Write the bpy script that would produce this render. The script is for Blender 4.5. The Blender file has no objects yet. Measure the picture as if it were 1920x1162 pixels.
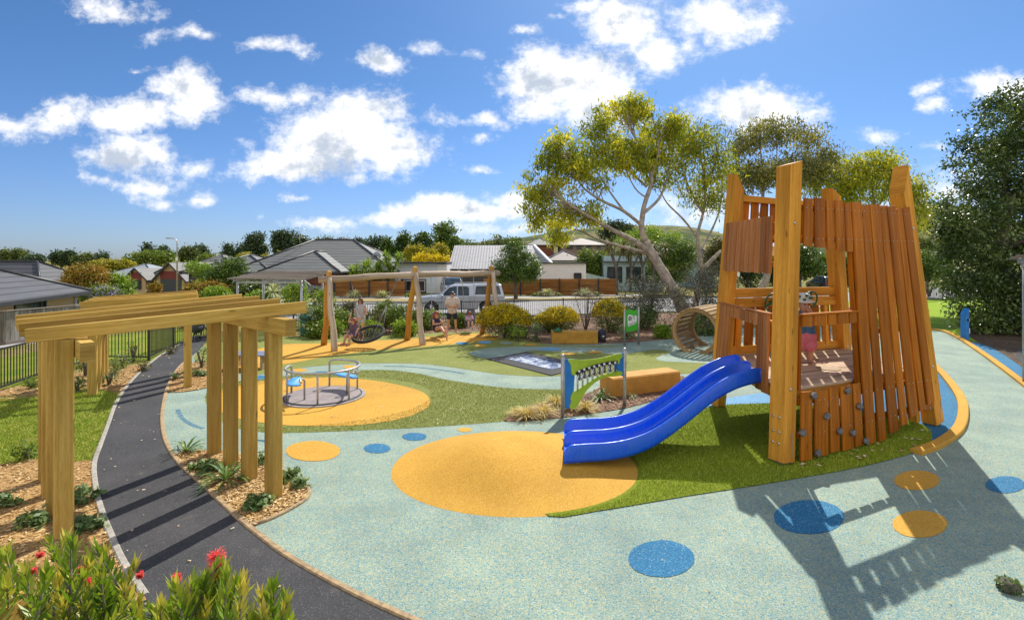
import bpy, math, random
import numpy as np
from mathutils import Vector, Matrix
R = math.radians
random.seed(7); RNG = np.random.default_rng(11)
SC = bpy.context.scene
COL = SC.collection

# ---------------------------------------------------------------- camera
H, F, HY = 3.1, 960.0, 490.0           # eye height, focal length and horizon row, in pixels of a 1920 px wide frame
cam = bpy.data.cameras.new('camera'); co = bpy.data.objects.new('camera', cam); COL.objects.link(co)
co.location = (0, 0, H); co.rotation_euler = (R(90), 0, 0)
cam.sensor_width = 36; cam.lens = 18.0; cam.shift_y = (HY - 581) / 1920
cam.clip_start = 0.1; cam.clip_end = 6000
SC.camera = co
SC.render.engine = 'CYCLES'
SC.cycles.use_denoising = True
SC.cycles.max_bounces = 6; SC.cycles.transparent_max_bounces = 6
SC.cycles.sample_clamp_indirect = 6
SC.view_settings.view_transform = 'Standard'; SC.view_settings.look = 'None'
SC.view_settings.exposure = 0.38; SC.view_settings.gamma = 1.0

# ---------------------------------------------------------------- sun and sky
SUN_AZ, SUN_EL = R(21.5), R(47.0)
sd = Vector((math.sin(SUN_AZ) * math.cos(SUN_EL), math.cos(SUN_AZ) * math.cos(SUN_EL), math.sin(SUN_EL)))
sl = bpy.data.lights.new('sun', 'SUN'); sl.energy = 4.6; sl.angle = R(0.5); sl.color = (1.0, 0.95, 0.86)
so = bpy.data.objects.new('sun', sl); COL.objects.link(so)
so.rotation_euler = sd.to_track_quat('Z', 'Y').to_euler(); so.location = (10, 20, 40)

world = bpy.data.worlds.new('World'); SC.world = world; world.use_nodes = True
NT = world.node_tree; NT.nodes.clear()

class NB:
    """small node-building helper"""
    def __init__(s, nt): s.nt = nt
    def n(s, t, **kw):
        nd = s.nt.nodes.new(t)
        for k, v in kw.items(): setattr(nd, k, v)
        return nd
    def put(s, sock, v):
        if isinstance(v, bpy.types.NodeSocket): s.nt.links.new(v, sock)
        elif v is not None: sock.default_value = v
    def math(s, op, a, b=None, c=None, clamp=False):
        nd = s.n('ShaderNodeMath', operation=op, use_clamp=clamp)
        s.put(nd.inputs[0], a); s.put(nd.inputs[1], b); s.put(nd.inputs[2], c)
        return nd.outputs[0]
    def vec(s, op, a, b=None, c=None):
        nd = s.n('ShaderNodeVectorMath', operation=op)
        s.put(nd.inputs[0], a); s.put(nd.inputs[1], b)
        if c is not None: s.put(nd.inputs[2], c)
        return nd.outputs['Value'] if op in ('LENGTH', 'DOT_PRODUCT') else nd.outputs[0]
    def noise(s, v, scale, detail=3, rough=0.55, out=0, dim='3D', dist=0.0):
        nd = s.n('ShaderNodeTexNoise', noise_dimensions=dim)
        s.put(nd.inputs['Vector'], v); nd.inputs['Scale'].default_value = scale
        nd.inputs['Detail'].default_value = detail; nd.inputs['Roughness'].default_value = rough
        nd.inputs['Distortion'].default_value = dist
        return nd.outputs[out]
    def voro(s, v, scale, out='Color', feature='F1'):
        nd = s.n('ShaderNodeTexVoronoi', feature=feature)
        s.put(nd.inputs['Vector'], v); nd.inputs['Scale'].default_value = scale
        return nd.outputs[out]
    def ramp(s, fac, stops, interp='LINEAR'):
        nd = s.n('ShaderNodeValToRGB'); cr = nd.color_ramp; cr.interpolation = interp
        while len(cr.elements) < len(stops): cr.elements.new(0.5)
        for e, (p, c) in zip(cr.elements, stops):
            e.position = p; e.color = (*c, 1) if len(c) == 3 else c
        s.put(nd.inputs[0], fac); return nd.outputs[0]
    def mix(s, f, a, b, blend='MIX'):
        nd = s.n('ShaderNodeMix', data_type='RGBA', blend_type=blend)
        s.put(nd.inputs[0], f)
        s.put(nd.inputs[6], (*a, 1) if isinstance(a, tuple) and len(a) == 3 else a)
        s.put(nd.inputs[7], (*b, 1) if isinstance(b, tuple) and len(b) == 3 else b)
        return nd.outputs[2]
    def smooth(s, v, a, b, lo=0.0, hi=1.0):
        nd = s.n('ShaderNodeMapRange', interpolation_type='SMOOTHSTEP')
        s.put(nd.inputs[0], v); nd.inputs[1].default_value = a; nd.inputs[2].default_value = b
        nd.inputs[3].default_value = lo; nd.inputs[4].default_value = hi
        return nd.outputs[0]
    def comb(s, x, y, z=0.0):
        nd = s.n('ShaderNodeCombineXYZ')
        s.put(nd.inputs[0], x); s.put(nd.inputs[1], y); s.put(nd.inputs[2], z); return nd.outputs[0]

def build_sky():
    b = NB(NT)
    sky = b.n('ShaderNodeTexSky', sky_type='NISHITA', sun_disc=False)
    sky.sun_elevation = SUN_EL; sky.sun_rotation = SUN_AZ
    sky.air_density = 1.0; sky.dust_density = 0.5; sky.ozone_density = 2.5; sky.altitude = 0
    tc = b.n('ShaderNodeTexCoord'); sep = b.n('ShaderNodeSeparateXYZ'); b.put(sep.inputs[0], tc.outputs['Generated'])
    y = b.math('MAXIMUM', sep.outputs[1], 0.03)
    u = b.math('DIVIDE', sep.outputs[0], y); v = b.math('DIVIDE', sep.outputs[2], y)
    p = b.comb(u, v)                               # direction of the sky on a plane facing north
    # clouds: centre and size as direction tangents (hundredths)
    C = [(250,205,190,42,1),(345,170,75,45,1),(110,215,75,38,.8),(30,232,60,28,.7),(235,288,88,40,1),(265,340,60,26,.7),(205,335,60,20,.6),(365,310,50,22,.6),
         (640,262,150,62,1.1),(680,215,95,45,1),(760,290,95,48,1),(560,310,170,38,1),(500,190,80,28,.7),(560,185,50,22,.6),(455,272,45,14,.5),
         (700,117,50,32,1),(520,88,62,22,.8),(575,105,22,18,.5),(800,92,42,16,.4),(895,95,32,12,.4),(905,235,48,20,.7),(895,268,36,12,.5),(830,228,40,22,.4),
         (900,319,34,12,.6),(880,392,170,28,1),(950,375,70,24,.9),(740,405,75,20,.7),(595,418,70,18,.7),(560,370,35,12,.6),
         (1060,150,140,75,1.15),(1010,200,80,45,.9),(1120,215,90,50,.9),(1170,40,95,55,1),(1220,105,75,60,.9),(1330,30,130,60,1),(1100,10,60,25,.7),(990,58,26,12,.5),
         (1420,205,150,55,1.0),(1350,180,60,28,.7),(1490,215,90,28,.7),(1290,80,40,40,.6),(1370,70,55,16,.5),
         (1760,205,32,14,.45),(1745,178,30,16,.5),(1760,280,26,10,.5),(1640,262,45,18,.5),(1880,165,85,38,.8),(1790,350,60,60,.5),(1740,400,80,50,.6),
         (200,15,110,32,.8),(295,70,50,18,.4),(385,62,40,12,.4),(270,130,26,9,.4),(370,365,40,16,.5),(300,368,34,14,.5),
         (1300,400,160,50,.6),(960,425,120,16,.6),(1040,30,30,10,.4)]
    acc = None; acc2 = None
    n1 = b.noise(p, 4.2, 7, 0.62, out=1)
    warp = b.vec('MULTIPLY_ADD', n1, (0.15, 0.10, 0), (-0.075, -0.05, 0))
    pw = b.vec('ADD', p, warp)
    for (cx, cy, rx, ry, s) in C:
        x0, y0, ax, ay = (cx - 960) / 960, (490 - cy) / 960, rx * 1.05 / 960, ry * 1.05 / 960
        q = b.vec('MULTIPLY_ADD', pw, (1 / ax, 1 / ay, 0), (-x0 / ax, -y0 / ay, 0))
        l = b.vec('LENGTH', q)
        d = b.math('MULTIPLY_ADD', l, -s * 0.9, s)
        acc = d if acc is None else b.math('MAXIMUM', acc, d)
    fb = b.noise(p, 7.0, 12, 0.68)
    fb2 = b.noise(b.vec('ADD', p, (0.008, 0.050, 0)), 7.0, 6, 0.6)
    fb3 = b.noise(b.vec('MULTIPLY', p, (1.0, 1.6, 1)), 26.0, 8, 0.66)
    fbm = b.math('MULTIPLY_ADD', b.math('ADD', fb, b.math('MULTIPLY', b.math('SUBTRACT', fb3, 0.5), 0.45)), 2.1, -1.08)
    dens = b.math('ADD', acc, fbm)
    front = b.smooth(sep.outputs[1], 0.02, 0.1)
    low = b.smooth(sep.outputs[2], 0.0, 0.04)
    mask = b.math('MULTIPLY', b.math('MULTIPLY', b.smooth(dens, 0.0, 0.72), front), low)
    relief = b.math('SUBTRACT', fb, fb2)
    thick = b.smooth(dens, 0.35, 1.35)
    shade = b.math('ADD', b.math('MULTIPLY', relief, 3.0), b.math('MULTIPLY', thick, -0.50))
    bright = b.math('ADD', shade, 1.08, clamp=False)
    bright = b.math('MINIMUM', b.math('MAXIMUM', bright, 0.5), 1.15)
    cl = b.mix(b.smooth(bright, 0.5, 1.05), (5.2, 5.9, 7.0), (10.6, 10.6, 10.6))
    # the air is brighter around the sun
    dot = b.vec('DOT_PRODUCT', tc.outputs['Generated'], tuple(sd))
    glow = b.math('MULTIPLY', b.math('POWER', b.math('MAXIMUM', dot, 0), 18), 1.6)
    tint = b.mix(b.smooth(sep.outputs[2], 0.0, 0.35), (0.60, 0.76, 1.16), (0.49, 0.75, 1.03))
    skyc = b.mix(1.0, sky.outputs[0], tint, 'MULTIPLY')
    skyc = b.mix(1.0, skyc, b.comb(glow, glow, glow), 'ADD')
    # bright broken cloud added behind the viewpoint for fill light
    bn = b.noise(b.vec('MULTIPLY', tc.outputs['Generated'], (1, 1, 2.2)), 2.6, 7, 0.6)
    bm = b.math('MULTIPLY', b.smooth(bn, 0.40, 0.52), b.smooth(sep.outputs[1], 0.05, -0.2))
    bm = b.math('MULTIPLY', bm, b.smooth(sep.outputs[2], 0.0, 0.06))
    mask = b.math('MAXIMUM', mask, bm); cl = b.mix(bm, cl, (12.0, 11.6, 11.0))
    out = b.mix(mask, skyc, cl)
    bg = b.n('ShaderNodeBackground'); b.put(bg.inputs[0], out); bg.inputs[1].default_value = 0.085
    wo = b.n('ShaderNodeOutputWorld'); NT.links.new(bg.outputs[0], wo.inputs[0])
build_sky()

# ---------------------------------------------------------------- from the survey of the photo to metres
def G(px, py, z=0.0):
    d = (H - z) * F / (py - HY)
    return Vector(((px - 960) / F * d, d, z))
def W(px, py, d):
    return Vector(((px - 960) / F * d, d, H - (py - HY) * d / F))
def lerp(a, b, t): return a + (b - a) * t

# ---------------------------------------------------------------- materials
MATS = {}
def new_mat(name):
    m = bpy.data.materials.new(name); m.use_nodes = True; nt = m.node_tree
    bs = nt.nodes['Principled BSDF']; MATS[name] = m
    return m, NB(nt), bs
def bump(b, bs, h, strength, dist=0.01):
    nd = b.n('ShaderNodeBump'); nd.inputs['Strength'].default_value = strength; nd.inputs['Distance'].default_value = dist
    b.put(nd.inputs['Height'], h); b.put(bs.inputs['Normal'], nd.outputs[0])
def pm(name, c1, c2=None, scale=6, rough=0.6, metal=0.0, bs_=0.0, bscale=None, detail=4, spec=0.5, coat=0.0, lo=0.35, hi=0.65, dist=0.01):
    if name in MATS: return MATS[name]
    m, b, bs = new_mat(name)
    tc = b.n('ShaderNodeTexCoord').outputs['Object']
    if c2 is None: c2 = tuple(x * 0.82 for x in c1)
    f = b.noise(tc, scale, detail)
    b.put(bs.inputs['Base Color'], b.mix(b.smooth(f, lo, hi), c1, c2))
    bs.inputs['Roughness'].default_value = rough; bs.inputs['Metallic'].default_value = metal
    bs.inputs['Specular IOR Level'].default_value = spec; bs.inputs['Coat Weight'].default_value = coat
    if bs_: bump(b, bs, b.noise(tc, bscale or scale * 4, 4), bs_, dist)
    return m
def wood(name, ca, cb, rough=0.65, knots=True, streak=22, spec=0.16):
    m, b, bs = new_mat(name)
    uv = b.n('ShaderNodeTexCoord').outputs['UV']
    s = b.noise(b.vec('MULTIPLY', uv, (1.1, streak, 1)), 1.0, 5, 0.6, dist=0.6)
    g = b.noise(b.vec('MULTIPLY', uv, (9, 160, 1)), 1.0, 3, 0.6)
    t = b.noise(b.vec('MULTIPLY', uv, (0.25, 1.9, 1)), 1.0, 2, 0.5)
    col = b.mix(b.smooth(s, 0.3, 0.7), ca, cb)
    tone = b.ramp(t, [(0.34, (0.62, 0.58, 0.54)), (0.66, (1.2, 1.2, 1.2))])
    col = b.mix(1.0, col, tone, 'MULTIPLY')
    fine = b.ramp(g, [(0.3, (0.8, 0.78, 0.76)), (0.6, (1.05, 1.05, 1.05))])
    col = b.mix(0.8, col, fine, 'MULTIPLY')
    if knots:
        k = b.voro(b.vec('MULTIPLY', uv, (2.2, 7, 1)), 1.0, 'Distance')
        kr = b.voro(b.vec('MULTIPLY', uv, (2.2, 7, 1)), 1.0, 'Color')
        on = b.math('GREATER_THAN', b.vec('DOT_PRODUCT', kr, (0, 1, 0)), 0.72)
        kf = b.math('MULTIPLY', b.smooth(k, 0.06, 0.17, 0.75, 0.0), on)
        col = b.mix(kf, col, tuple(x * 0.32 for x in cb))
    b.put(bs.inputs['Base Color'], col); bs.inputs['Roughness'].default_value = rough
    bs.inputs['Specular IOR Level'].default_value = spec
    ck = b.noise(b.vec('MULTIPLY', uv, (.8, 34, 1)), 1.0, 2, .4)
    col2 = b.mix(b.smooth(ck, .70, .76, 0, .55), bs.inputs['Base Color'].links[0].from_socket, tuple(x * .3 for x in cb)); b.put(bs.inputs['Base Color'], col2)
    bump(b, bs, b.math('ADD', g, b.math('MULTIPLY', s, 2.0)), 0.25, 0.004)
    return m
def rubber(name, stops, base_noise, rough=0.85, scale=105, b_=0.35):
    m, b, bs = new_mat(name)
    tc = b.n('ShaderNodeTexCoord').outputs['Object']
    c = b.voro(tc, scale, 'Color'); sep = b.n('ShaderNodeSeparateXYZ'); b.put(sep.inputs[0], c)
    col = b.ramp(sep.outputs[0], stops, 'CONSTANT')
    l = b.noise(tc, 1.3, 5, 0.6)
    col = b.mix(1.0, col, b.ramp(l, [(0.3, base_noise[0]), (0.7, base_noise[1])]), 'MULTIPLY')
    st = b.noise(b.vec('MULTIPLY', tc, (1, 1, 0)), 9, 6, 0.7)
    col = b.mix(b.smooth(st, 0.62, 0.85, 0, 0.35), col, (0.23, 0.21, 0.17))
    b.put(bs.inputs['Base Color'], col); bs.inputs['Roughness'].default_value = rough
    bs.inputs['Specular IOR Level'].default_value = 0.25
    big = b.noise(tc, 0.35, 4, 0.6); cur = bs.inputs['Base Color'].links[0].from_socket
    b.put(bs.inputs['Base Color'], b.mix(1.0, cur, b.ramp(big, [(0.35, (0.88, 0.9, 0.92)), (0.65, (1.06, 1.04, 1.0))]), 'MULTIPLY'))
    bump(b, bs, b.voro(tc, scale, 'Distance'), b_, 0.004)
    return m
def leafy(name, c1, c2, c3, rough=0.5, trans=0.28, spec=0.35):
    """c1 dark, c2 middle, c3 fresh; every leaf carries its own tint"""
    m, b, bs = new_mat(name)
    at = b.n('ShaderNodeAttribute', attribute_name='tint')
    col = b.ramp(at.outputs['Fac'], [(0.0, c1), (0.5, c2), (1.0, c3)])
    b.put(bs.inputs['Base Color'], col); bs.inputs['Roughness'].default_value = rough
    bs.inputs['Specular IOR Level'].default_value = spec
    tr = b.n('ShaderNodeBsdfTranslucent'); b.put(tr.inputs[0], b.mix(1.0, col, (1.25, 1.2, 0.6), 'MULTIPLY'))
    mx = b.n('ShaderNodeMixShader'); mx.inputs[0].default_value = trans
    out = b.nt.nodes['Material Output']
    b.nt.links.new(bs.outputs[0], mx.inputs[1]); b.nt.links.new(tr.outputs[0], mx.inputs[2]); b.nt.links.new(mx.outputs[0], out.inputs[0])
    return m

pine = wood('treated_pine', (0.60, 0.41, 0.115), (0.44, 0.27, 0.055))
pine_top = wood('tower_pine', (0.76, 0.37, 0.055), (0.60, 0.25, 0.028))
stain = wood('stained_board', (0.50, 0.165, 0.010), (0.33, 0.095, 0.005), rough=0.5)
stain2 = wood('pink_board', (0.60, 0.25, 0.075), (0.44, 0.155, 0.04), rough=0.6)
deckw = wood('deck_board', (0.62, 0.46, 0.32), (0.48, 0.33, 0.21), rough=0.75)
greywood = wood('weathered_wood', (0.34, 0.30, 0.26), (0.22, 0.19, 0.165), rough=0.85)
paling = wood('grey_paling', (0.40, 0.39, 0.36), (0.20, 0.185, 0.17), rough=0.9, streak=9)
logpale = wood('pale_log', (0.56, 0.46, 0.36), (0.42, 0.33, 0.25), rough=0.7, streak=10)
loggold = wood('golden_log', (0.55, 0.30, 0.07), (0.44, 0.22, 0.045), rough=0.6, streak=10)
slatwood = wood('fence_slat', (0.40, 0.19, 0.06), (0.28, 0.12, 0.035), rough=0.6, streak=12)
tunnelw = wood('tunnel_wood', (0.44, 0.30, 0.15), (0.32, 0.20, 0.09), rough=0.7)
TEAL = [(0.0, (0.28, 0.36, 0.305)), (0.42, (0.19, 0.32, 0.295)), (0.66, (0.44, 0.41, 0.22)), (0.82, (0.08, 0.22, 0.29)), (0.94, (0.46, 0.50, 0.42))]
teal = rubber('pale_teal_rubber', TEAL, ((0.78, 0.80, 0.82), (1.08, 1.06, 1.02)))
yel = rubber('yellow_rubber', [(0.0, (0.60, 0.33, 0.045)), (0.55, (0.52, 0.265, 0.030)), (0.85, (0.64, 0.39, 0.09)), (0.96, (0.42, 0.2, 0.03))], ((0.9, 0.9, 0.9), (1.05, 1.05, 1.05)))
blu = rubber('blue_rubber', [(0.0, (0.030, 0.17, 0.32)), (0.55, (0.018, 0.12, 0.25)), (0.85, (0.07, 0.25, 0.40)), (0.97, (0.25, 0.40, 0.44))], ((0.88, 0.88, 0.88), (1.05, 1.05, 1.05)))
lblu = rubber('light_blue_rubber', [(0.0, (0.17, 0.38, 0.60)), (0.6, (0.10, 0.28, 0.5)), (0.9, (0.3, 0.45, 0.6))], ((0.9, 0.9, 0.9), (1.05, 1.05, 1.05)))

steel = pm('galvanised_steel', (0.48, 0.47, 0.45), (0.38, 0.37, 0.36), 12, 0.42, 0.7)
bolt = pm('bolt_steel', (0.6, 0.6, 0.6), (0.45, 0.45, 0.45), 30, 0.3, 0.9)
black = pm('black_powdercoat', (0.018, 0.018, 0.018), (0.03, 0.03, 0.03), 20, 0.45)
dark = pm('dark_plastic', (0.03, 0.035, 0.04), (0.05, 0.055, 0.06), 10, 0.55)
def slide_mat():
    m, b, bs = new_mat('slide_plastic'); tc = b.n('ShaderNodeTexCoord').outputs['Object']
    sc = b.noise(b.vec('MULTIPLY', tc, (3, 60, 3)), 1.0, 5, .7); du = b.noise(tc, 2.5, 6, .7)
    col = b.mix(b.smooth(du, .35, .7), (0.002, 0.085, 0.72), (0.005, 0.11, 0.60)); col = b.mix(b.smooth(sc, .62, .8, 0, .30), col, (.12, .22, .55))
    b.put(bs.inputs['Base Color'], col); b.put(bs.inputs['Roughness'], b.smooth(b.math('ADD', sc, du), .8, 1.3, .2, .5)); bs.inputs['Specular IOR Level'].default_value = .5
    bump(b, bs, b.noise(tc, 30, 3), .08, .003); return m
slideblue = slide_mat()
bluepanel = pm('blue_panel', (0.03, 0.22, 0.60), (0.025, 0.19, 0.52), 5, 0.4)
lime = pm('lime_panel', (0.42, 0.60, 0.04), (0.36, 0.52, 0.035), 5, 0.4)
greenpanel = pm('green_panel', (0.06, 0.46, 0.03), (0.05, 0.40, 0.028), 5, 0.4)
white = pm('white_paint', (0.76, 0.77, 0.78), (0.70, 0.71, 0.72), 5, 0.5)
chimes = pm('chime_tube', (0.72, 0.73, 0.74), (0.6, 0.6, 0.6), 12, 0.25, 0.9)
ropem = pm('black_rope', (0.02, 0.02, 0.022), (0.05, 0.05, 0.05), 80, 0.9)
seatblue = pm('seat_blue', (0.10, 0.36, 0.78), (0.09, 0.32, 0.70), 5, 0.45)
spin = pm('spinner_deck', (0.30, 0.25, 0.235), (0.22, 0.185, 0.18), 6, 0.7, bs_=0.3, bscale=120)
wheelgreen = pm('wheel_green', (0.008, 0.12, 0.05), (0.01, 0.10, 0.045), 8, 0.35)
binegreen = pm('bin_green', (0.01, 0.13, 0.10), (0.012, 0.10, 0.08), 8, 0.4)
glass = pm('window_glass', (0.02, 0.03, 0.038), (0.05, 0.07, 0.085), 1.5, 0.08, spec=0.45)
tyre = pm('tyre_rubber', (0.02, 0.02, 0.02), (0.035, 0.035, 0.035), 12, 0.8)
alloy = pm('alloy_rim', (0.45, 0.45, 0.46), (0.3, 0.3, 0.31), 12, 0.3, 0.8)
silver = pm('silver_car_paint', (0.44, 0.49, 0.57), (0.40, 0.45, 0.53), 2, 0.28, 0.35, coat=0.6)
redlamp = pm('tail_lamp', (0.35, 0.02, 0.02), (0.25, 0.02, 0.02), 9, 0.3)
concrete = pm('edge_concrete', (0.40, 0.37, 0.32), (0.28, 0.26, 0.22), 14, 0.9, bs_=0.3)
edgew = pm('timber_edging', (0.42, 0.29, 0.15), (0.26, 0.18, 0.10), 16, 0.85, bs_=0.3)
blockyel = pm('block_yellow', (0.48, 0.26, 0.035), (0.38, 0.20, 0.025), 5, 0.8, bs_=0.25, bscale=90)
blockora = pm('block_orange', (0.60, 0.29, 0.05), (0.50, 0.235, 0.04), 5, 0.8, bs_=0.25, bscale=90)
bark = pm('gum_bark', (0.46, 0.38, 0.31), (0.27, 0.22, 0.185), 5, 0.85, bs_=0.6, bscale=14, dist=0.03)
darkbark = pm('dark_bark', (0.10, 0.08, 0.065), (0.17, 0.14, 0.115), 8, 0.9, bs_=0.5, bscale=20, dist=0.03)
holdm = pm('climbing_hold', (0.20, 0.185, 0.18), (0.12, 0.11, 0.11), 30, 0.8, bs_=0.4)
skin = pm('skin', (0.56, 0.31, 0.20), (0.50, 0.26, 0.17), 10, 0.55)
hairm = pm('brown_hair', (0.13, 0.06, 0.03), (0.07, 0.035, 0.02), 40, 0.6)
redhair = pm('red_brown_hair', (0.28, 0.08, 0.03), (0.18, 0.05, 0.02), 40, 0.6)

# ---------------------------------------------------------------- meshes
class MB:
    def __init__(s): s.v = []; s.f = []; s.uv = []; s.sm = []
    def add(s, vs, fs, uvs=None, smooth=False):
        o = len(s.v); s.v += [tuple(v) for v in vs]
        for k, f in enumerate(fs):
            s.f.append(tuple(i + o for i in f)); s.sm.append(smooth)
            s.uv.append(uvs[k] if uvs else None)
        return s
    def beam(s, a, b, w, h, up=(0, 0, 1), ch=0.006, cut0=0.0, cut1=0.0):
        """timber from a to b, w across and h along up; chamfered; cut slants an end"""
        a, b = Vector(a), Vector(b); t = (b - a); L = t.length; t.normalize(); up = Vector(up)
        sd_ = t.cross(up)
        if sd_.length < 1e-4: sd_ = t.cross(Vector((0, 1, 0)))
        sd_.normalize(); u = sd_.cross(t).normalized()
        c = min(ch, w / 4, h / 4); x, y = w / 2, h / 2
        ring = [(-x + c, -y), (x - c, -y), (x, -y + c), (x, y - c), (x - c, y), (-x + c, y), (-x, y - c), (-x, -y + c)]
        per = [0]
        for i in range(8):
            q, r = ring[i], ring[(i + 1) % 8]; per.append(per[-1] + math.hypot(q[0] - r[0], q[1] - r[1]))
        V = []; r0 = random.random() * 40; r1 = random.random() * 40
        for (P, cc) in ((a, cut0), (b, cut1)):
            for (p, q) in ring: V.append(P + sd_ * p + u * q + t * (cc * q / max(y, 1e-6)))
        Fs = []; U = []
        for i in range(8):
            j = (i + 1) % 8; Fs.append((i, j, 8 + j, 8 + i))
            U.append([(r0, r1 + per[i]), (r0, r1 + per[i + 1]), (r0 + L, r1 + per[i + 1]), (r0 + L, r1 + per[i])])
        Fs.append(tuple(range(7, -1, -1))); U.append([(r0 + ring[i][0], r1 + ring[i][1]) for i in range(7, -1, -1)])
        Fs.append(tuple(range(8, 16))); U.append([(r0 + ring[i][0], r1 + ring[i][1]) for i in range(8)])
        return s.add(V, Fs, U)
    def box(s, c, size, rz=0.0, ch=0.004):
        c = Vector(c); sx, sy, sz = size; d = Vector((math.cos(rz), math.sin(rz), 0)) * sx / 2
        return s.beam(c - d, c + d, sy, sz, (0, 0, 1), ch)
    def tube(s, pts, r, n=8, cap=True, smooth=True, closed=False):
        pts = [Vector(p) for p in pts]; m = len(pts)
        rs = r if isinstance(r, (list, tuple)) else [r] * m
        V = []; prev = None; L = 0
        Ls = []
        for i, p in enumerate(pts):
            if closed: t = pts[(i + 1) % m] - pts[i - 1]
            else: t = (pts[min(i + 1, m - 1)] - pts[max(i - 1, 0)])
            t.normalize()
            if prev is None:
                a = t.cross(Vector((0, 0, 1)))
                if a.length < 0.1: a = t.cross(Vector((0, 1, 0)))
            else: a = prev - t * prev.dot(t)
            a.normalize(); prev = a; bb = t.cross(a)
            for k in range(n):
                th = 2 * math.pi * k / n
                V.append(p + (a * math.cos(th) + bb * math.sin(th)) * rs[i])
            if i: L += (pts[i] - pts[i - 1]).length
            Ls.append(L)
        Fs = []; U = []; r0 = random.random() * 30
        for i in range(m if closed else m - 1):
            i2 = (i + 1) % m
            for k in range(n):
                k2 = (k + 1) % n
                Fs.append((i * n + k, i * n + k2, i2 * n + k2, i2 * n + k))
                w0, w1 = k / n * 6.3 * rs[i], (k + 1) / n * 6.3 * rs[i]
                l0, l1 = Ls[i] + r0, (Ls[i2] if i2 else Ls[i]) + r0
                U.append([(l0, w0), (l0, w1), (l1, w1), (l1, w0)])
        s.add(V, Fs, U, smooth)
        if cap and not closed:
            o = len(s.v) - len(V)
            s.f.append(tuple(o + k for k in range(n - 1, -1, -1))); s.uv.append(None); s.sm.append(False)
            s.f.append(tuple(o + (m - 1) * n + k for k in range(n))); s.uv.append(None); s.sm.append(False)
        return s
    def ell(s, c, rx, ry=None, rz=None, n=12, m=8, rot=0.0, zmin=-1.0, disp=0.0):
        ry = ry or rx; rz = rz or rx; c = Vector(c); V = []; cs, sn = math.cos(rot), math.sin(rot)
        th0 = math.acos(max(-1, min(1, zmin)))
        for i in range(m + 1):
            ph = th0 * i / m
            for k in range(n):
                th = 2 * math.pi * k / n; q = 1 + (random.random() - 0.5) * disp
                x, y, z = rx * math.sin(ph) * math.cos(th) * q, ry * math.sin(ph) * math.sin(th) * q, rz * math.cos(ph) * q
                V.append(c + Vector((x * cs - y * sn, x * sn + y * cs, z)))
        Fs = [(i * n + k, (i + 1) * n + k, (i + 1) * n + (k + 1) % n, i * n + (k + 1) % n) for i in range(m) for k in range(n)]
        return s.add(V, Fs, None, True)
    def prism(s, poly, z0, z1, smooth=False):
        n = len(poly); V = [(p[0], p[1], z0) for p in poly] + [(p[0], p[1], z1) for p in poly]
        Fs = [tuple(range(n - 1, -1, -1)), tuple(range(n, 2 * n))] + [(i, (i + 1) % n, n + (i + 1) % n, n + i) for i in range(n)]
        return s.add(V, Fs, None, smooth)
    def slab(s, P, A, B, N, poly, t):
        """plate: 2D poly in axes A,B at P, thickness t along N"""
        P, A, B, N = Vector(P), Vector(A), Vector(B), Vector(N); n = len(poly)
        V = [P + A * p[0] + B * p[1] for p in poly]; V += [v + N * t for v in V]
        Fs = [tuple(range(n - 1, -1, -1)), tuple(range(n, 2 * n))] + [(i, (i + 1) % n, n + (i + 1) % n, n + i) for i in range(n)]
        U = [[poly[i] for i in range(n - 1, -1, -1)], [poly[i] for i in range(n)]] + [None] * n
        return s.add(V, Fs, U)
    def quad(s, a, b, c, d, uv=None): return s.add([a, b, c, d], [(0, 1, 2, 3)], [uv] if uv else None)
    def build(s, name, mat, parent=None, label=None, group=None, cat=None, kind=None):
        me = bpy.data.meshes.new(name)
        off = Vector((0, 0, 0)); root = parent
        if parent is not None:
            while root.parent is not None: root = root.parent
            off = Vector(root.location)
        me.from_pydata([(v[0] - off[0], v[1] - off[1], v[2] - off[2]) for v in s.v], [], s.f)
        if any(u is not None for u in s.uv):
            lay = me.uv_layers.new(name='UVMap'); arr = np.zeros((len(me.loops), 2), dtype=np.float32); k = 0
            for f, u in zip(s.f, s.uv):
                if u is not None:
                    for q in range(len(f)): arr[k + q] = u[q]
                k += len(f)
            lay.data.foreach_set('uv', arr.ravel())
        me.polygons.foreach_set('use_smooth', s.sm)
        me.materials.append(mat); me.update()
        o = bpy.data.objects.new(name, me); COL.objects.link(o)
        if parent is not None: o.parent = parent
        return tag(o, label, cat, group, kind)

def tag(o, label=None, cat=None, group=None, kind=None):
    if label: o['label'] = label
    if cat: o['category'] = cat
    if group: o['group'] = group
    if kind: o['kind'] = kind
    return o
def thing(name, label, cat, loc=(0, 0, 0), group=None, rz=0.0):
    o = bpy.data.objects.new(name, None); COL.objects.link(o); o.location = loc; o.rotation_euler = (0, 0, rz)
    o.empty_display_size = 0.2
    return tag(o, label, cat, group)
def copy_tree(o, parent=None):
    c = o.copy(); COL.objects.link(c); c.parent = parent
    for ch in list(o.children): copy_tree(ch, c)
    return c
def smooth_poly(pts, k=5, closed=True):
    """Catmull-Rom through the points"""
    n = len(pts); out = []; P = [Vector(p) for p in pts]
    rng = range(n) if closed else range(n - 1)
    for i in rng:
        p0 = P[(i - 1) % n] if closed or i else P[i]; p1 = P[i]; p2 = P[(i + 1) % n]
        p3 = P[(i + 2) % n] if closed or i + 2 < n else P[i + 1]
        for j in range(k):
            t = j / k
            out.append(0.5 * ((2 * p1) + (p2 - p0) * t + (2 * p0 - 5 * p1 + 4 * p2 - p3) * t * t + (3 * p1 - p0 - 3 * p2 + p3) * t ** 3))
    if not closed: out.append(P[-1])
    return out
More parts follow.
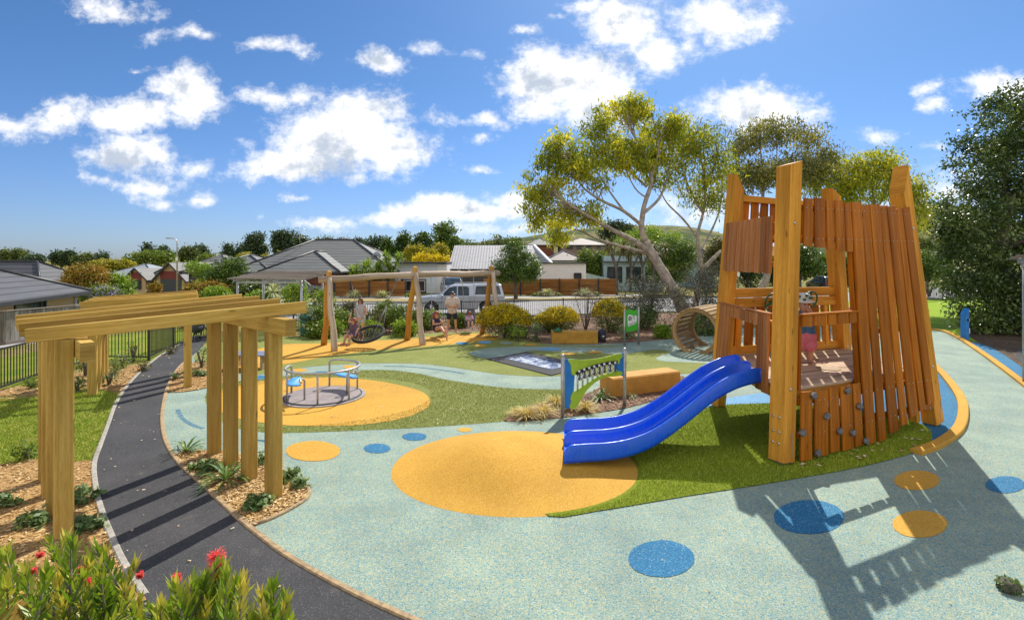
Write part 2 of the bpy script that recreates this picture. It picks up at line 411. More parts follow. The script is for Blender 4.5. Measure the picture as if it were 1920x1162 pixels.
def sheet(name, px, z, mat, k=4, world=False, smooth=True):
    pts = [Vector(p) if world else G(*p) for p in px]
    pts = [Vector((p[0], p[1], 0)) for p in pts]
    if smooth: pts = smooth_poly(pts, k)
    mb = MB(); mb.add([(p.x, p.y, z) for p in pts], [tuple(range(len(pts)))])
    me_o = mb.build(name, mat, kind='structure')
    if me_o.data.polygons[0].normal.z < 0: me_o.data.flip_normals()
    return me_o, pts
def disc(name, px, py, rx, ry, z, mat, n=48):
    # outline surveyed from the photo, laid flat on the ground; hand-trowelled edge
    mb = MB(); pts = []
    for t in range(n):
        a = -t * 2 * math.pi / n; q = 1 + .006 * math.sin(5 * a + px) + .004 * math.sin(11 * a + py)
        g = G(px + rx * q * math.cos(a), py + ry * q * math.sin(a)); pts.append(Vector((g.x, g.y, z)))
    mb.add(pts, [tuple(range(n))])
    o = mb.build(name, mat, kind='structure')
    if o.data.polygons[0].normal.z < 0: o.data.flip_normals()
    return o, pts
def ribbon(mb, pts, w, z0, z1):
    """low kerb or edging following pts"""
    pts = [Vector((p[0], p[1], 0)) for p in pts]; n = len(pts); V = []
    for i, p in enumerate(pts):
        t = (pts[min(i + 1, n - 1)] - pts[max(i - 1, 0)]).normalized(); s_ = Vector((-t.y, t.x, 0)) * w / 2
        c = min(0.012, w / 5)
        for q, z in ((-1, z0), (-1, z1 - c), (-1 + c * 2 / w, z1), (1 - c * 2 / w, z1), (1, z1 - c), (1, z0)): V.append(p + s_ * q + Vector((0, 0, z)))
    Fs = [(i * 6 + k, (i + 1) * 6 + k, (i + 1) * 6 + k + 1, i * 6 + k + 1) for i in range(n - 1) for k in range(5)]
    Fs += [tuple(range(6)), tuple((n - 1) * 6 + k for k in range(5, -1, -1))]
    mb.add(V, Fs)
def inside(poly, X, Y):
    x = np.array([p[0] for p in poly]); y = np.array([p[1] for p in poly]); r = np.zeros(len(X), bool); n = len(x); j = n - 1
    for i in range(n):
        c = ((y[i] > Y) != (y[j] > Y)) & (X < (x[j] - x[i]) * (Y - y[i]) / (y[j] - y[i] + 1e-12) + x[i]); r ^= c; j = i
    return r
def scatter(poly, n, holes=()):
    x = np.array([p[0] for p in poly]); y = np.array([p[1] for p in poly])
    X = RNG.uniform(x.min(), x.max(), n * 3); Y = RNG.uniform(y.min(), y.max(), n * 3)
    k = inside(poly, X, Y)
    for h in holes: k &= ~inside(h, X, Y)
    return X[k][:n], Y[k][:n]

def np_mesh(name, V, nv, tint, mat, parent=None, smooth=False, **tg):
    """V: (faces*nv,3) float array; every face has its own nv vertices"""
    nf = len(V) // nv; me = bpy.data.meshes.new(name)
    if parent is not None:
        root = parent
        while root.parent is not None: root = root.parent
        V = V - np.array(root.location)
    me.vertices.add(len(V)); me.vertices.foreach_set('co', V.astype(np.float32).ravel())
    me.loops.add(len(V)); me.loops.foreach_set('vertex_index', np.arange(len(V), dtype=np.int32))
    me.polygons.add(nf); me.polygons.foreach_set('loop_start', np.arange(0, len(V), nv, dtype=np.int32))
    me.polygons.foreach_set('loop_total', np.full(nf, nv, dtype=np.int32))
    me.update(calc_edges=True)
    if tint is not None:
        a = me.attributes.new('tint', 'FLOAT', 'FACE'); a.data.foreach_set('value', tint.astype(np.float32))
    me.materials.append(mat)
    o = bpy.data.objects.new(name, me); COL.objects.link(o)
    if parent is not None: o.parent = parent
    return tag(o, tg.get('label'), tg.get('cat'), tg.get('group'), tg.get('kind'))
def unit(a): return a / (np.linalg.norm(a, axis=1, keepdims=True) + 1e-9)
def leaf_quads(C, size, aspect=0.45, droop=0.0, up=0.3, outward=None):
    """diamond leaves at centres C"""
    n = len(C); D = unit(RNG.normal(size=(n, 3)) + np.array([0, 0, -droop]) + (0 if outward is None else outward))
    Nn = unit(RNG.normal(size=(n, 3)) + np.array([0, 0, up * 2])); S = unit(np.cross(D, Nn)); s = (size * RNG.uniform(0.65, 1.25, n))[:, None]
    a = C - D * s * 0.5; b = C + S * s * aspect * 0.5 - D * s * 0.02; c = C + D * s * 0.5; d = C - S * s * aspect * 0.5 - D * s * 0.02
    return np.stack([a, b, c, d], 1).reshape(-1, 3)
def clumps(ells, n, shell=0.55, flat=0.0):
    """clump centres inside ellipsoids (c, r) mostly near their surface"""
    vol = np.array([e[1][0] * e[1][1] * e[1][2] for e in ells]) ** 0.75; idx = RNG.choice(len(ells), n, p=vol / vol.sum())
    C = np.array([list(e[0]) for e in ells])[idx]; Rr = np.array([list(e[1]) for e in ells])[idx]
    d = unit(RNG.normal(size=(n, 3))); r = RNG.uniform(shell ** 3, 1, n)[:, None] ** (1 / 3)
    return C + d * Rr * r, d
def foliage(name, mat, parent, ells, nc, per, cr, size, aspect=0.45, droop=0.0, shell=0.55, up=0.4, tb=0.0, zmin=None, extra=None, **tg):
    C, d = clumps(ells, nc, shell)
    if extra is not None: C = np.concatenate([C, np.array(extra)]); d = np.concatenate([d, unit(RNG.normal(size=(len(extra), 3)))]); nc = len(C)
    P = np.repeat(C, per, 0) + RNG.normal(size=(nc * per, 3)) * cr * np.array([1, 1, 0.8 + droop * 0.5])
    ct = np.repeat(RNG.uniform(0, 1, nc), per)
    t = np.clip(ct * 0.6 + RNG.uniform(0, 1, nc * per) * 0.4 + tb, 0, 1)
    if zmin is not None:
        k = P[:, 2] > zmin; P = P[k]; t = t[k]; d = np.repeat(d, per, 0)[k]
    else: d = np.repeat(d, per, 0)
    V = leaf_quads(P, size, aspect, droop, up, d * 0.7)
    return np_mesh(name, V, 4, t, mat, parent, **tg)
def blades(X, Y, h, w, lean=0.35, z=0.0):
    n = len(X); a = RNG.uniform(0, 2 * np.pi, n); hh = h * RNG.uniform(0.5, 1.2, n); l = RNG.normal(size=(n, 2)) * lean * hh[:, None]
    dx, dy = np.cos(a) * w / 2, np.sin(a) * w / 2; zz = np.full(n, z)
    A = np.stack([X - dx, Y - dy, zz], 1); B = np.stack([X + dx, Y + dy, zz], 1); Cc = np.stack([X + l[:, 0], Y + l[:, 1], zz + hh], 1)
    return np.stack([A, B, Cc], 1).reshape(-1, 3)
# ================================================================ THE GROUND
def S(x, a, b):
    t = max(0.0, min(1.0, (x - a) / (b - a))); return t * t * (3 - 2 * t)
BUMPS = [(950, 270, 120, 11), (1120, 240, 50, 6), (1290, 230, 45, 9), (1745, 430, 75, 36), (1850, 520, 170, 24), (1560, 480, 90, 10),
         (1210, 1500, 260, 62), (1330, 1700, 200, 80), (300, 900, 300, 8)]
BW = [((px - 960) / F * d, d, w, h) for px, d, w, h in BUMPS]
def ground_z(x, y):
    if y < 26: return 0.0
    q = -x / max(y, 1); z = -1.7 * S(q, 0.50, 0.62) * S(y, 26, 60)
    for bx, by, w, h in BW:
        z += S(y, 85, 170) * h * math.exp(-((x - bx) ** 2 + (y - by) ** 2) / (w * w))
    z += S(y, 90, 300) * 1.6 * noise.noise(Vector((x / 22, y / 22, 0)))
    return z
from mathutils import noise
def terrain():
    nr, na = 64, 288; V = [(0, 0, 0)]; Fs = []
    rad = [1.5 * (2600 / 1.5) ** (i / (nr - 1)) for i in range(nr)]
    for r in rad:
        for a in range(na):
            t = 2 * math.pi * a / na; x, y = r * math.sin(t), r * math.cos(t); V.append((x, y, ground_z(x, y)))
    for a in range(na): Fs.append((0, 1 + (a + 1) % na, 1 + a))
    for i in range(nr - 1):
        for a in range(na):
            b_ = (a + 1) % na; Fs.append((1 + i * na + a, 1 + i * na + b_, 1 + (i + 1) * na + b_, 1 + (i + 1) * na + a))
    m, b, bs = new_mat('country_ground')
    tc = b.n('ShaderNodeTexCoord').outputs['Object']; sep = b.n('ShaderNodeSeparateXYZ'); b.put(sep.inputs[0], tc)
    g = b.mix(b.smooth(b.noise(tc, 0.35, 6, 0.65), 0.4, 0.6), (0.20, 0.20, 0.045), (0.33, 0.26, 0.10))
    g = b.mix(b.smooth(b.noise(tc, 9, 5, 0.7), 0.35, 0.7), g, (0.14, 0.15, 0.03))
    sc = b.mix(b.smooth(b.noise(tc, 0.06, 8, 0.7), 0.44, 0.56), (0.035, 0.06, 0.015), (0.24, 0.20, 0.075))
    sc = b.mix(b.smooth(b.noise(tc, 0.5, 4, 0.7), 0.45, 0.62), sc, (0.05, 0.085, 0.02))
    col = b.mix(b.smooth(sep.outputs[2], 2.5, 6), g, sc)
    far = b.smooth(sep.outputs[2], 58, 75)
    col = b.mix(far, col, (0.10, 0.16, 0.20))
    b.put(bs.inputs['Base Color'], col); bs.inputs['Roughness'].default_value = 0.95; bs.inputs['Specular IOR Level'].default_value = 0.1
    bump(b, bs, b.noise(tc, 0.7, 6, 0.7), 0.6, 0.8)
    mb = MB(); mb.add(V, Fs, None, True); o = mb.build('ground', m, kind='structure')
    if o.data.polygons[0].normal.z < 0: o.data.flip_normals()
terrain()

def grass_mat(name, c1, c2, c3, s=5.0):
    m, b, bs = new_mat(name); tc = b.n('ShaderNodeTexCoord').outputs['Object']
    f = b.noise(tc, s * 0.25, 5, 0.65); g = b.noise(tc, s * 30, 4, 0.75); h = b.noise(tc, s * 5, 4, 0.7)
    col = b.mix(b.smooth(f, 0.35, 0.65), c1, c2); col = b.mix(b.smooth(g, 0.42, 0.7), col, c3)
    col = b.mix(1.0, col, b.ramp(h, [(0.3, (0.75, 0.75, 0.75)), (0.7, (1.15, 1.15, 1.15))]), 'MULTIPLY')
    b.put(bs.inputs['Base Color'], col); bs.inputs['Roughness'].default_value = 0.9; bs.inputs['Specular IOR Level'].default_value = 0.15
    bump(b, bs, b.math('ADD', g, h), 0.9, 0.02); return m
turf_m = grass_mat('synthetic_turf', (0.19, 0.225, 0.035), (0.24, 0.27, 0.065), (0.36, 0.37, 0.15))
turf_c = grass_mat('synthetic_turf_deep', (0.18, 0.25, 0.012), (0.23, 0.30, 0.018), (0.33, 0.37, 0.045))
lawn_m = grass_mat('lawn', (0.19, 0.27, 0.014), (0.34, 0.33, 0.05), (0.12, 0.19, 0.012))
verge_m = grass_mat('dry_verge', (0.36, 0.27, 0.10), (0.28, 0.24, 0.075), (0.42, 0.33, 0.15))

def asphalt():
    m, b, bs = new_mat('asphalt'); tc = b.n('ShaderNodeTexCoord').outputs['Object']
    f = b.noise(tc, 1.1, 6, 0.65); g = b.voro(tc, 150, 'Color'); sep = b.n('ShaderNodeSeparateXYZ'); b.put(sep.inputs[0], g)
    col = b.mix(b.smooth(f, 0.35, 0.7), (0.042, 0.042, 0.045), (0.062, 0.060, 0.062))
    col = b.mix(b.smooth(sep.outputs[0], 0.86, 1.0), col, (0.14, 0.135, 0.13))
    du = b.noise(tc, 3.2, 7, 0.75); col = b.mix(b.smooth(du, 0.57, 0.78, 0, 0.5), col, (0.20, 0.17, 0.14))
    b.put(bs.inputs['Base Color'], col); bs.inputs['Roughness'].default_value = 0.9; bs.inputs['Specular IOR Level'].default_value = 0.3
    bump(b, bs, b.voro(tc, 150, 'Distance'), 0.4, 0.004); return m
asph = asphalt()
road_m = pm('road_chipseal', (0.30, 0.295, 0.29), (0.24, 0.235, 0.23), 1.0, 0.9, bs_=0.3, bscale=60)
drive_m = pm('concrete_drive', (0.42, 0.41, 0.39), (0.34, 0.33, 0.315), 1.6, 0.9)
def mulch_mat(name, stops, base):
    m, b, bs = new_mat(name); tc = b.n('ShaderNodeTexCoord').outputs['Object']

    n2 = b.noise(tc, 20, 3, 0.6, out=1)
    w = b.vec('MULTIPLY_ADD', n2, (0.09, 0.09, 0.09), tc)
    c = b.voro(b.vec('MULTIPLY', w, (1.0, 1.7, 1)), 26, 'Color'); sep = b.n('ShaderNodeSeparateXYZ'); b.put(sep.inputs[0], c)
    col = b.ramp(sep.outputs[0], stops)
    col = b.mix(b.smooth(b.noise(tc, 1.4, 5, 0.65), 0.4, 0.66, 0, 0.55), col, base)
    b.put(bs.inputs['Base Color'], col); bs.inputs['Roughness'].default_value = 0.9; bs.inputs['Specular IOR Level'].default_value = 0.2
    bump(b, bs, sep.outputs[1], 1.0, 0.03); return m
mulch_m = mulch_mat('wood_chip_mulch', [(0.0, (0.20, 0.10, 0.035)), (0.35, (0.42, 0.25, 0.09)), (0.7, (0.55, 0.37, 0.16)), (1.0, (0.30, 0.16, 0.06))], (0.30, 0.17, 0.07))
mulch_d = mulch_mat('bark_mulch', [(0.0, (0.12, 0.06, 0.035)), (0.4, (0.28, 0.16, 0.10)), (0.8, (0.36, 0.24, 0.16)), (1.0, (0.18, 0.10, 0.06))], (0.16, 0.09, 0.055))
soil_m = mulch_mat('leaf_litter', [(0.0, (0.05, 0.04, 0.03)), (0.6, (0.13, 0.09, 0.06)), (1.0, (0.22, 0.15, 0.10))], (0.06, 0.045, 0.03))

PL = [(352, 632), (330, 650), (300, 667), (268, 693), (240, 722), (218, 755), (203, 795), (188, 835), (176, 872), (180, 920), (192, 965), (210, 1010), (228, 1050), (250, 1085), (272, 1118)]
PR = [(386, 632), (380, 650), (360, 668), (335, 690), (316, 722), (306, 760), (304, 795), (312, 832), (335, 868), (375, 905), (425, 952), (470, 992), (530, 1038), (600, 1080), (680, 1122), (775, 1165), (900, 1215), (1100, 1290)]
path_px = PL + [(268, 1132), (200, 1138), (100, 1142), (-50, 1148), (-500, 1165), (-900, 1500), (0, 1900), (1300, 1700), (1250, 1360)] + PR[::-1]
_, path_poly = sheet('path', path_px, 0.016, asph, 3)
teal_px = PR[1:] + [(1500, 1500), (2600, 2100), (3300, 1500), (2600, 1000), (2100, 858), (1960, 748), (1900, 703), (1850, 667), (1800, 634), (1765, 620), (1742, 617), (1600, 612), (1400, 615), (1340, 622),
      (1257, 636), (1200, 640), (1100, 645), (1035, 643), (1000, 640), (945, 628), (900, 622), (800, 625), (700, 629), (560, 632), (460, 632)]
sheet('rubber_surface', teal_px, 0.004, teal, 2)
turfA_px = [(383, 650), (364, 668), (372, 680), (400, 690), (440, 698), (480, 703), (560, 690), (640, 683), (720, 681), (800, 683), (870, 692), (940, 702), (1020, 706), (1080, 703), (1130, 706), (1200, 706), (1260, 702),
      (1330, 698), (1360, 690), (1350, 665), (1300, 650), (1240, 643), (1200, 645), (1150, 648), (1060, 647), (1030, 646), (1000, 641), (945, 629), (900, 622), (800, 625), (700, 629), (560, 631), (460, 631), (400, 634)]
_, turfA = sheet('turf', turfA_px, 0.008, turf_m, 3)
turfB_px = [(400, 725), (440, 716), (480, 713), (560, 702), (640, 696), (720, 694), (780, 700), (831, 711), (900, 722), (970, 729), (1055, 731), (1085, 738), (1055, 752), (1010, 762), (965, 776), (956, 788), (900, 794), (800, 801), (700, 806), (600, 810), (500, 811), (430, 798), (395, 770), (385, 745)]
_, turfB = sheet('turf', turfB_px, 0.008, turf_m, 3)
T2 = [(880, 663), (900, 656), (940, 651.5), (1000, 650), (1075, 650), (1150, 651), (1180, 645), (1215, 640), (1257, 636), (1340, 628), (1430, 628), (1480, 660), (1440, 700), (1340, 683), (1291, 680), (1247, 678), (1230, 673), (1240, 667), (1258, 660), (1230, 656), (1190, 661), (1165, 665), (1125, 662), (1050, 660), (1000, 658), (970, 663), (935, 671), (905, 671)]
sheet('rubber_surface', T2, 0.012, teal, 3)
blue_px = [(1290, 780), (1340, 752), (1440, 738), (1560, 735), (1660, 712), (1715, 688), (1750, 686), (1778, 716), (1799, 750), (1802, 780), (1790, 808), (1757, 835), (1720, 850), (1650, 850), (1500, 830), (1350, 800)]
sheet('rubber_surface', blue_px, 0.008, blu, 3)
sheet('rubber_surface', [(1285, 790), (1320, 760), (1380, 744), (1450, 736), (1500, 740), (1500, 775), (1400, 790)], 0.0115, lblu, 3)
turfC_px = [(1030, 969), (1120, 959), (1200, 946), (1300, 929), (1400, 914), (1500, 897), (1600, 879), (1690, 857), (1735, 838), (1748, 820), (1735, 800), (1690, 785), (1600, 770), (1530, 762), (1480, 757), (1440, 757), (1360, 760), (1300, 770), (1240, 790), (1180, 810), (1100, 860), (1000, 920)]
_, turfC = sheet('turf', turfC_px, 0.015, turf_c, 3)
yelA_px = [(440, 690), (455, 668), (480, 656), (529, 646), (607, 644), (700, 639), (760, 636.5), (800, 632), (850, 627), (903, 625.5), (922, 628), (942, 634), (900, 640), (856, 645), (789, 650.5), (714, 656), (647, 664), (600, 671), (560, 679), (530, 684), (480, 694)]
sheet('rubber_surface', yelA_px, 0.013, yel, 3)
disc('rubber_surface', 600, 754, 207, 46, 0.013, yel, 96)
for (cx, cy, rx, ry, m_) in [(1240, 1048, 62, 34.5, blu), (1517, 970, 66, 32, blu), (1885, 909, 37, 16, blu), (707, 841, 25, 9, blu), (777, 819, 23, 7.3, blu), (587, 846, 51, 19, yel), (871, 806, 13, 4, yel),
        (1719, 901, 42.5, 18.5, yel), (1725, 983, 51.5, 25.5, yel), (562, 694, 13, 3.4, yel), (656, 688, 13, 3.4, yel), (603, 699, 13, 3, blu), (487, 708, 14, 4, blu)]:
    disc('painted_dot', cx, cy, rx, ry, 0.009, m_)
for (cx, cy, rx, ry, m_) in [(866, 644, 12, 2.3, blu), (909, 642, 13, 2.3, lblu), (949, 643.5, 12, 2.2, teal), (900, 648.5, 12, 1.8, yel), (995, 646.5, 12, 1.8, yel), (1065, 664, 14, 2, yel), (1115, 660.5, 14, 2.2, yel), (1030, 655, 20, 2.4, lblu)]:
    disc('painted_dot', cx, cy, rx, ry, 0.0165, m_)
# dashed and thin blue lines laid into the rubber
mb = MB(); a0, a1 = [G(*p) for p in ((333, 768), (340, 782), (352, 792), (366, 799), (382, 804))], None
pp = smooth_poly([Vector((p.x, p.y, 0)) for p in a0], 8, False)
for i in range(0, len(pp) - 1, 2): 
    mb.beam(pp[i] + Vector((0, 0, .007)), pp[i + 1] + Vector((0, 0, .007)), 0.075, 0.004, ch=0)
pp = smooth_poly([G(*p, 0.01) for p in ((720, 686), (765, 687), (800, 690), (840, 695), (870, 700))], 5, False)
for i in range(len(pp) - 1): mb.beam(pp[i], pp[i + 1], 0.045, 0.004, ch=0)
pp = smooth_poly([G(*p, 0.01) for p in ((478, 826), (484, 824.5), (492, 825), (500, 827))], 4, False)
for i in range(len(pp) - 1): mb.beam(pp[i], pp[i + 1], 0.04, 0.004, ch=0)
mb.build('painted_line', blu, kind='structure')
# yellow safety mound under the slide
def mound():
    cx, cy, rx, ry, h = 0.07, 7.78, 1.87, 1.58, 0.40
    V = []; n, m_ = 72, 20
    for i in range(m_ + 1):
        q = i / m_
        for k in range(n):
            t = 2 * math.pi * k / n; x, y = cx + rx * q * math.cos(t) - .22 * (1 - q) ** 1.2, cy + ry * q * math.sin(t)
            z = 0.017 + h * (math.cos(min(1, q * 1.02) * math.pi) * 0.5 + 0.5) ** 0.8 * (1 + 0.25 * math.sin(2 * t) * q * (1 - q))
            z += 0.055 * math.exp(-((x + 0.2) ** 2 / .5 + (y - 6.95) ** 2 / 0.12)) * (1 - q)
            if i == m_: z = 0.005
            V.append((x, y, z))
    Fs = [(i * n + k, (i + 1) * n + k, (i + 1) * n + (k + 1) % n, i * n + (k + 1) % n) for i in range(m_) for k in range(n)]
    o = MB().add(V, Fs, None, True).build('rubber_mound', yel, kind='structure')
mound()
# beds, lawns
Lbed_px = [(-900, 935), (-300, 890), (0, 871), (60, 862), (120, 867), (178, 863), (176, 872)] + PL[9:] + [(268, 1128), (200, 1134), (100, 1138), (-50, 1144), (-500, 1160), (-900, 1200)]
_, Lbed = sheet('mulch_bed', Lbed_px, 0.012, mulch_m, 3)
Rbed_px = [(335, 850), (335, 868), (375, 905), (425, 952), (468, 986), (500, 976), (540, 956), (572, 936), (577, 922), (568, 907), (545, 892), (510, 873), (485, 861), (440, 851), (400, 847), (360, 846)]
_, Rbed = sheet('mulch_bed', Rbed_px, 0.020, mulch_m, 3)
Ubed_px = [(312, 735), (316, 722), (335, 690), (352, 682), (380, 679), (425, 690), (432, 712), (390, 727), (345, 735)]
_, Ubed = sheet('mulch_bed', Ubed_px, 0.020, mulch_m, 3)
ULbed_px = [(-500, 765), (0, 731), (85, 713), (200, 688), (283, 681), (328, 656), (346, 636)] + PL[:5] + [(224, 742), (205, 734), (150, 734), (80, 744), (0, 752), (-500, 800)]
_, ULbed = sheet('mulch_bed', ULbed_px, 0.010, mulch_m, 2)
lawnL_px = [(-900, 770), (0, 745), (80, 738), (150, 728), (228, 738), (215, 760), (203, 795), (188, 835), (178, 862), (120, 868), (60, 864), (0, 873), (-300, 893), (-900, 940)]
_, lawnL = sheet('lawn', lawnL_px, 0.006, lawn_m, 3)
sheet('lawn', [(-500, 700), (0, 672), (85, 656), (200, 632), (330, 618), (400, 618), (352, 634), (330, 655), (283, 676), (203, 674), (85, 708), (0, 740), (-500, 790)], 0.005, lawn_m, 1, smooth=False)
_, lawnR = sheet('lawn', [(1560, 566), (1700, 562), (1960, 556), (2300, 560), (2300, 640), (1960, 625), (1830, 640), (1800, 634), (1765, 619), (1742, 616), (1600, 611), (1500, 608)], 0.005, grass_mat('lawn_watered', (0.24, 0.38, 0.012), (0.32, 0.44, 0.02), (0.17, 0.28, 0.01)), 1, smooth=False)
_, Bbed = sheet('mulch_bed', [(600, 604), (700, 601), (860, 598), (1000, 594), (1150, 590), (1340, 588), (1420, 596), (1400, 614), (1340, 624), (1257, 636), (1200, 641), (1120, 645), (1035, 645), (1000, 641), (945, 629), (900, 622), (800, 625.5), (700, 629.5), (580, 631), (560, 620)], 0.0065, mulch_d, 2)
_, Pbed = sheet('mulch_bed', [(950, 791), (962, 776), (1005, 760), (1055, 751), (1110, 735), (1140, 716), (1180, 703), (1240, 700), (1300, 712), (1330, 728), (1262, 742), (1180, 764), (1100, 777), (1050, 784)], 0.0175, mulch_d, 3)
sheet('soil', [(1795, 612), (1850, 598), (2000, 590), (2400, 600), (2500, 900), (2150, 860), (1985, 742), (1930, 700), (1870, 662)], 0.009, soil_m, 2)
sheet('rubber_surface', [(1815, 641), (1860, 652), (1920, 692), (2000, 745), (2140, 850), (2100, 866), (1965, 757), (1905, 712), (1850, 674)], 0.013, blu, 2)
sheet('path', [(1905, 655), (1980, 655), (2400, 760), (2400, 1000), (2140, 850), (2000, 745), (1925, 692)], 0.014, asph, 2)
# roads
roadp = [(-90, 36), (-40, 31.5), (-18, 28), (-9, 26.2), (5, 29.5), (10, 31), (30, 38), (70, 58), (140, 90), (140, 100), (60, 66), (26, 47), (5, 40.5), (-9, 38.5), (-20, 38.5), (-45, 43), (-90, 50)]
sheet('road', roadp, 0.004, road_m, 1, world=True, smooth=False)
sheet('verge', [(-20, 38.5), (-9, 38.5), (5, 40.5), (26, 47), (26, 50), (5, 43.8), (-9, 42.6), (-20, 42.6)], 0.004, verge_m, 1, world=True, smooth=False)
sheet('footpath', [(-20, 42.6), (-9, 42.6), (5, 43.8), (12, 45.8), (12, 48), (5, 46.4), (-9, 45.6), (-20, 45.6)], 0.004, drive_m, 1, world=True, smooth=False)
sheet('driveway', [(-500, 668), (0, 652), (90, 640), (200, 621), (330, 610), (430, 603), (430, 597), (330, 602), (200, 612), (90, 628), (0, 638), (-500, 650)], 0.006, drive_m, 1, smooth=False)
mb = MB(); ribbon(mb, [(-20, 38.5), (-9, 38.5), (5, 40.5), (26, 47)], 0.15, 0.0, 0.12); ribbon(mb, [(-18, 28), (-9, 26.2), (5, 29.5), (10, 31)], 0.15, 0.0, 0.12)
mb.build('road_kerb', concrete, kind='structure')
# edgings and raised yellow kerbs
mb = MB(); ribbon(mb, smooth_poly([G(*p) for p in PL], 4, False), 0.07, 0.0, 0.030); mb.build('path_edge', concrete, kind='structure')
mb = MB(); ribbon(mb, smooth_poly([G(*p) for p in PR[2:]], 4, False), 0.07, 0.0, 0.036)
ribbon(mb, smooth_poly([G(*p) for p in ((466, 986), (500, 977), (540, 958), (572, 938), (579, 922), (568, 906), (545, 891), (510, 872), (485, 860))], 4, False), 0.05, 0.0, 0.036)
mb.build('path_edge', edgew, kind='structure')
mb = MB(); ribbon(mb, smooth_poly([G(*p) for p in ((1700, 672), (1735, 676), (1755, 690), (1779, 716), (1801, 748), (1806, 777), (1796, 808), (1760, 835), (1717, 851))], 6, False), 0.17, 0.0, 0.075)
mb.build('raised_kerb', yel, kind='structure')
mb = MB(); ribbon(mb, smooth_poly([G(*p) for p in ((1690, 619), (1742, 619), (1770, 622), (1800, 636), (1850, 669), (1900, 706), (1960, 752), (2100, 862), (2500, 1100))], 6, False), 0.17, 0.0, 0.075)
mb.build('raised_kerb', yel, kind='structure')

# loose things on the ground that nobody could count
def chips(name, poly, n, mat, s, z, kindlab, holes=()):
    X, Y = scatter(poly, n, holes); n = len(X); a = RNG.uniform(0, 6.28, n); L = s * RNG.uniform(.5, 1.4, n); w = L * RNG.uniform(.3, .6, n)
    cx, sx = np.cos(a), np.sin(a); zt = z + RNG.uniform(0.004, 0.02, (n, 4)); P = []
    for k, (p, q) in enumerate(((-1, -1), (1, -1), (1, 1), (-1, 1))):
        P.append(np.stack([X + cx * p * L / 2 - sx * q * w / 2, Y + sx * p * L / 2 + cx * q * w / 2, zt[:, k]], 1))
    V = np.stack(P, 1).reshape(-1, 3)
    return np_mesh(name, V, 4, RNG.uniform(0, 1, n), mat, kind='stuff', label=kindlab)
def tintmat(name, stops, rough=0.9):
    m, b, bs = new_mat(name); at = b.n('ShaderNodeAttribute', attribute_name='tint')
    b.put(bs.inputs['Base Color'], b.ramp(at.outputs['Fac'], stops)); bs.inputs['Roughness'].default_value = rough; bs.inputs['Specular IOR Level'].default_value = 0.2; return m
chipm = tintmat('chip_wood', [(0, (0.20, 0.10, 0.035)), (0.4, (0.46, 0.28, 0.10)), (0.75, (0.60, 0.42, 0.20)), (1, (0.72, 0.55, 0.32))])
chipd = tintmat('chip_bark', [(0, (0.10, 0.05, 0.03)), (0.5, (0.28, 0.16, 0.10)), (1, (0.42, 0.30, 0.22))])
chips('wood_chips', Lbed, 7000, chipm, 0.035, 0.014, 'golden wood chips covering the bed under the left pergola posts')
chips('wood_chips', Rbed, 4200, chipm, 0.034, 0.022, 'golden wood chips around the four right pergola posts')
chips('wood_chips', Ubed, 900, chipm, 0.05, 0.022, 'wood chips around the single far pergola post')
chips('wood_chips', ULbed, 2500, chipm, 0.06, 0.013, 'wood chips in the strip bed along the left picket fence')
chips('bark_chips', Pbed, 3000, chipd, 0.05, 0.02, 'brown bark chips under the bell panel')
chips('bark_chips', Bbed, 6000, chipd, 0.09, 0.01, 'brown bark litter under the shrubs by the back fence')
leafm = tintmat('dry_leaf', [(0, (0.32, 0.20, 0.10)), (0.5, (0.55, 0.42, 0.25)), (1, (0.66, 0.58, 0.42))])
chips('dry_leaves', path_poly, 420, leafm, 0.032, 0.018, 'dry fallen leaves dotted over the asphalt path')
chips('dry_leaves', [G(*p) for p in ((1460, 890), (1720, 845), (1745, 800), (1600, 850), (1480, 872))], 60, leafm, 0.07, 0.03, 'dry curled leaves at the foot of the climbing wall')
chips('dry_leaves', [G(*p) for p in ((600, 860), (1900, 860), (1900, 1160), (800, 1160))], 120, leafm, 0.016, 0.006, 'specks of leaf litter on the pale rubber')
chips('dry_leaves', turfB, 120, leafm, 0.04, 0.03, 'pale leaf scraps on the turf beside the merry-go-round')

# grass blades
bl = tintmat('turf_blade', [(0, (0.16, 0.25, 0.010)), (0.5, (0.30, 0.40, 0.02)), (1, (0.56, 0.58, 0.10))], 0.6)
bl2 = tintmat('turf_blade_pale', [(0, (0.20, 0.25, 0.03)), (0.5, (0.32, 0.36, 0.08)), (1, (0.55, 0.55, 0.28))], 0.6)
bl3 = tintmat('lawn_blade', [(0, (0.14, 0.23, 0.010)), (0.5, (0.26, 0.36, 0.02)), (0.85, (0.42, 0.44, 0.06)), (1, (0.60, 0.52, 0.20))], 0.6)
mnd = [Vector((0.07 + 1.87 * math.cos(t / 30 * math.pi), 7.78 + 1.58 * math.sin(t / 30 * math.pi), 0)) for t in range(60)]
X, Y = scatter(turfC, 70000, [mnd]); np_mesh('turf_blades', blades(X, Y, 0.034, 0.007, 0.5, 0.013), 3, RNG.uniform(0, 1, len(X)), bl, kind='stuff', label='short deep green turf pile between slide and climbing tower')
dA = G(600, 708); dB = G(600, 800); yy = (dA.y + dB.y) / 2; ring = [Vector(((600 - 960) / F * yy + 207 / F * yy * math.cos(t / 30 * math.pi), yy + (dA.y - dB.y) / 2 * math.sin(t / 30 * math.pi), 0)) for t in range(60)]
X, Y = scatter(turfB, 30000, [ring]); np_mesh('turf_blades', blades(X, Y, 0.032, 0.010, 0.5, 0.006), 3, RNG.uniform(0, 1, len(X)), bl2, kind='stuff', label='pale turf pile around the yellow merry-go-round circle')
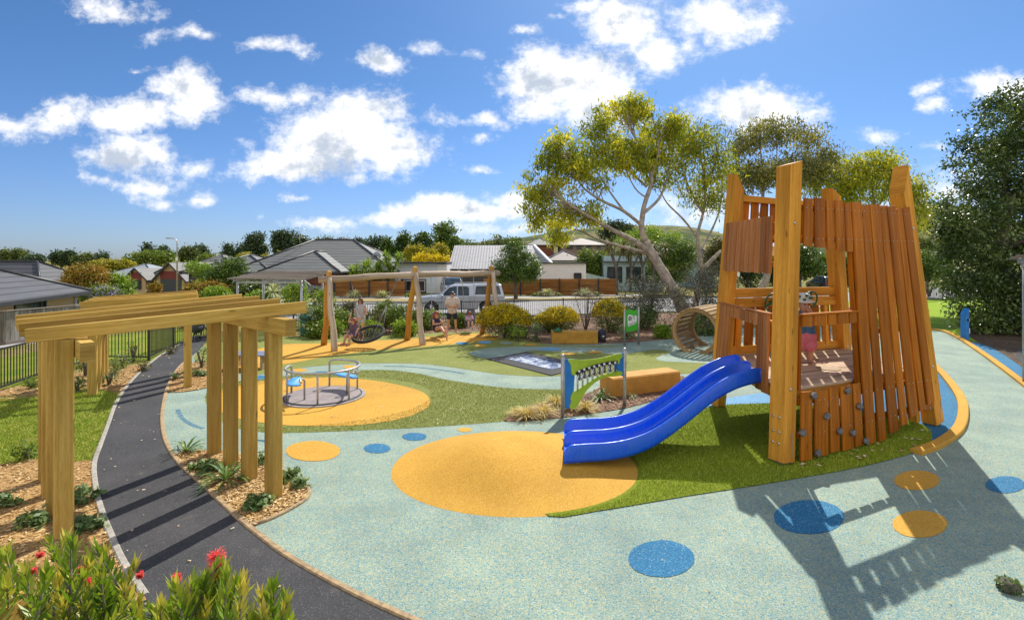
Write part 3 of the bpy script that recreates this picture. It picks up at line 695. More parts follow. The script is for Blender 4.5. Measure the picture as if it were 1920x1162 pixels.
X, Y = scatter(lawnL, 90000); np_mesh('grass_blades', blades(X, Y, 0.05, 0.009, 0.6, 0.004), 3, RNG.uniform(0, 1, len(X)), bl3, kind='stuff', label='bright mown grass left of the asphalt path')
# ================================================================ CLIMBING TOWER
TB = [Vector((4.14, 7.87, 0)), Vector((4.38, 10.94, 0)), Vector((8.03, 9.76, 0)), Vector((7.85, 12.05, 0))]     # front, left, right, back
TT = [Vector((4.44, 8.2, 4.66)), Vector((4.64, 10.6, 4.72)), Vector((7.10, 9.40, 4.60)), Vector((6.98, 11.20, 4.60))]
def TP(i, z, off=Vector((0, 0, 0))):
    t = z / TT[i].z; return Vector((lerp(TB[i].x, TT[i].x, t), lerp(TB[i].y, TT[i].y, t), z)) + off
EF = (TB[2] - TB[0]).normalized(); NF = Vector((EF.y, -EF.x, 0))             # along the front wall, and out of it
EL = (TB[1] - TB[0]).normalized(); NL = Vector((-EL.y, EL.x, 0))
EB = (TB[3] - TB[1]).normalized(); NBk = Vector((-EB.y, EB.x, 0))
tower = thing('climbing_tower', 'tall leaning timber play tower with orange stained slats and a climbing wall', 'play tower', (5.9, 9.9, 0))
tower.location = (5.9, 9.9, 0)
for i, (zt, cut, w) in enumerate(((4.66, 0.05, .27), (4.72, -.17, .25), (4.60, .24, .26), (4.60, -.12, .27))):
    mb = MB(); mb.beam(TP(i, 0.05), TP(i, zt), w, w, EF, 0.012, 0, cut); p = mb.build('post', pine_top, tower)
    mb = MB()
    fs = [(-1, 0), (0, -1)]
    for zz in (0.33, 0.5, 0.72):
        for dx in (-.05, .05):
            c = TP(i, zz); MB().ell(c - EF * (w / 2 + .003) + NF * dx, .022, .022, .022, 8, 5).build('bolt', bolt, p)
    for zz in (1.15, 3.7): MB().ell(TP(i, zz) + NF * (w / 2 + .002) - EF * .03, .026, .026, .026, 8, 5).build('bolt', bolt, p)
    mb = MB(); mb.box(TP(i, 0.03), (w * .62, w * .62, .07), math.atan2(EF.y, EF.x)); mb.box(TP(i, .26) + NF * (w / 2 - .001) + EF * .04, (.018, .012, .46), math.atan2(EF.y, EF.x))
    mb.build('steel_foot', steel, p)
DZ = 1.10
def fw(s, z, out=0.0):      # a point of the front wall
    return TP(0, z).lerp(TP(2, z), s) + NF * out
def lw(s, z, out=0.0): return TP(0, z).lerp(TP(1, z), s) + NL * out
def bw(s, z, out=0.0): return TP(1, z).lerp(TP(3, z), s) + NBk * out
# deck
mb = MB(); n = 22
for k in range(n):
    t = (k + .5) / n
    a = TP(0, DZ).lerp(TP(1, DZ), t); b_ = TP(2, DZ).lerp(TP(3, DZ), t); w = 2.9 / n
    mb.beam(a - Vector((0, 0, .02)), b_ - Vector((0, 0, .02)), w * .93, .04, (0, 0, 1), .003)
mb.build('deck', deckw, tower)
mb = MB()
for f_ in (fw, lw, bw):
    mb.beam(f_(0.03, DZ - .13, -.04), f_(0.97, DZ - .13, -.04), .06, .18)
for t in (.3, .6): mb.beam(TP(0, DZ - .11).lerp(TP(1, DZ - .11), t), TP(2, DZ - .11).lerp(TP(3, DZ - .11), t), .06, .13)
mb.beam(TP(2, DZ - .13), TP(3, DZ - .13), .06, .18)
mb.build('deck_frame', pine_top, tower)
mb = MB(); 
for (px, py, r) in ((1553, 691, .2), (1530, 674, .05)): 
    p = G(px, py, DZ); MB().prism([(p.x + r * math.cos(t / 4 * math.pi / 2), p.y + r * math.sin(t / 4 * math.pi / 2)) for t in range(16)], DZ + .003, DZ + .012).build('deck_plate', pm('worn_plate', (0.36, 0.24, 0.11), (0.30, 0.2, 0.09), 8, .7), tower)
# front wall boards
NBd = 12; ed = [0.045]; ww = [1.0, 1.25, .9, 1.1, .8, 1.15, .95, 1.2, .85, 1.15, .8, 1.0]
for w in ww: ed.append(ed[-1] + w)
sc_ = (0.965 - 0.045) / (ed[-1] - ed[0]); ed = [0.045 + (e - 0.045) * sc_ for e in ed]
def board(s0, s1, za, zb, out, name='board', mat=stain, f_=fw, nn=NF, th=.035, gap=.175):
    w = (f_(s1, (za + zb) / 2) - f_(s0, (za + zb) / 2)).length * (1 - gap); sm = (s0 + s1) / 2
    MB().beam(f_(sm, za, out), f_(sm, zb, out), w, th, nn, .006).build(name, mat, tower)
FO = .15
for k in range(NBd):
    s0, s1 = ed[k], ed[k + 1]; zt = 4.10 - .07 * s0 + (k % 2) * .025; o = FO + (k % 2) * .006
    zb = 0.04 if s1 < .62 else 0.04 + (s1 - .60) * 1.25
    if k < 5:
        board(s0, s1, zb + .01 * (k % 3), DZ - .02 - (k % 2) * .01, o); board(s0, s1, 3.34 - .02 * k, zt, o)
        board(s0, s1, 2.08, 2.25, FO - .006 * (k % 2))
    else: board(s0, s1, zb, zt, o)
mb = MB(); mb.beam(fw(.045, 2.27, FO), fw(ed[5] + .01, 2.27, FO), .07, .03, (0, 0, 1)); mb.build('handrail', stain, tower)
mb = MB()
for z in (.42, .92, 3.46, 3.95):
    mb.beam(fw(.05, z, FO - .06), fw(.96, z + .0, FO - .06), .07, .10, (0, 0, 1))
for z in (1.9, 2.75): mb.beam(fw(ed[5] + .01, z, FO - .06), fw(.96, z, FO - .06), .07, .09, (0, 0, 1))
mb.beam(fw(ed[5] + .012, .95, FO - .07), fw(ed[5] + .012, 3.4, FO - .07), .07, .08, NF)
mb.beam(fw(.055, 1.1, FO - .05), fw(.055, 2.25, FO - .05), .05, .05, NF)
mb.build('wall_frame', stain, tower)
mb = MB()
for k in range(NBd):
    for z in (.42, .92, 3.46, 3.95):
        if 5 <= k or z > 3 or z < 1:
            for q in (-.06, .06): MB().ell(fw((ed[k] + ed[k + 1]) / 2, z, FO + .022) + EF * q, .008, .008, .008, 6, 4).build('screw', bolt, tower)
# left wall
LO = .15
k_s = [.07, .16, .25, .34, .43, .52, .61, .70, .79, .88, .95]
for k in range(10):
    s0, s1 = k_s[k], k_s[k + 1]; o = LO + (k % 2) * .008
    board(s0, s1, 2.90 + .01 * (k % 2), 3.84 + .05 * s0, o, mat=stain2, f_=lw, nn=NL, gap=.19)
for (s0, s1) in ((.07, .155), (.16, .235), (.73, .80), (.80, .87), (.87, .95)):
    board(s0, s1, .92 if s0 > .5 else .98, 2.24, LO, mat=stain2, f_=lw, nn=NL, gap=.18)
for k in range(7): board(.24 + k * .07, .31 + k * .07, 2.02, 2.22, LO - (k % 2) * .006, mat=stain2, f_=lw, nn=NL, gap=.18)
mb = MB(); mb.beam(lw(.05, 2.26, LO), lw(.96, 2.24, LO), .07, .03, (0, 0, 1)); mb.build('handrail', stain2, tower)
mb = MB()
for z in (3.05, 3.7): mb.beam(lw(.05, z, LO - .06), lw(.96, z, LO - .06), .06, .09, (0, 0, 1))
mb.beam(lw(.05, 2.1, LO - .06), lw(.96, 2.1, LO - .06), .06, .09, (0, 0, 1))
for s in (.24, .73): mb.beam(lw(s, .95, LO - .06), lw(s, 2.1, LO - .06), .06, .06, NL)
mb.build('wall_frame', pine_top, tower)
# back wall
mb = MB()
mb.beam(bw(.02, DZ + .10, 0), bw(.98, DZ + .10, 0), .07, .18); mb.beam(bw(.02, 2.22, 0), bw(.98, 2.22, 0), .08, .2); mb.beam(bw(.02, 2.43, .005), bw(.98, 2.43, .005), .09, .19)
mb.beam(bw(.02, 4.42, 0), bw(.98, 4.30, 0), .07, .13); mb.beam(bw(.02, 3.62, 0), bw(.98, 3.6, 0), .06, .10)
for s in (.12, .86): mb.beam(bw(s, DZ + .1), bw(s, 2.2), .09, .09, NBk)
mb.build('wall_frame', pine_top, tower)
for k in range(9):
    s0 = .08 + k * .095
    board(s0, s0 + .095, DZ + .06, 2.3, .07, f_=bw, nn=NBk, gap=.22); board(s0, s0 + .095, 3.5, 4.42 - .1 * s0, .06, f_=bw, nn=NBk, gap=.2)
# right side: only a low band and the open doorway
mb = MB(); rw = lambda s, z, o=0: TP(2, z).lerp(TP(3, z), s) + Vector((.12 + o, 0, 0))
mb.beam(rw(.1, 3.5), rw(.95, 3.5), .06, .1); mb.beam(rw(.1, 4.1), rw(.95, 4.1), .06, .1)
mb.beam(TP(2, 1.0) - EF * .3, TP(2, 4.0) - EF * .22, .10, .16, NF); mb.beam(TP(2, .05) - EF * .36 + Vector((0, .2, 0)), TP(2, 1.1) - EF * .28 + Vector((0, .2, 0)), .12, .16, NF); mb.build('wall_frame', pine_top, tower)
for k in range(5): board(.1 + k * .17, .27 + k * .17, 3.4, 4.2, .05, f_=lambda s, z, o=0: rw(s, z, o), nn=Vector((1, 0, 0)), gap=.2)
# climbing holds on the boards under the opening
hs = [(628, 648), (845, 615), (710, 768), (918, 708), (790, 857), (868, 865), (558, 868), (655, 1008), (947, 952)]
def wall_hit(P0, P1, X, Y):
    """(a, z) on the vertical plane through ground points P0, P1 seen at X, Y"""
    A = (P1 - P0); A.z = 0; L = A.length; A.normalize(); k = (X - 960) / F
    a = (k * P0.y - P0.x) / (A.x - k * A.y); d = P0.y + A.y * a
    return a, H - (Y - HY) * d / F
for hx, hy in hs:
    X_, Y_ = hx / 3.227 + 1320, hy / 3.227 + 540
    a, z = wall_hit(TB[0] + NF * .1, TB[2] + NF * .1, X_, Y_); z = max(.12, z)
    s = a / (TB[2] - TB[0]).length * 1.0
    mb = MB(); c = fw(s, z, FO + .045); mb.ell(c, .066, .045, .042, 12, 7, math.atan2(EF.y, EF.x), disp=.45); mb.ell(c + Vector((0, 0, .03)) + EF * .015, .036, .045, .026, 9, 5, disp=.4); mb.ell(c + Vector((0, 0, -.02)) - EF * .02 + NF * .02, .03, .035, .03, 8, 5, disp=.4); mb.build('climbing_hold', holdm, tower)
# steering wheels on the back rail
for px, py in ((1440, 565), (1508, 562)):
    a, z = wall_hit(TP(1, 2.2), TP(3, 2.2), px, py); A = (TP(3, 2.2) - TP(1, 2.2)).normalized(); c = TP(1, 2.2) + A * a; c.z = z; c = c - NBk * .14
    mb = MB(); r = .20; Bv = (Vector((0, 0, 1)) - NBk * .25).normalized()
    mb.tube([c + A * r * math.cos(t * math.pi / 12) + Bv * r * math.sin(t * math.pi / 12) for t in range(24)], .016, 8, closed=True)
    for t in (90, 210, 330): mb.beam(c, c + A * r * math.cos(R(t)) + Bv * r * math.sin(R(t)), .05, .018, NBk)
    mb.ell(c, .05, .03, .05, 10, 6); mb.tube([c, c + NBk * .15], .02, 8); mb.build('steering_wheel', wheelgreen, tower)

# ================================================================ SLIDE
slide = thing('slide', 'glossy blue double-lane slide running from the timber tower to the yellow mound', 'slide', (2.4, 8.4, 0))
NEAR = (Vector((.73, 7.2, 0)), Vector((4.12, 8.42, 0))); FAR = (Vector((.86, 8.46, 0)), Vector((4.30, 9.68, 0)))
ZS = [(0, .505), (.1, .485), (.2, .46), (.3, .475), (.4, .55), (.5, .70), (.6, .89), (.7, 1.09), (.78, 1.22), (.88, 1.32), (1, 1.37)]
def slz(s):
    for (a, za), (b_, zb) in zip(ZS, ZS[1:]):
        if s <= b_: break
    i = ZS.index((a, za)); z0 = ZS[max(i - 1, 0)]; z3 = ZS[min(i + 2, len(ZS) - 1)]; t = (s - a) / (b_ - a)
    m0 = (zb - z0[1]) / (b_ - z0[0]) * (b_ - a); m1 = (z3[1] - za) / (z3[0] - a) * (b_ - a)
    return (2 * t ** 3 - 3 * t * t + 1) * za + (t ** 3 - 2 * t * t + t) * m0 + (-2 * t ** 3 + 3 * t * t) * zb + (t ** 3 - t * t) * m1
def slide_mesh():
    W_ = 1.26; sec = []
    def wall(c): return [(c - .055, -.15), (c - .045, -.06), (c - .030, -.012), (c - .012, 0), (c + .012, 0), (c + .030, -.012), (c + .045, -.06), (c + .055, -.15)]
    sec += [(0, -.25), (.0, -.20), (.006, -.03), (.02, -.006), (.035, 0), (.055, -.004), (.068, -.03), (.082, -.15), (.11, -.185)]
    for x in (.2, .3, .4, .5): sec.append((x, -.192))
    sec.append((.545, -.185)); sec += [(x, z) for x, z in wall(.63)]; sec.append((.715, -.185))
    for x in (.76, .86, .96, 1.06): sec.append((x, -.192))
    sec += [(1.15, -.185), (1.178, -.15), (1.192, -.03), (1.205, -.004), (1.225, 0), (1.24, -.006), (1.254, -.03), (1.26, -.2), (1.26, -.25), (1.22, -.25), (1.2, -.205), (.06, -.205), (.04, -.25)]
    n = len(sec); M = 60; V = []
    for i in range(M + 1):
        s = i / M; e = min(s, 1.0 - s) * 3.6; dip = 0.10 * max(0, 1 - e / .12) ** 2
        zz = slz(s)
        for (x, z) in sec:
            q = x / W_; p = NEAR[0].lerp(NEAR[1], s).lerp(FAR[0].lerp(FAR[1], s), q)
            dz = dip * max(0, min(1, (z + .17) / .17)) if s < .5 else dip * .6 * max(0, min(1, (z + .17) / .17))
            V.append((p.x, p.y, zz + z - dz))
    Fs = [(i * n + k, i * n + (k + 1) % n, (i + 1) * n + (k + 1) % n, (i + 1) * n + k) for i in range(M) for k in range(n)]
    mb = MB(); mb.add(V, Fs, None, True)
    mb.add([V[k] for k in range(n)], [tuple(range(n - 1, -1, -1))]); mb.add([V[M * n + k] for k in range(n)], [tuple(range(n))])
    o = mb.build('chute', slideblue, slide)
    mb = MB()
    for q in (.12, .88): 
        p = NEAR[0].lerp(NEAR[1], .06).lerp(FAR[0].lerp(FAR[1], .06), q); mb.tube([(p.x, p.y, .02), (p.x, p.y, slz(.06) - .2)], .03, 8)
    mb.build('support_leg', steel, slide)
slide_mesh()

# ================================================================ TIMBER TUNNEL
def tunnel():
    c = G(1303, 661); c.y = 17.3; c.x = (1303 - 960) / F * 17.3; ax = Vector((.62, .78, 0)).normalized(); sd_ = Vector((ax.y, -ax.x, 0)); r = .78
    t = thing('tunnel', 'round crawl-through tunnel of timber slats standing under the gum trees', 'play tunnel', (c.x, c.y, 0))
    cz = r - .06; P = lambda ang, rad, l: c + ax * l + sd_ * rad * math.cos(ang) + Vector((0, 0, cz + rad * math.sin(ang)))
    for l in (0.0, 1.75):
        mb = MB(); n = 40; V = []
        a0, a1 = R(-78), R(258)
        for i in range(n + 1):
            a = lerp(a0, a1, i / n)
            for rad, dl in ((r, 0), (r, .14), (r - .11, .14), (r - .11, 0)): V.append(P(a, rad, l + dl))
        Fs = [(i * 4 + k, (i + 1) * 4 + k, (i + 1) * 4 + (k + 1) % 4, i * 4 + (k + 1) % 4) for i in range(n) for k in range(4)] + [(0, 1, 2, 3), (n * 4 + 3, n * 4 + 2, n * 4 + 1, n * 4)]
        mb.add(V, Fs, [[(i * .12, .1 * k), (i * .12 + .12, .1 * k), (i * .12 + .12, .1 * k + .1), (i * .12, .1 * k + .1)] for i in range(n) for k in range(4)] + [None, None])
        mb.build('ring', tunnelw, t)
    for k in range(27):
        a = lerp(R(-70), R(250), k / 26); e = P(a, r + .018, -.03); f_ = P(a, r + .018, 1.93)
        MB().beam(e, f_, .125, .032, P(a, 1, 0) - P(a, 0, 0), .004).build('slat', tunnelw, t)
tunnel()

# ================================================================ BELL PANEL AND FLAG PANEL
def panel_post(p, h, par):
    mb = MB(); mb.tube([(p.x, p.y, 0), (p.x, p.y, h - .035)], .038, 14, smooth=True); q = mb.build('post', steel, par)
    mb = MB(); mb.ell((p.x, p.y, h - .04), .045, .045, .04, 12, 6); mb.build('cap', steel, q)
def bell_panel():
    p1, p2 = G(1055, 783), G(1171, 762); A = (p2 - p1).normalized(); N = Vector((A.y, -A.x, 0)); Z = Vector((0, 0, 1))
    t = thing('bell_panel', 'blue and lime play panel hung with a row of silver chime tubes', 'play panel', tuple((p1 + p2) / 2))
    panel_post(p1, 1.27, t); panel_post(p2, 1.26, t)
    def pts(L): 
        out = []
        for x, y in L:
            a, z = wall_hit(p1, p2, x / 3.418 + 940, y / 3.418 + 560); out.append((a, z))
        return out
    O = p1.copy(); O.z = 0
    MB().slab(O - N * .01, A, Z, N, pts([(408, 385), (470, 386), (470, 470), (462, 600), (446, 640), (440, 700), (408, 702)]), .018).build('side_board', bluepanel, t)
    MB().slab(O - N * .01, A, Z, N, pts([(735, 356), (782, 348), (782, 496), (736, 490), (724, 462), (730, 410)]), .018).build('side_board', bluepanel, t)
    top = smooth_poly([Vector((a, z, 0)) for a, z in pts([(428, 386), (520, 390), (620, 380), (700, 363), (745, 350), (768, 355), (770, 372), (757, 386), (754, 402), (744, 416), (728, 410), (650, 410), (560, 432), (485, 462), (468, 487), (448, 482), (444, 450), (440, 420)])], 4)
    MB().slab(O + N * .009, A, Z, N, [(p.x, p.y) for p in top], .018).build('arch_board', lime, t)
    bot = smooth_poly([Vector((a, z, 0)) for a, z in pts([(765, 464), (770, 482), (745, 494), (660, 502), (600, 532), (548, 580), (512, 632), (484, 682), (462, 703), (438, 694), (434, 684), (446, 662), (440, 640), (448, 610), (458, 596), (500, 572), (560, 532), (620, 497), (700, 471), (735, 462)])], 4)
    MB().slab(O + N * .009, A, Z, N, [(p.x, p.y) for p in bot], .018).build('arch_board', lime, t)
    mb = MB(); arc = pts([(472, 478), (500, 462), (560, 440), (620, 421), (680, 409), (733, 403)]); ar = smooth_poly([Vector((a, z, 0)) for a, z in arc], 4, False)
    for a, b_ in zip(ar, ar[1:]): mb.beam(O + A * a.x + Z * a.y + N * .045, O + A * b_.x + Z * b_.y + N * .045, .035, .055, Z, .003)
    mb.build('chime_bracket', black, t)
    for k, x in enumerate((485, 517, 549, 581, 613, 645, 680, 715)):
        ytop = [462, 450, 441, 432, 424, 416, 411, 407][k]; yb = [590, 560, 540, 517, 500, 490, 478, 470][k]
        (a, z), (a2, z2), (_, z3) = pts([(x, ytop), (x, yb), (x + 8, ytop + 42)])
        MB().tube([O + A * a + Z * (z - .02) + N * .02, O + A * a + Z * z2 + N * .02], .02, 10).build('chime_tube', chimes, t)
        mb = MB(); mb.ell(O + A * a + Z * (z + .005) + N * .075, .026, .016, .026, 10, 6); k_ = mb.build('mallet_knob', white, t)
        mb = MB(); mb.beam(O + A * (a + .01) + Z * (z - .02) + N * .075, O + A * (a + .01) + Z * (z3) + N * .085, .035, .02, N)
        mb.ell(O + A * (a + .01) + Z * (z3 - .01) + N * .085, .034, .02, .034, 10, 6); m_ = mb.build('mallet', dark, t)
        mb = MB(); mb.ell(O + A * (a + .01) + Z * (z3 - .01) + N * .104, .011, .006, .011, 8, 4); mb.build('rivet', white, m_)
bell_panel()
def flag_panel():
    p1, p2 = G(1171, 648), G(1197, 644); p2 = p1 + Vector((.56, .18, 0)); A = (p2 - p1).normalized(); N = Vector((A.y, -A.x, 0)); Z = Vector((0, 0, 1))
    t = thing('flag_panel', 'small bright green play panel showing a white flag, between two steel posts', 'play panel', tuple((p1 + p2) / 2))
    panel_post(p1, 1.34, t); panel_post(p2, 1.42, t); O = p1.copy(); O.z = 0
    L = (p2 - p1).length
    top = [(.05 + (L - .1) * i / 10, 1.28 + .04 * math.sin(i / 10 * 6.3) + .05 * i / 10) for i in range(11)]
    poly = [(.05, .50), (L - .05, .56)] + top[::-1]
    MB().slab(O, A, Z, N, poly, .02).build('board', greenpanel, t)
    fl = [(.12, .80), (.16, .70), (.24, .74), (.34, .76), (.42, .80), (.48, .86), (.50, 1.05), (.46, 1.10), (.38, 1.08), (.28, 1.12), (.18, 1.14), (.12, 1.08)]
    fo = MB().slab(O + N * .021, A, Z, N, [(p.x, p.y) for p in smooth_poly([Vector((a, z, 0)) for a, z in fl], 3)], .008).build('flag', white, t)
    mb = MB(); c = O + A * .21 + Z * 1.0 + N * .034
    mb.tube([c + A * .048 * math.cos(k * math.pi / 8) + Z * .06 * math.sin(k * math.pi / 8) for k in range(16)], .017, 6, closed=True)
    for k in range(6): mb.ell(O + A * (.17 + k * .05) + Z * (.77 + k * .016) + N * .032, .017, .01, .02, 8, 4)
    for (a, z) in ((.33, 1.06), (.37, 1.05), (.41, 1.03), (.34, 1.0), (.40, .98)): mb.ell(O + A * a + Z * z + N * .032, .011, .006, .022, 6, 4)
    mb.build('printed_marks', black, fo)
flag_panel()

# ================================================================ BLOCKS, BACKPACK, HAT
def block(P, w_dir, L, Wd, hgt, mat, lab):
    a = Vector((w_dir[0], w_dir[1], 0)).normalized(); n_ = Vector((-a.y, a.x, 0)); P = Vector((P.x, P.y, 0))
    t = MB(); c = P + a * L / 2 + n_ * Wd / 2 + Vector((0, 0, hgt / 2)); t.beam(c - a * L / 2, c + a * L / 2, Wd, hgt, (0, 0, 1), .03)
    o = t.build('seat_block', mat, None, lab, 'block seats padded in rubber', 'block seat')
    return c
block(G(1035, 645), (1, 0.0), 1.72, .5, .47, blockyel, 'long mustard rubber block on the turf in front of the shrubs')
cb = block(G(1149, 747), (.95, .42), 1.95, .52, .45, blockora, 'orange rubber block behind the bell panel beside the blue slide')
def backpack(x, y):
    t = thing('backpack', 'dark navy backpack leaning against the end of the mustard block', 'backpack', (x, y, 0))
    b = MB(); b.ell((x, y, .24), .17, .13, .26, 16, 10, zmin=-.85); b.box((x, y, .06), (.30, .22, .11), 0, .03); b.build('body', pm('navy_nylon', (.012, .018, .04), (.02, .025, .055), 20, .7), t)
    b = MB(); b.ell((x + .01, y - .11, .18), .11, .05, .12, 12, 8); b.box((x + .01, y - .155, .22), (.08, .01, .03), 0); b.build('front_pocket', dark, t)
    b = MB(); b.tube([(x - .04, y, .49), (x - .03, y, .54), (x + .03, y, .54), (x + .04, y, .49)], .012, 6); b.build('grab_handle', black, t)
    for s in (-1, 1): b = MB(); b.tube([(x + s * .1, y + .1, .45), (x + s * .14, y + .18, .28), (x + s * .11, y + .12, .06)], .018, 6); b.build('strap', black, t)
    MB().box((x + .03, y - .166, .25), (.07, .004, .05)).build('badge', white, t)
bp = G(1128, 641); backpack(bp.x + .0, bp.y - .05)
b = MB(); hp = Vector((1.72, 19.25, .47)); b.ell(hp + Vector((0, 0, .03)), .19, .16, .03, 14, 5, disp=.1); b.ell(hp + Vector((0, 0, .05)), .10, .09, .09, 12, 6, disp=.08)
b.build('sun_hat', pm('green_cloth', (.02, .13, .05), (.03, .16, .07), 10, .8), None, 'crumpled green hat lying on top of the mustard block', None, 'hat')

# ================================================================ IN-GROUND TRAMPOLINE
def trampoline():
    Lp, Tp, Bp = G(913, 674), G(988, 661), G(1033, 705); Rp = Tp + Bp - Lp
    for p in (Lp, Tp, Bp, Rp): p.z = 0
    c = (Lp + Rp) / 2; u = (Bp - Lp).normalized(); v = (Tp - Lp).normalized()
    t = thing('trampoline', 'sunken rectangular trampoline with black rim and streaked blue and white mat', 'trampoline', (c.x, c.y, 0))
    def inset(d): return [Lp + u * d + v * d, Bp - u * d + v * d, Rp - u * d - v * d, Tp + u * d - v * d]
    mb = MB(); o, i_ = inset(0), inset(.42); V = [p + Vector((0, 0, .03)) for p in o] + [p + Vector((0, 0, .05)) for p in i_] + [p + Vector((0, 0, .0)) for p in o] + [p + Vector((0, 0, .02)) for p in i_]
    Fs = [(k, (k + 1) % 4, 4 + (k + 1) % 4, 4 + k) for k in range(4)] + [(8 + k, 8 + (k + 1) % 4, (k + 1) % 4, k) for k in range(4)] + [(4 + k, 4 + (k + 1) % 4, 12 + (k + 1) % 4, 12 + k) for k in range(4)]
    mb.add(V, Fs); mb.build('rim', pm('rim_rubber', (.014, .014, .016), (.022, .022, .025), 30, .8, bs_=.4), t)
    m, b, bs = new_mat('streaked_mat'); tc = b.n('ShaderNodeTexCoord').outputs['Object']
    f = b.noise(b.vec('MULTIPLY', tc, (1.6, .9, 1)), 1.6, 6, .65, dist=1.2)
    chk = b.voro(tc, 26, 'Distance', 'DISTANCE_TO_EDGE')
    col = b.mix(b.smooth(f, .44, .56), (.04, .10, .28), (.50, .56, .64)); col = b.mix(b.smooth(chk, .03, .09), (.02, .03, .07), col)
    b.put(bs.inputs['Base Color'], col); bs.inputs['Roughness'].default_value = .7
    i2 = inset(.46); MB().quad(*[p + Vector((0, 0, .03)) for p in i2]).build('mat', m, t)
    mb = MB()
    for k in range(4): mb.beam(i_[k] + Vector((0, 0, .045)), i_[(k + 1) % 4] + Vector((0, 0, .045)), .05, .03)
    mb.build('inner_frame', pm('blue_grey_frame', (.10, .13, .22), (.07, .09, .16), 10, .6), t)
trampoline()

# ================================================================ MERRY-GO-ROUND
def merry():
    c = Vector((-4.32, 11.72, 0)); t = thing('merry_go_round', 'low steel merry-go-round with two pale blue curved seats', 'merry-go-round', tuple(c))
    mb = MB(); n = 64; mb.prism([(c.x + .93 * math.cos(k / n * 6.2832), c.y + .93 * math.sin(k / n * 6.2832)) for k in range(n)], .015, .035)
    mb.build('base_ring', pm('base_ring_grey', (.33, .30, .30), (.27, .25, .25), 10, .7), t)
    mb = MB(); mb.prism([(c.x + .82 * math.cos(k / n * 6.2832), c.y + .82 * math.sin(k / n * 6.2832)) for k in range(n)], .03, .06); mb.build('platform', spin, t)
    mb = MB(); mb.tube([(c.x + .845 * math.cos(k / n * 6.2832), c.y + .845 * math.sin(k / n * 6.2832), .045) for k in range(n)], .012, 6, closed=True); mb.build('platform_rim', dark, t)
    P = lambda a, r, z: c + Vector((r * math.cos(R(a)), r * math.sin(R(a)), z))
    zt = .70; r = .80
    def rail(a0, a1, ends):
        pts = [P(a0, r, .06), P(a0, r, zt - .08), P(a0 + 3 * (1 if a1 > a0 else -1), r, zt - .015)] + [P(lerp(a0, a1, k / 40), r, zt) for k in range(3, 38)] + [P(a1 - 3, r, zt - .015), P(a1, r, zt - .08), P(a1, r, .06)]
        MB().tube(pts, .022, 10).build('rail', steel, t)
    # one long rail sweeping from the back over the right to the front and left
    def rail2(a0, a1):
        m_ = 60; pts = [P(a0, r, .06), P(a0, r, zt - .07), P(a0 - 2, r, zt - .02)] + [P(lerp(a0, a1, k / m_), r, zt) for k in range(2, m_ - 1)] + [P(a1 + 2, r, zt - .02), P(a1, r, zt - .07), P(a1, r, .06)]
        MB().tube(pts, .024, 10).build('rail', steel, t)
    rail2(100, -190)
    for a in (38, -28, -78, -138): MB().tube([P(a, r, .06), P(a, r, zt)], .021, 10).build('upright', steel, t)
    for (a0, a1) in ((-198, -120), (12, 96)):
        V = []; k_ = 18
        for i in range(k_ + 1):
            a = lerp(a0, a1, i / k_); wv = .13 * (1 - .55 * abs(2 * i / k_ - 1) ** 2.5); dz = .02 * math.cos(i / k_ * 6.28)
            for q, z in ((-wv, .40), (0, .385), (wv, .40), (wv, .37), (0, .355), (-wv, .37)): V.append(P(a, r - .14 + q, z + dz))
        Fs = [(i * 6 + k, (i + 1) * 6 + k, (i + 1) * 6 + (k + 1) % 6, i * 6 + (k + 1) % 6) for i in range(k_) for k in range(6)] + [(5, 4, 3, 2, 1, 0), tuple(k_ * 6 + k for k in range(6))]
        mb = MB(); mb.add(V, Fs, None, True); sx = mb.build('seat', seatblue, t)
    for a in (-118, 10):
        pts = [P(a, .52, .06), P(a, .52, .48), P(a, .56, .52), P(a, .64, .53), P(a + 14, .80, .50)]
        MB().tube(pts, .021, 10).build('grab_bar', steel, t)
merry()

# ================================================================ SWING FRAME AND SWINGS
LG = [((607, 647), (627, 659), 2.60), ((763, 638), (793, 647.5), 2.74), ((904, 626), (940, 633.5), 2.74)]
sw = thing('swing_frame', 'long rustic swing frame of pale and golden debarked logs', 'swing frame', (-3.7, 19.7, 0))
AP = []
def log(a, b, r0, r1, name, mat, par, wob=.035):
    a, b = Vector(a), Vector(b); n = 10; pts = []; rs = []
    for i in range(n + 1):
        t = i / n; p = a.lerp(b, t); k = math.sin(t * math.pi) * wob
        pts.append(p + Vector((k * math.sin(t * 7 + a.x), k * .6 * math.cos(t * 5), k * .8 * math.sin(t * 9 + b.x)))); rs.append(lerp(r0, r1, t) * (1 + .05 * math.sin(t * 17 + a.y)))
    pts.append(pts[-1] + (pts[-1] - pts[-2]).normalized() * .03); rs.append(rs[-1] * .6)
    return MB().tube(pts, rs, 12).build(name, mat, par)
for bk, fr, z in LG:
    B_, Fr = G(*bk), G(*fr); m_ = (B_ + Fr) / 2; ap = Vector((m_.x + .0, m_.y, z)); AP.append(ap); dr = (ap - B_).normalized()
    log(B_ - Vector((0, 0, .05)), ap + (ap - B_) * .05, .115, .095, 'leg', loggold, sw); log(Fr - Vector((0, 0, .05)), ap + Vector((.06, -.1, -.12)), .115, .09, 'leg', logpale, sw)
bd = (AP[2] - AP[0]).normalized(); Z1 = Vector((0, 0, -.14))
log(AP[0] - bd * .35 + Z1, AP[1] + Z1 + Vector((0, 0, .0)), .12, .11, 'beam', logpale, sw, .022); log(AP[1] + Z1, AP[2] + bd * .35 + Z1, .115, .12, 'beam', logpale, sw, .022)
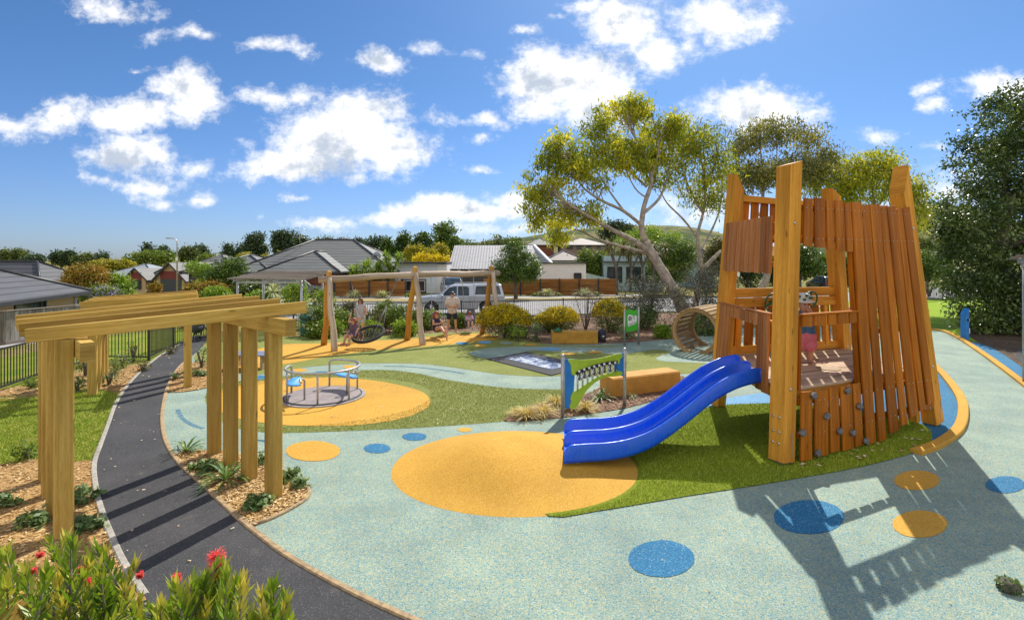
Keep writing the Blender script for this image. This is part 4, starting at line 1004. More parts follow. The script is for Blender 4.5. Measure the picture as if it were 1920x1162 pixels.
def beam_at(px):
    k = (px - 960) / F; a, b_ = (AP[0], AP[1]) if px < 773 else (AP[1], AP[2]); d = b_ - a; t = (k * a.y - a.x) / (d.x - k * d.y); return a + d * t + Z1 * 1.6
ns = thing('nest_swing', 'black round net basket swing tilted on its ropes behind a seated girl', 'nest swing', (-5.15, 18.4, .5))
c = Vector((-5.15, 18.35, .50)); U = Vector((1, .12, .16)).normalized(); Vv = Vector((-.12, 1, .40)).normalized(); r = .54
Cc = lambda a, rr: c + U * rr * math.cos(a) + Vv * rr * math.sin(a)
MB().tube([Cc(k * math.pi / 20, r) for k in range(40)], .058, 10, closed=True).build('rim', ropem, ns)
mb = MB()
for k in range(-4, 5):
    o = k * .108; h_ = math.sqrt(max(.0, (r - .04) ** 2 - o * o))
    mb.tube([c + U * o - Vv * h_, c + U * o + Vector((0, 0, -.07)), c + U * o + Vv * h_], .011, 5); mb.tube([c + Vv * o - U * h_, c + Vv * o + Vector((0, 0, -.07)), c + Vv * o + U * h_], .011, 5)
mb.tube([Cc(k * math.pi / 10, r * .55) + Vector((0, 0, -.04)) for k in range(20)], .016, 6, closed=True); mb.build('net', ropem, ns)
for px, an in ((658, (100, 160, 200, 250)), (746, (-70, -20, 20, 70))):
    h0 = beam_at(px); k0 = h0.lerp(c, .62) + Vector((.25 if px > 700 else -.2, 0, .25)); mb = MB(); mb.tube([h0, k0], .014, 6)
    for a in an: mb.tube([k0, Cc(R(a), r)], .012, 5)
    mb.build('hanging_rope', pm('grey_rope', (.25, .24, .23), (.12, .12, .12), 60, .9), ns)
def bucket(px, py, d, rz, lab, pxs):
    x = (px - 960) / F * d; z = H - (py - HY) * d / F; t = thing('bucket_swing', lab, 'bucket swing', (x, d, z), 'moulded bucket swings on the log frame')
    cs, sn = math.cos(rz), math.sin(rz); L = lambda a, b_, c_: Vector((x + a * cs - b_ * sn, d + a * sn + b_ * cs, z + c_))
    # local: -y is the way the child faces
    prof = [(-.30, -.02), (-.26, -.07), (-.05, -.10), (.12, -.06), (.22, .10), (.30, .42), (.33, .62)]
    V = []; n = 9
    for i, (yy, zz) in enumerate(prof):
        wv = [.17, .19, .21, .22, .23, .22, .16][i]
        for k in range(n):
            q = -1 + 2 * k / (n - 1); V.append(L(q * wv, yy - abs(q) ** 3 * (.10 if i > 3 else 0), zz + abs(q) ** 3 * (.10 if i <= 3 else 0)))
    m0 = len(V); V += [v + Vector((0, .02, -.035)) for v in V]
    Fs = []
    for i in range(6):
        for k in range(n - 1):
            Fs.append((i * n + k, i * n + k + 1, (i + 1) * n + k + 1, (i + 1) * n + k)); Fs.append(tuple(m0 + j for j in (i * n + k, (i + 1) * n + k, (i + 1) * n + k + 1, i * n + k + 1)))
    for k in range(n - 1): Fs += [(k + 1, k, m0 + k, m0 + k + 1), (6 * n + k, 6 * n + k + 1, m0 + 6 * n + k + 1, m0 + 6 * n + k)]
    for i in range(6): Fs += [(i * n, (i + 1) * n, m0 + (i + 1) * n, m0 + i * n), ((i + 1) * n + n - 1, i * n + n - 1, m0 + i * n + n - 1, m0 + (i + 1) * n + n - 1)]
    MB().add(V, Fs, None, True).build('seat_shell', pm('grey_shell', (.10, .115, .15), (.08, .09, .12), 6, .6), t)
    for s, bx in zip((-1, 1), pxs): MB().tube([L(s * .22, .0, .02), L(s * .22, .02, .3), beam_at(bx)], .012, 6).build('chain', steel, t)
    return L
BK1 = bucket(820, 616, 20.6, R(35), 'grey moulded swing seat holding a child with outstretched bare legs', (808, 834))
BK2 = bucket(881, 607, 22.4, R(-8), 'grey moulded swing seat nearest the right end of the log frame', (866, 888))

# ================================================================ PERGOLAS
def pergola(rights, lefts, over, lab, zr=(2.22, 2.38), bear=.5):
    """zr: underside of the rafters over the left and the right row of posts"""
    mid = (rights[0] + lefts[0]) / 2; t = thing('pergola', lab, 'pergola', (mid.x, mid.y, 0), 'pine pergolas arching over the path')
    for row, side, z_ in ((rights, 0, zr[1]), (lefts, 1, zr[0])):
        along = (row[-1] - row[0]).normalized(); zb = z_ - .108; ztop = zb - .107 if side == 0 else z_ - .003
        for p in row: MB().beam((p.x, p.y, -.02), (p.x, p.y, ztop), .17, .17, along, .008).build('post', pine, t)
        o = Vector((-along.y, along.x, 0)); o = (o if o.x > 0 else -o) * .155 * side; a, b_ = row[0] - along * bear + o, row[-1] + along * .3 + o
        MB().beam((a.x, a.y, zb), (b_.x, b_.y, zb), .13, .21, (0, 0, 1), .008).build('bearer', pine, t)
    for rp, lp in zip(rights, lefts):
        d = (rp - lp).normalized(); L = (rp - lp).length; sl_ = (zr[1] - zr[0]) / L; a, b_ = lp - d * over[0], rp + d * over[1]
        MB().beam((a.x, a.y, zr[0] + .079 - sl_ * over[0]), (b_.x, b_.y, zr[1] + .079 + sl_ * over[1]), .085, .155, (0, 0, 1), .007).build('rafter', pine, t)
    return t
v2 = lambda x, y: Vector((x, y, 0))
pergola([v2(-3.13, 6.72), v2(-3.73, 7.27), v2(-4.27, 7.77), v2(-4.78, 8.22)], [v2(-5.08, 5.8), v2(-5.62, 6.3), v2(-6.12, 6.78), v2(-6.60, 7.26)], (.32, .40), 'near pine pergola with four rafters resting on paired posts across the asphalt path')
pergola([v2(-7.98, 12.6), v2(-8.33, 13.15), v2(-8.68, 13.7), v2(-9.03, 14.25)], [v2(-9.75, 11.9), v2(-10.1, 12.45), v2(-10.45, 13.0), v2(-10.8, 13.55)], (.22, .22), 'farther pine pergola whose rafters show above and beyond the near one', (2.02, 2.13), .35)
# ================================================================ HOUSES
def tile_mat(name, c, row=0.36, corr=None):
    m, b, bs = new_mat(name); uv = b.n('ShaderNodeTexCoord').outputs['UV']; sep = b.n('ShaderNodeSeparateXYZ'); b.put(sep.inputs[0], uv)
    v = b.math('FRACT', b.math('DIVIDE', sep.outputs[0 if corr else 1], corr or row))
    n_ = b.noise(b.vec('MULTIPLY', uv, (.5, 2.5, 1)), 1.0, 4)
    col = b.mix(b.smooth(n_, .35, .65), c, tuple(x * .82 for x in c))
    if corr:
        w = b.math('ABSOLUTE', b.math('SUBTRACT', v, .5)); col = b.mix(b.smooth(w, .05, .42, 0, .38), col, tuple(x * .45 for x in c)); bump(b, bs, w, 0.6, .05)
    else:
        col = b.mix(b.smooth(v, .10, .34, .9, 0), col, tuple(x * .22 for x in c)); bump(b, bs, v, 0.5, .04)
    b.put(bs.inputs['Base Color'], col); bs.inputs['Roughness'].default_value = .65; return m
def brick_mat(name, c1, c2, mortar):
    m, b, bs = new_mat(name); g = b.n('ShaderNodeTexCoord').outputs['Object']; sep = b.n('ShaderNodeSeparateXYZ'); b.put(sep.inputs[0], g)
    br = b.n('ShaderNodeTexBrick'); b.put(br.inputs['Vector'], b.comb(b.math('ADD', sep.outputs[0], sep.outputs[1]), sep.outputs[2])); br.inputs['Scale'].default_value = 1.0
    br.inputs['Brick Width'].default_value = .24; br.inputs['Row Height'].default_value = .086; br.inputs['Mortar Size'].default_value = .009
    br.inputs['Color1'].default_value = (*c1, 1); br.inputs['Color2'].default_value = (*c2, 1); br.inputs['Mortar'].default_value = (*mortar, 1)
    b.put(bs.inputs['Base Color'], b.mix(b.smooth(b.noise(g, .8, 4), .3, .7, 0, .35), br.outputs[0], c2)); bs.inputs['Roughness'].default_value = .9; return m
t_black = tile_mat('black_tile', (.075, .078, .086), .52); t_char = tile_mat('charcoal_tile', (.165, .172, .165), .56); t_grey = tile_mat('grey_tile', (.17, .17, .16)); t_tan = tile_mat('tan_tile', (.27, .22, .19))
t_blue = tile_mat('blue_grey_roof', (.30, .34, .38), corr=.5); t_corr = tile_mat('corrugated_roof', (.36, .355, .37), corr=.30)
tanbrick = brick_mat('tan_brick', (.52, .36, .17), (.44, .30, .14), (.42, .36, .27)); redclad = pm('red_cladding', (.19, .032, .026), (.16, .028, .022), 4, .7)
mahog = pm('mahogany_wall', (.20, .060, .030), (.16, .048, .025), 4, .7); shadeblue = pm('shaded_render', (.72, .76, .80), (.68, .72, .76), 2, .8); offwhite = pm('white_render', (.84, .84, .83), (.80, .80, .79), 2, .8)
charc = pm('charcoal_wall', (.07, .072, .078), (.055, .057, .06), 3, .7); fasc = pm('dark_fascia', (.022, .023, .025), (.03, .03, .032), 4, .5); garage = pm('garage_door', (.045, .05, .055), (.04, .045, .05), 3, .5)
class House:
    def __init__(s, name, label, origin, rz=0.0, group=None, cat='house'):
        s.o = Vector(origin); s.c, s.s = math.cos(rz), math.sin(rz); s.t = thing(name, label, cat, tuple(s.o), group)
    def P(s, x, y, z): return Vector((s.o.x + x * s.c - y * s.s, s.o.y + x * s.s + y * s.c, s.o.z + z))
    def face(s, mb, pts):
        p = [s.P(*q) for q in pts]; u = (p[1] - p[0]).normalized(); n_ = u.cross(p[-1] - p[0]).normalized(); v = n_.cross(u)
        mb.add(p, [tuple(range(len(p)))], [[((q - p[0]).dot(u) + 3, (q - p[0]).dot(v)) for q in p]])
    def walls(s, x0, x1, y0, y1, z0, z1, mat):
        mb = MB(); c = s.P((x0 + x1) / 2, (y0 + y1) / 2, (z0 + z1) / 2); mb.box(c, (x1 - x0, y1 - y0, z1 - z0), math.atan2(s.s, s.c)); return mb.build('wall', mat, s.t)
    def hip(s, x0, x1, y0, y1, ze, zr, mat, ov=.5, inset=None, fascia=fasc):
        x0 -= ov; x1 += ov; y0 -= ov; y1 += ov; mb = MB(); wx, wy = x1 - x0, y1 - y0
        if wx >= wy:
            i = inset or wy / 2; a, b_ = (x0 + i, (y0 + y1) / 2, zr), (x1 - i, (y0 + y1) / 2, zr)
            s.face(mb, [(x0, y0, ze), (x1, y0, ze), b_, a]); s.face(mb, [(x1, y1, ze), (x0, y1, ze), a, b_]); s.face(mb, [(x1, y0, ze), (x1, y1, ze), b_]); s.face(mb, [(x0, y1, ze), (x0, y0, ze), a])
            cs = [((x0, y0, ze), a), ((x1, y0, ze), b_), ((x1, y1, ze), b_), ((x0, y1, ze), a), (a, b_)]
        else:
            i = inset or wx / 2; a, b_ = ((x0 + x1) / 2, y0 + i, zr), ((x0 + x1) / 2, y1 - i, zr)
            s.face(mb, [(x0, y0, ze), (x1, y0, ze), a]); s.face(mb, [(x1, y0, ze), (x1, y1, ze), b_, a]); s.face(mb, [(x1, y1, ze), (x0, y1, ze), b_]); s.face(mb, [(x0, y1, ze), (x0, y0, ze), a, b_])
            cs = [((x0, y0, ze), a), ((x1, y0, ze), a), ((x1, y1, ze), b_), ((x0, y1, ze), b_), (a, b_)]
        r = mb.build('roof', mat, s.t); mb = MB()
        for p, q in cs: mb.tube([s.P(*p) + Vector((0, 0, .03)), s.P(*q) + Vector((0, 0, .03))], .09, 6)
        mb.build('ridge_cap', fascia, r); mb = MB()
        E = [(x0, y0), (x1, y0), (x1, y1), (x0, y1)]
        for k in range(4): mb.beam(s.P(*E[k], ze - .09), s.P(*E[(k + 1) % 4], ze - .09), .12, .17)
        mb.build('gutter', fascia, r); return r
    def gable(s, x0, x1, y0, y1, ze, zr, mat, ov=.4, wallmat=None, fmat=None):
        """ridge runs along y; the gable faces the front (y0)"""
        mb = MB(); xm = (x0 + x1) / 2; k = (zr - ze) / (xm - x0); X0, X1, Y0, Y1 = x0 - ov, x1 + ov, y0 - ov, y1
        e = ze - k * ov
        s.face(mb, [(X0, Y1, e), (X0, Y0, e), (xm, Y0, zr), (xm, Y1, zr)]); s.face(mb, [(X1, Y0, e), (X1, Y1, e), (xm, Y1, zr), (xm, Y0, zr)])
        r = mb.build('roof', mat, s.t)
        mb = MB(); mb.beam(s.P(X0, Y0, e), s.P(xm, Y0, zr), .06, .2); mb.beam(s.P(X1, Y0, e), s.P(xm, Y0, zr), .06, .2); mb.beam(s.P(X0, Y0, e - .05), s.P(X0, Y1, e - .05), .1, .14); mb.beam(s.P(X1, Y0, e - .05), s.P(X1, Y1, e - .05), .1, .14)
        mb.build('gutter', fmat or fasc, r)
        if wallmat:
            mb = MB(); A = [(x0, ze - .02), (x1, ze - .02), (xm, zr - .06)]
            mb.add([s.P(x, y0, z) for x, z in A] + [s.P(x, y0 + .12, z) for x, z in A], [(0, 1, 2), (5, 4, 3), (0, 3, 4, 1), (1, 4, 5, 2), (2, 5, 3, 0)]); mb.build('gable_wall', wallmat, s.t)
        return r
    def window(s, x0, x1, z0, z1, y, name='window', pane=None, fmat=None, nd=1):
        mb = MB(); f = .07
        for a, b_ in (((x0, z0), (x1, z0)), ((x0, z1), (x1, z1))): mb.beam(s.P(a[0], y, a[1]), s.P(b_[0], y, b_[1]), .09, f)
        for x in [x0 + (x1 - x0) * k / (nd + 1) for k in range(nd + 2)]: mb.beam(s.P(x, y, z0 + .04), s.P(x, y, z1 - .04), f, .085, s.P(0, 1, 0) - s.P(0, 0, 0))
        w = mb.build(name, fmat or fasc, s.t); mb = MB(); mb.quad(s.P(x0, y + .01, z0), s.P(x1, y + .01, z0), s.P(x1, y + .01, z1), s.P(x0, y + .01, z1)); mb.build('pane', pane or glass, w); return w
    def panel(s, x0, x1, z0, z1, y, name, mat, th=.06):
        mb = MB(); mb.box(s.P((x0 + x1) / 2, y, (z0 + z1) / 2), (x1 - x0, th, z1 - z0), math.atan2(s.s, s.c)); return mb.build(name, mat, s.t)

# near-left house: the long wall runs from its far corner towards the viewer
rzA = math.atan2(-.938, .346)
hA = House('brick_house', 'tan brick house with a low black tiled hip roof behind the grey paling fence', (-22.65, 27.6, -.76), rzA)
# local x runs along the eave towards the viewer, local y to the right of that: the house lies on its negative side
hA.walls(.5, 16, -6.0, -.55, -.2, 2.25, tanbrick); hA.hip(.5, 16, -6.0, -.55, 2.27, 3.69, t_black)
# windows on the wall facing the playground
mbw = MB()
for x0, x1 in ((3.6, 6.15),):
    f_ = MB()
    for z in (1.35, 2.12): f_.beam(hA.P(x0, -.53, z), hA.P(x1, -.53, z), .08, .07)
    for x in (x0, x0 + .45, x1): f_.beam(hA.P(x, -.53, 1.35), hA.P(x, -.53, 2.12), .07, .085, hA.P(0, 1, 0) - hA.P(0, 0, 0))
    w = f_.build('window', fasc, hA.t); q = MB(); q.quad(hA.P(x0, -.535, 1.35), hA.P(x1, -.535, 1.35), hA.P(x1, -.535, 2.12), hA.P(x0, -.535, 2.12)); q.build('pane', glass, w)
MB().tube([hA.P(.6, -.48, -.1), hA.P(.6, -.48, 2.1)], .045, 8).build('downpipe', white, hA.t)
hA2 = House('brick_house', 'second black tiled house whose ridge shows behind the near brick house', (-33.0, 35.5, -.9), 0)
hA2.walls(-14, .2, 0, 3.4, -.3, 2.6, tanbrick); hA2.hip(-14, .2, 0, 3.4, 2.62, 3.98, t_black)

# tan house with two red gables, set lower down the street
D = 72.0; k_ = D / F; gx = lambda px: (px - 960) * k_
hB = House('gabled_house', 'tan brick house with two dark red gables and a charcoal garage door', (gx(302), D, -1.35), .0)
X = lambda px: gx(px) - gx(302)
hB.walls(X(237), X(273), 0, 9, 0, 2.15, tanbrick); hB.gable(X(237), X(273), 0, 9, 2.15, 3.50, t_grey, .35, tanbrick)
hB.walls(X(273), X(304), 2.2, 9, 0, 2.2, tanbrick); hB.hip(X(262), X(312), 2.4, 9.5, 2.25, 4.2, t_grey, .4)
hB.walls(X(304), X(356), -1.2, 9, 0, 2.15, tanbrick); hB.gable(X(304), X(356), -1.2, 9, 2.15, 4.25, t_grey, .45, tanbrick)
hB.walls(X(356), X(384), 1.5, 9, 0, 2.1, tanbrick); hB.hip(X(350), X(384), 1.5, 9, 2.1, 3.3, t_grey, .4)
hB.panel(X(247), X(265), 1.75, 2.9, -.04, 'gable_cladding', redclad); hB.window(X(247), X(265), .55, 1.72, -.05)
hB.panel(X(312), X(351), 2.02, 3.1, -1.24, 'gable_cladding', redclad); hB.panel(X(312), X(351), 0, 2.0, -1.23, 'garage_door', garage); hB.window(X(362), X(376), .4, 1.7, 1.44)
MB().tube([hB.P(X(276), 2.1, 0), hB.P(X(276), 2.1, 2.1)], .06, 6).build('downpipe', white, hB.t)
def simple_house(name, label, px0, px1, ye, yr, d, depth, roofm, wallm, zb=-1.5, hipi=None, windows=(), rz=0.0, group=None):
    z = lambda y, dd=d: H - (y - HY) * dd / F
    x0, x1 = (px0 - 960) * d / F, (px1 - 960) * d / F; h = House(name, label, (x0, d, 0), rz, group)
    h.walls(.5, x1 - x0 - .5, .5, depth, zb, z(ye), wallm); h.hip(.5, x1 - x0 - .5, .5, depth, z(ye), H - (yr - HY) * (d + depth / 2) / F, roofm, inset=hipi)
    for a, b_, u, v in windows: h.window((a - px0) * d / F, (b_ - px0) * d / F, z(v), z(u), .46)
    return h
simple_house('low_house', 'distant house with a pale blue-grey metal roof left of the red gables', 172, 290, 520, 495, 92, 12, t_blue, mahog)
simple_house('low_house', 'wide tan-grey roof far off above the orange-leaved shrub', 60, 215, 520, 499, 108, 14, t_tan, tanbrick)
simple_house('low_house', 'grey hipped roof rising behind the garage with the red gable', 318, 442, 508, 478, 92, 13, t_grey, tanbrick)
simple_house('low_house', 'plain grey roof seen between the leaning street tree and the charcoal house', 410, 500, 506, 487, 80, 10, t_grey, offwhite)
# large charcoal house in the middle
hD = House('tiled_house', 'large charcoal tiled house with a mahogany wall behind the picnic shelter', (-20.5, 47, 0), 0)
hD.walls(-5.2, 9.0, 1.2, 12, -.3, 2.15, charc); hD.hip(-5.2, 9.0, 1.2, 12, 2.22, 5.35, t_char, .5, 5.6)
hD.walls(-.9, 4.9, -1.6, 3, -.3, 2.1, mahog); hD.hip(-1.3, 4.9, -1.6, 9, 2.18, 4.05, t_char, .5)
hD.walls(-9.5, -4, .5, 9, -.3, 2.0, charc); hD.hip(-9.5, -2, .5, 9, 2.1, 3.7, t_char, .5)
hD.walls(4.95, 6.2, 1.0, 3, -.3, 2.1, tanbrick); hD.window(4.8, 5.7, 1.0, 1.9, .95)
hD.window(-4.4, -3.0, .7, 1.8, .44); hD.panel(-1.2, .2, 0, 1.95, -1.66, 'door', garage); hD.window(-8.6, -6.2, .6, 1.7, .44); hD.window(6.6, 8.6, 1.0, 1.95, 1.14)
mb = MB(); mb.ell(hD.P(7.2, 3.4, 3.65), .42, .12, .42, 14, 6); mb.tube([hD.P(7.2, 3.5, 3.0), hD.P(7.2, 3.5, 3.6)], .03, 6); mb.build('satellite_dish', pm('dish_grey', (.3, .31, .33), None, 5, .5), hD.t)
mb = MB(); mb.tube([hD.P(-1, 5, 4.2), hD.P(-1.1, 5, 6.6)], .035, 5)
for k in range(4): mb.tube([hD.P(-1.6, 5, 6.5 - k * .3), hD.P(-.5, 5, 6.4 - k * .3)], .018, 4)
mb.build('roof_aerial', steel, hD.t)
# modern pale house
dE = 50.0; kE = dE / F; xe = lambda px: (px - 960) * kE; ze_ = lambda y: H - (y - HY) * kE
hE = House('modern_house', 'modern pale house with flat-roofed wings and a steep corrugated grey roof', (0, dE, 0), 0)
hE.walls(xe(740), xe(820), 0, 9, -.2, ze_(494), shadeblue); hE.walls(xe(820) + .003, xe(838), .0, 7, -.2, ze_(495), offwhite)  # front wall colour has its bluish shade painted in; side wall is lighter
hE.panel(xe(738), xe(839), ze_(494) + .002, ze_(491), 4.0, 'flat_roof', fasc, 9.4)
hE.walls(xe(838) + .01, xe(1004), 3, 11, -.2, ze_(503), charc)
mb = MB(); r0, r1 = xe(833), xe(1022)
hE.face(mb, [(r0, 2.5, ze_(505)), (r1, 2.5, ze_(505)), (xe(1000), 8.0, H + 30 * 58 / F), (xe(835), 8.0, H + 30 * 58 / F)]); hE.face(mb, [(r1, 13.5, 2.2), (r0, 13.5, 2.2), (xe(835), 8.0, H + 30 * 58 / F), (xe(1000), 8.0, H + 30 * 58 / F)])
mb.build('corrugated_roof', t_corr, hE.t)
mb = MB(); mb.beam(hE.P(xe(1008), 8.0, H + 30 * 58 / F), hE.P(xe(1040), 1.5, ze_(497)), .25, .22); mb.build('verge_board', offwhite, hE.t)
mb = MB(); hE.face(mb, [(r1, 2.4, ze_(505)), (xe(1038), 1.6, ze_(496)), (xe(1007), 8.0, H + 30 * 58 / F), (xe(999), 8.0, H + 30 * 58 / F)]); mb.build('roof_flank', t_corr, hE.t)
hE.walls(xe(1006), xe(1097), -.6, 7, -.2, ze_(494), offwhite); hE.panel(xe(1004), xe(1099), ze_(494) + .002, ze_(492), 3.2, 'flat_roof', fasc, 8.0); hE.window(xe(1075), xe(1088), ze_(522), ze_(512), -.66, nd=0)
hE.panel(xe(752), xe(799), -.1, ze_(523), -.05, 'garage_door', fasc); hE.window(xe(757), xe(776), .2, ze_(526), -.1, nd=0, fmat=white); hE.window(xe(779), xe(797), .2, ze_(526), -.1, nd=0, fmat=white)
for a in (852, 872): hE.panel(xe(a), xe(a + 6), ze_(511), ze_(507), 2.94, 'wall_lamp', white)
# far hill houses and the pale two-storey block behind the gum
simple_house('hill_house', 'brick house with a pinkish roof and blue windows on the hill above the pale wing', 1050, 1142, 459, 446, 135, 12, t_tan, brick_mat('hill_brick', (.22, .14, .11), (.18, .11, .09), (.3, .27, .24)), 4, windows=((1063, 1074, 461, 467), (1082, 1092, 461, 467), (1102, 1110, 461, 467), (1120, 1128, 461, 467)))
simple_house('hill_house', 'small grey roofed house on the hill above the round street tree', 985, 1042, 459, 447, 140, 10, t_grey, mahog, 4)
simple_house('hill_house', 'tan roofed bungalow just above the flat white wing', 1022, 1100, 488, 471, 75, 10, t_tan, offwhite, 0)
simple_house('hill_house', 'pale grey roof glimpsed between the two gum trunks', 1296, 1352, 489, 466, 60, 8, t_grey, pm('pale_teal_wall', (.36, .50, .52), None, 2, .7), 0)
hG = House('glazed_block', 'pale blue-green building with glass balustrades behind the cabbage trees', ((1132 - 960) * 54 / F, 54, 0), 0, cat='house')
hG.walls(0, 6.3, 0, 7, -.2, H + 10 * 54 / F, pm('pale_glass_wall', (.40, .53, .56), (.36, .49, .52), 2, .3)); hG.panel(-.2, 6.5, 3.0, 3.12, -.2, 'roof_edge', charc, .6)
for k in range(3): hG.window(.4 + k * 2.0, 1.9 + k * 2.0, .9, 2.5, -.05)
mb = MB(); mb.quad(hG.P(-2.0, -.9, 0), hG.P(1.4, -.9, 0), hG.P(1.4, -.9, 1.1), hG.P(-2.0, -.9, 1.9)); mb.build('glass_balustrade', pm('pale_glass', (.45, .58, .58), None, 2, .1), hG.t)

# ================================================================ FENCES
def timber_fence(label, pxs, d, y_top, th=.05):
    x = [(p - 960) * d / F for p in pxs]; zt = H - (y_top - HY) * d / F; t = thing('timber_fence', label, 'fence', ((x[0] + x[-1]) / 2, d, 0))
    for p in x: MB().beam((p, d - .05, 0), (p, d - .05, zt + .05), .12, .10, (0, 1, 0)).build('post', fasc, t)
    for a, b_ in zip(x, x[1:]):
        mb = MB(); n = 15
        for k in range(n): mb.beam((a + .07, d, .10 + (zt - .12) * k / (n - 1)), (b_ - .07, d, .10 + (zt - .12) * k / (n - 1)), .025, (zt) / n * .74)
        m_ = (a + b_) / 2; mb.beam((m_, d + .04, .05), (m_, d + .04, zt), .09, .04, (0, 1, 0)); mb.box(((a + b_) / 2, d + .12, zt / 2), (b_ - a, .02, zt - .1)); mb.build('slat_panel', slatwood, t)
timber_fence('orange slatted timber fence with black posts left of the black gate', (627, 658, 692, 727, 761), 44.5, 527)
timber_fence('long orange slatted fence in front of the white wing, right of the utility', (905, 940, 976, 1013, 1049, 1086, 1122, 1157), 46.6, 523)
def picket(label, pts, h=1.1, sp=.11, r=.009, bay=2.45):
    t = thing('picket_fence', label, 'fence', tuple(pts[0]))
    for a, b_ in zip(pts, pts[1:]):
        L = (b_ - a).length; n = max(1, round(L / bay)); d = (b_ - a) / n
        for k in range(n):
            p, q = a + d * k, a + d * (k + 1); MB().beam((p.x, p.y, 0), (p.x, p.y, h + .08), .06, .06, (0, 1, 0)).build('post', black, t)
            mb = MB(); mb.beam(p + Vector((0, 0, h)), q + Vector((0, 0, h)), .035, .04, ch=0); mb.beam(p + Vector((0, 0, .12)), q + Vector((0, 0, .12)), .035, .04, ch=0)
            m_ = int(d.length / sp)
            for i in range(1, m_): 
                w = p + (q - p) * (i / m_); mb.beam((w.x, w.y, .12), (w.x, w.y, h), r * 2, r * 2, ch=0)
            mb.build('picket_panel', black, t)
    return t
g0 = lambda *p: Vector((G(*p).x, G(*p).y, 0))
picket('black metal picket fence running between the shrubs and the road', [Vector((-9.9, 23.2, 0)), Vector((-2.5, 25.3, 0)), Vector((2.7, 27.0, 0)), Vector((6.8, 28.3, 0))])
picket('black picket fence along the left lawn and mulch strip', [Vector((-11.9, 11.3, 0)), Vector((-12.6, 13.8, 0)), Vector((-12.9, 16.1, 0)), Vector((-11.35, 16.0, 0)), Vector((-12.1, 18.3, 0)), Vector((-12.2, 21.5, 0))], 1.02)
picket('black picket fence at the far edge of the right-hand lawn', [g0(1600, 569), g0(1700, 566), g0(1800, 562), g0(1960, 558)], 1.35, .14, .012)
t = thing('paling_fence', 'weathered grey paling fence in front of the near brick house', 'fence', (-19, 19, 0))
for a, b_ in ((Vector((-24, 16.5, 0)), Vector((-18.8, 19.0, 0))), (Vector((-18.8, 19.0, 0)), Vector((-18.2, 22.3, 0)))):
    n = int((b_ - a).length / .15)
    mb = MB()
    for k in range(n):
        p = a.lerp(b_, (k + .5) / n); mb.beam((p.x, p.y, .03), (p.x, p.y, 1.22 + random.uniform(-.015, .015)), .02, .142, (b_ - a).normalized(), .002)
    mb.build('paling_panel', paling, t); mb = MB(); mb.beam(a + Vector((0, 0, 1.26)), b_ + Vector((0, 0, 1.26)), .14, .035); mb.beam(a + Vector((0, 0, .07)) + Vector((.02, -.03, 0)), b_ + Vector((0.02, -.03, .07)), .03, .14); mb.build('cap_rail', greywood, t)

# ================================================================ SHELTERS, LAMP, BIN, POSTS
def shelter(label, x0, x1, y0, y1, z0, z1, posts, nslat, rz=0):
    t = thing('slat_shelter', label, 'shelter', ((x0 + x1) / 2, (y0 + y1) / 2, 0))
    for k in range(nslat):
        y = lerp(y0, y1, k / (nslat - 1)); z = lerp(z0, z1, k / (nslat - 1)) + random.uniform(-.006, .006); e0, e1 = random.uniform(-.1, .1), random.uniform(-.1, .1)
        MB().beam((x0 + e0, y, z), (x1 + e1, y, z), .055, .045).build('roof_slat', greywood, t)
    for k in range(3): x = lerp(x0 + .3, x1 - .3, k / 2); MB().beam((x, y0, z0 - .07), (x, y1, z1 - .07), .05, .12).build('rafter', steel, t)
    for (px_, py_) in posts: MB().tube([(px_, py_, 0), (px_, py_, lerp(z0, z1, (py_ - y0) / (y1 - y0)) - .1)], .055, 10).build('post', steel, t)
    MB().beam((x0 + .3, posts[0][1], z0 - .16), (x1 - .3, posts[0][1], z0 - .16), .06, .1).build('cross_beam', steel, t)
    return t
shelter('weathered slat-roofed picnic shelter on steel posts beyond the pergola', -12.1, -8.75, 21.7, 25.0, 2.36, 2.62, ((-9.05, 22.0), (-11.9, 22.2), (-11.95, 24.6), (-9.1, 24.6)), 24)
shelter('slat-roofed shelter edge with a pale steel post at the right of the big tree', 12.55, 16.5, 13.0, 11.3, 3.17, 3.55, ((12.93, 12.9), (16.2, 12.9), (16.0, 11.6)), 12)
def street_lamp(px, ytop, d, zb, label):
    x = (px - 960) * d / F; zt = H - (ytop - HY) * d / F; t = thing('street_lamp', label, 'street lamp', (x, d, zb), 'street lamps')
    s_ = -1; MB().tube([(x, d, zb), (x, d, zt - .6), (x - .05, d, zt - .25), (x - .3, d, zt - .05), (x - .8, d, zt + .05)], [.10, .07, .06, .05, .045], 8).build('pole', steel, t)
    mb = MB(); mb.ell((x - 1.05, d, zt + .03), .34, .12, .08, 12, 6); mb.build('lamp_head', steel, t)
    mb = MB(); mb.box((x + .0, d - .09, zt - 2.4), (.25, .02, .45)); mb.build('pole_sign', white, t)
street_lamp(332, 447, 60, -1.4, 'tall curved grey street lamp rising beside the red gabled garage')
street_lamp(1384, 470, 52, 0, 'grey street lamp post seen under the left panel of the timber tower')
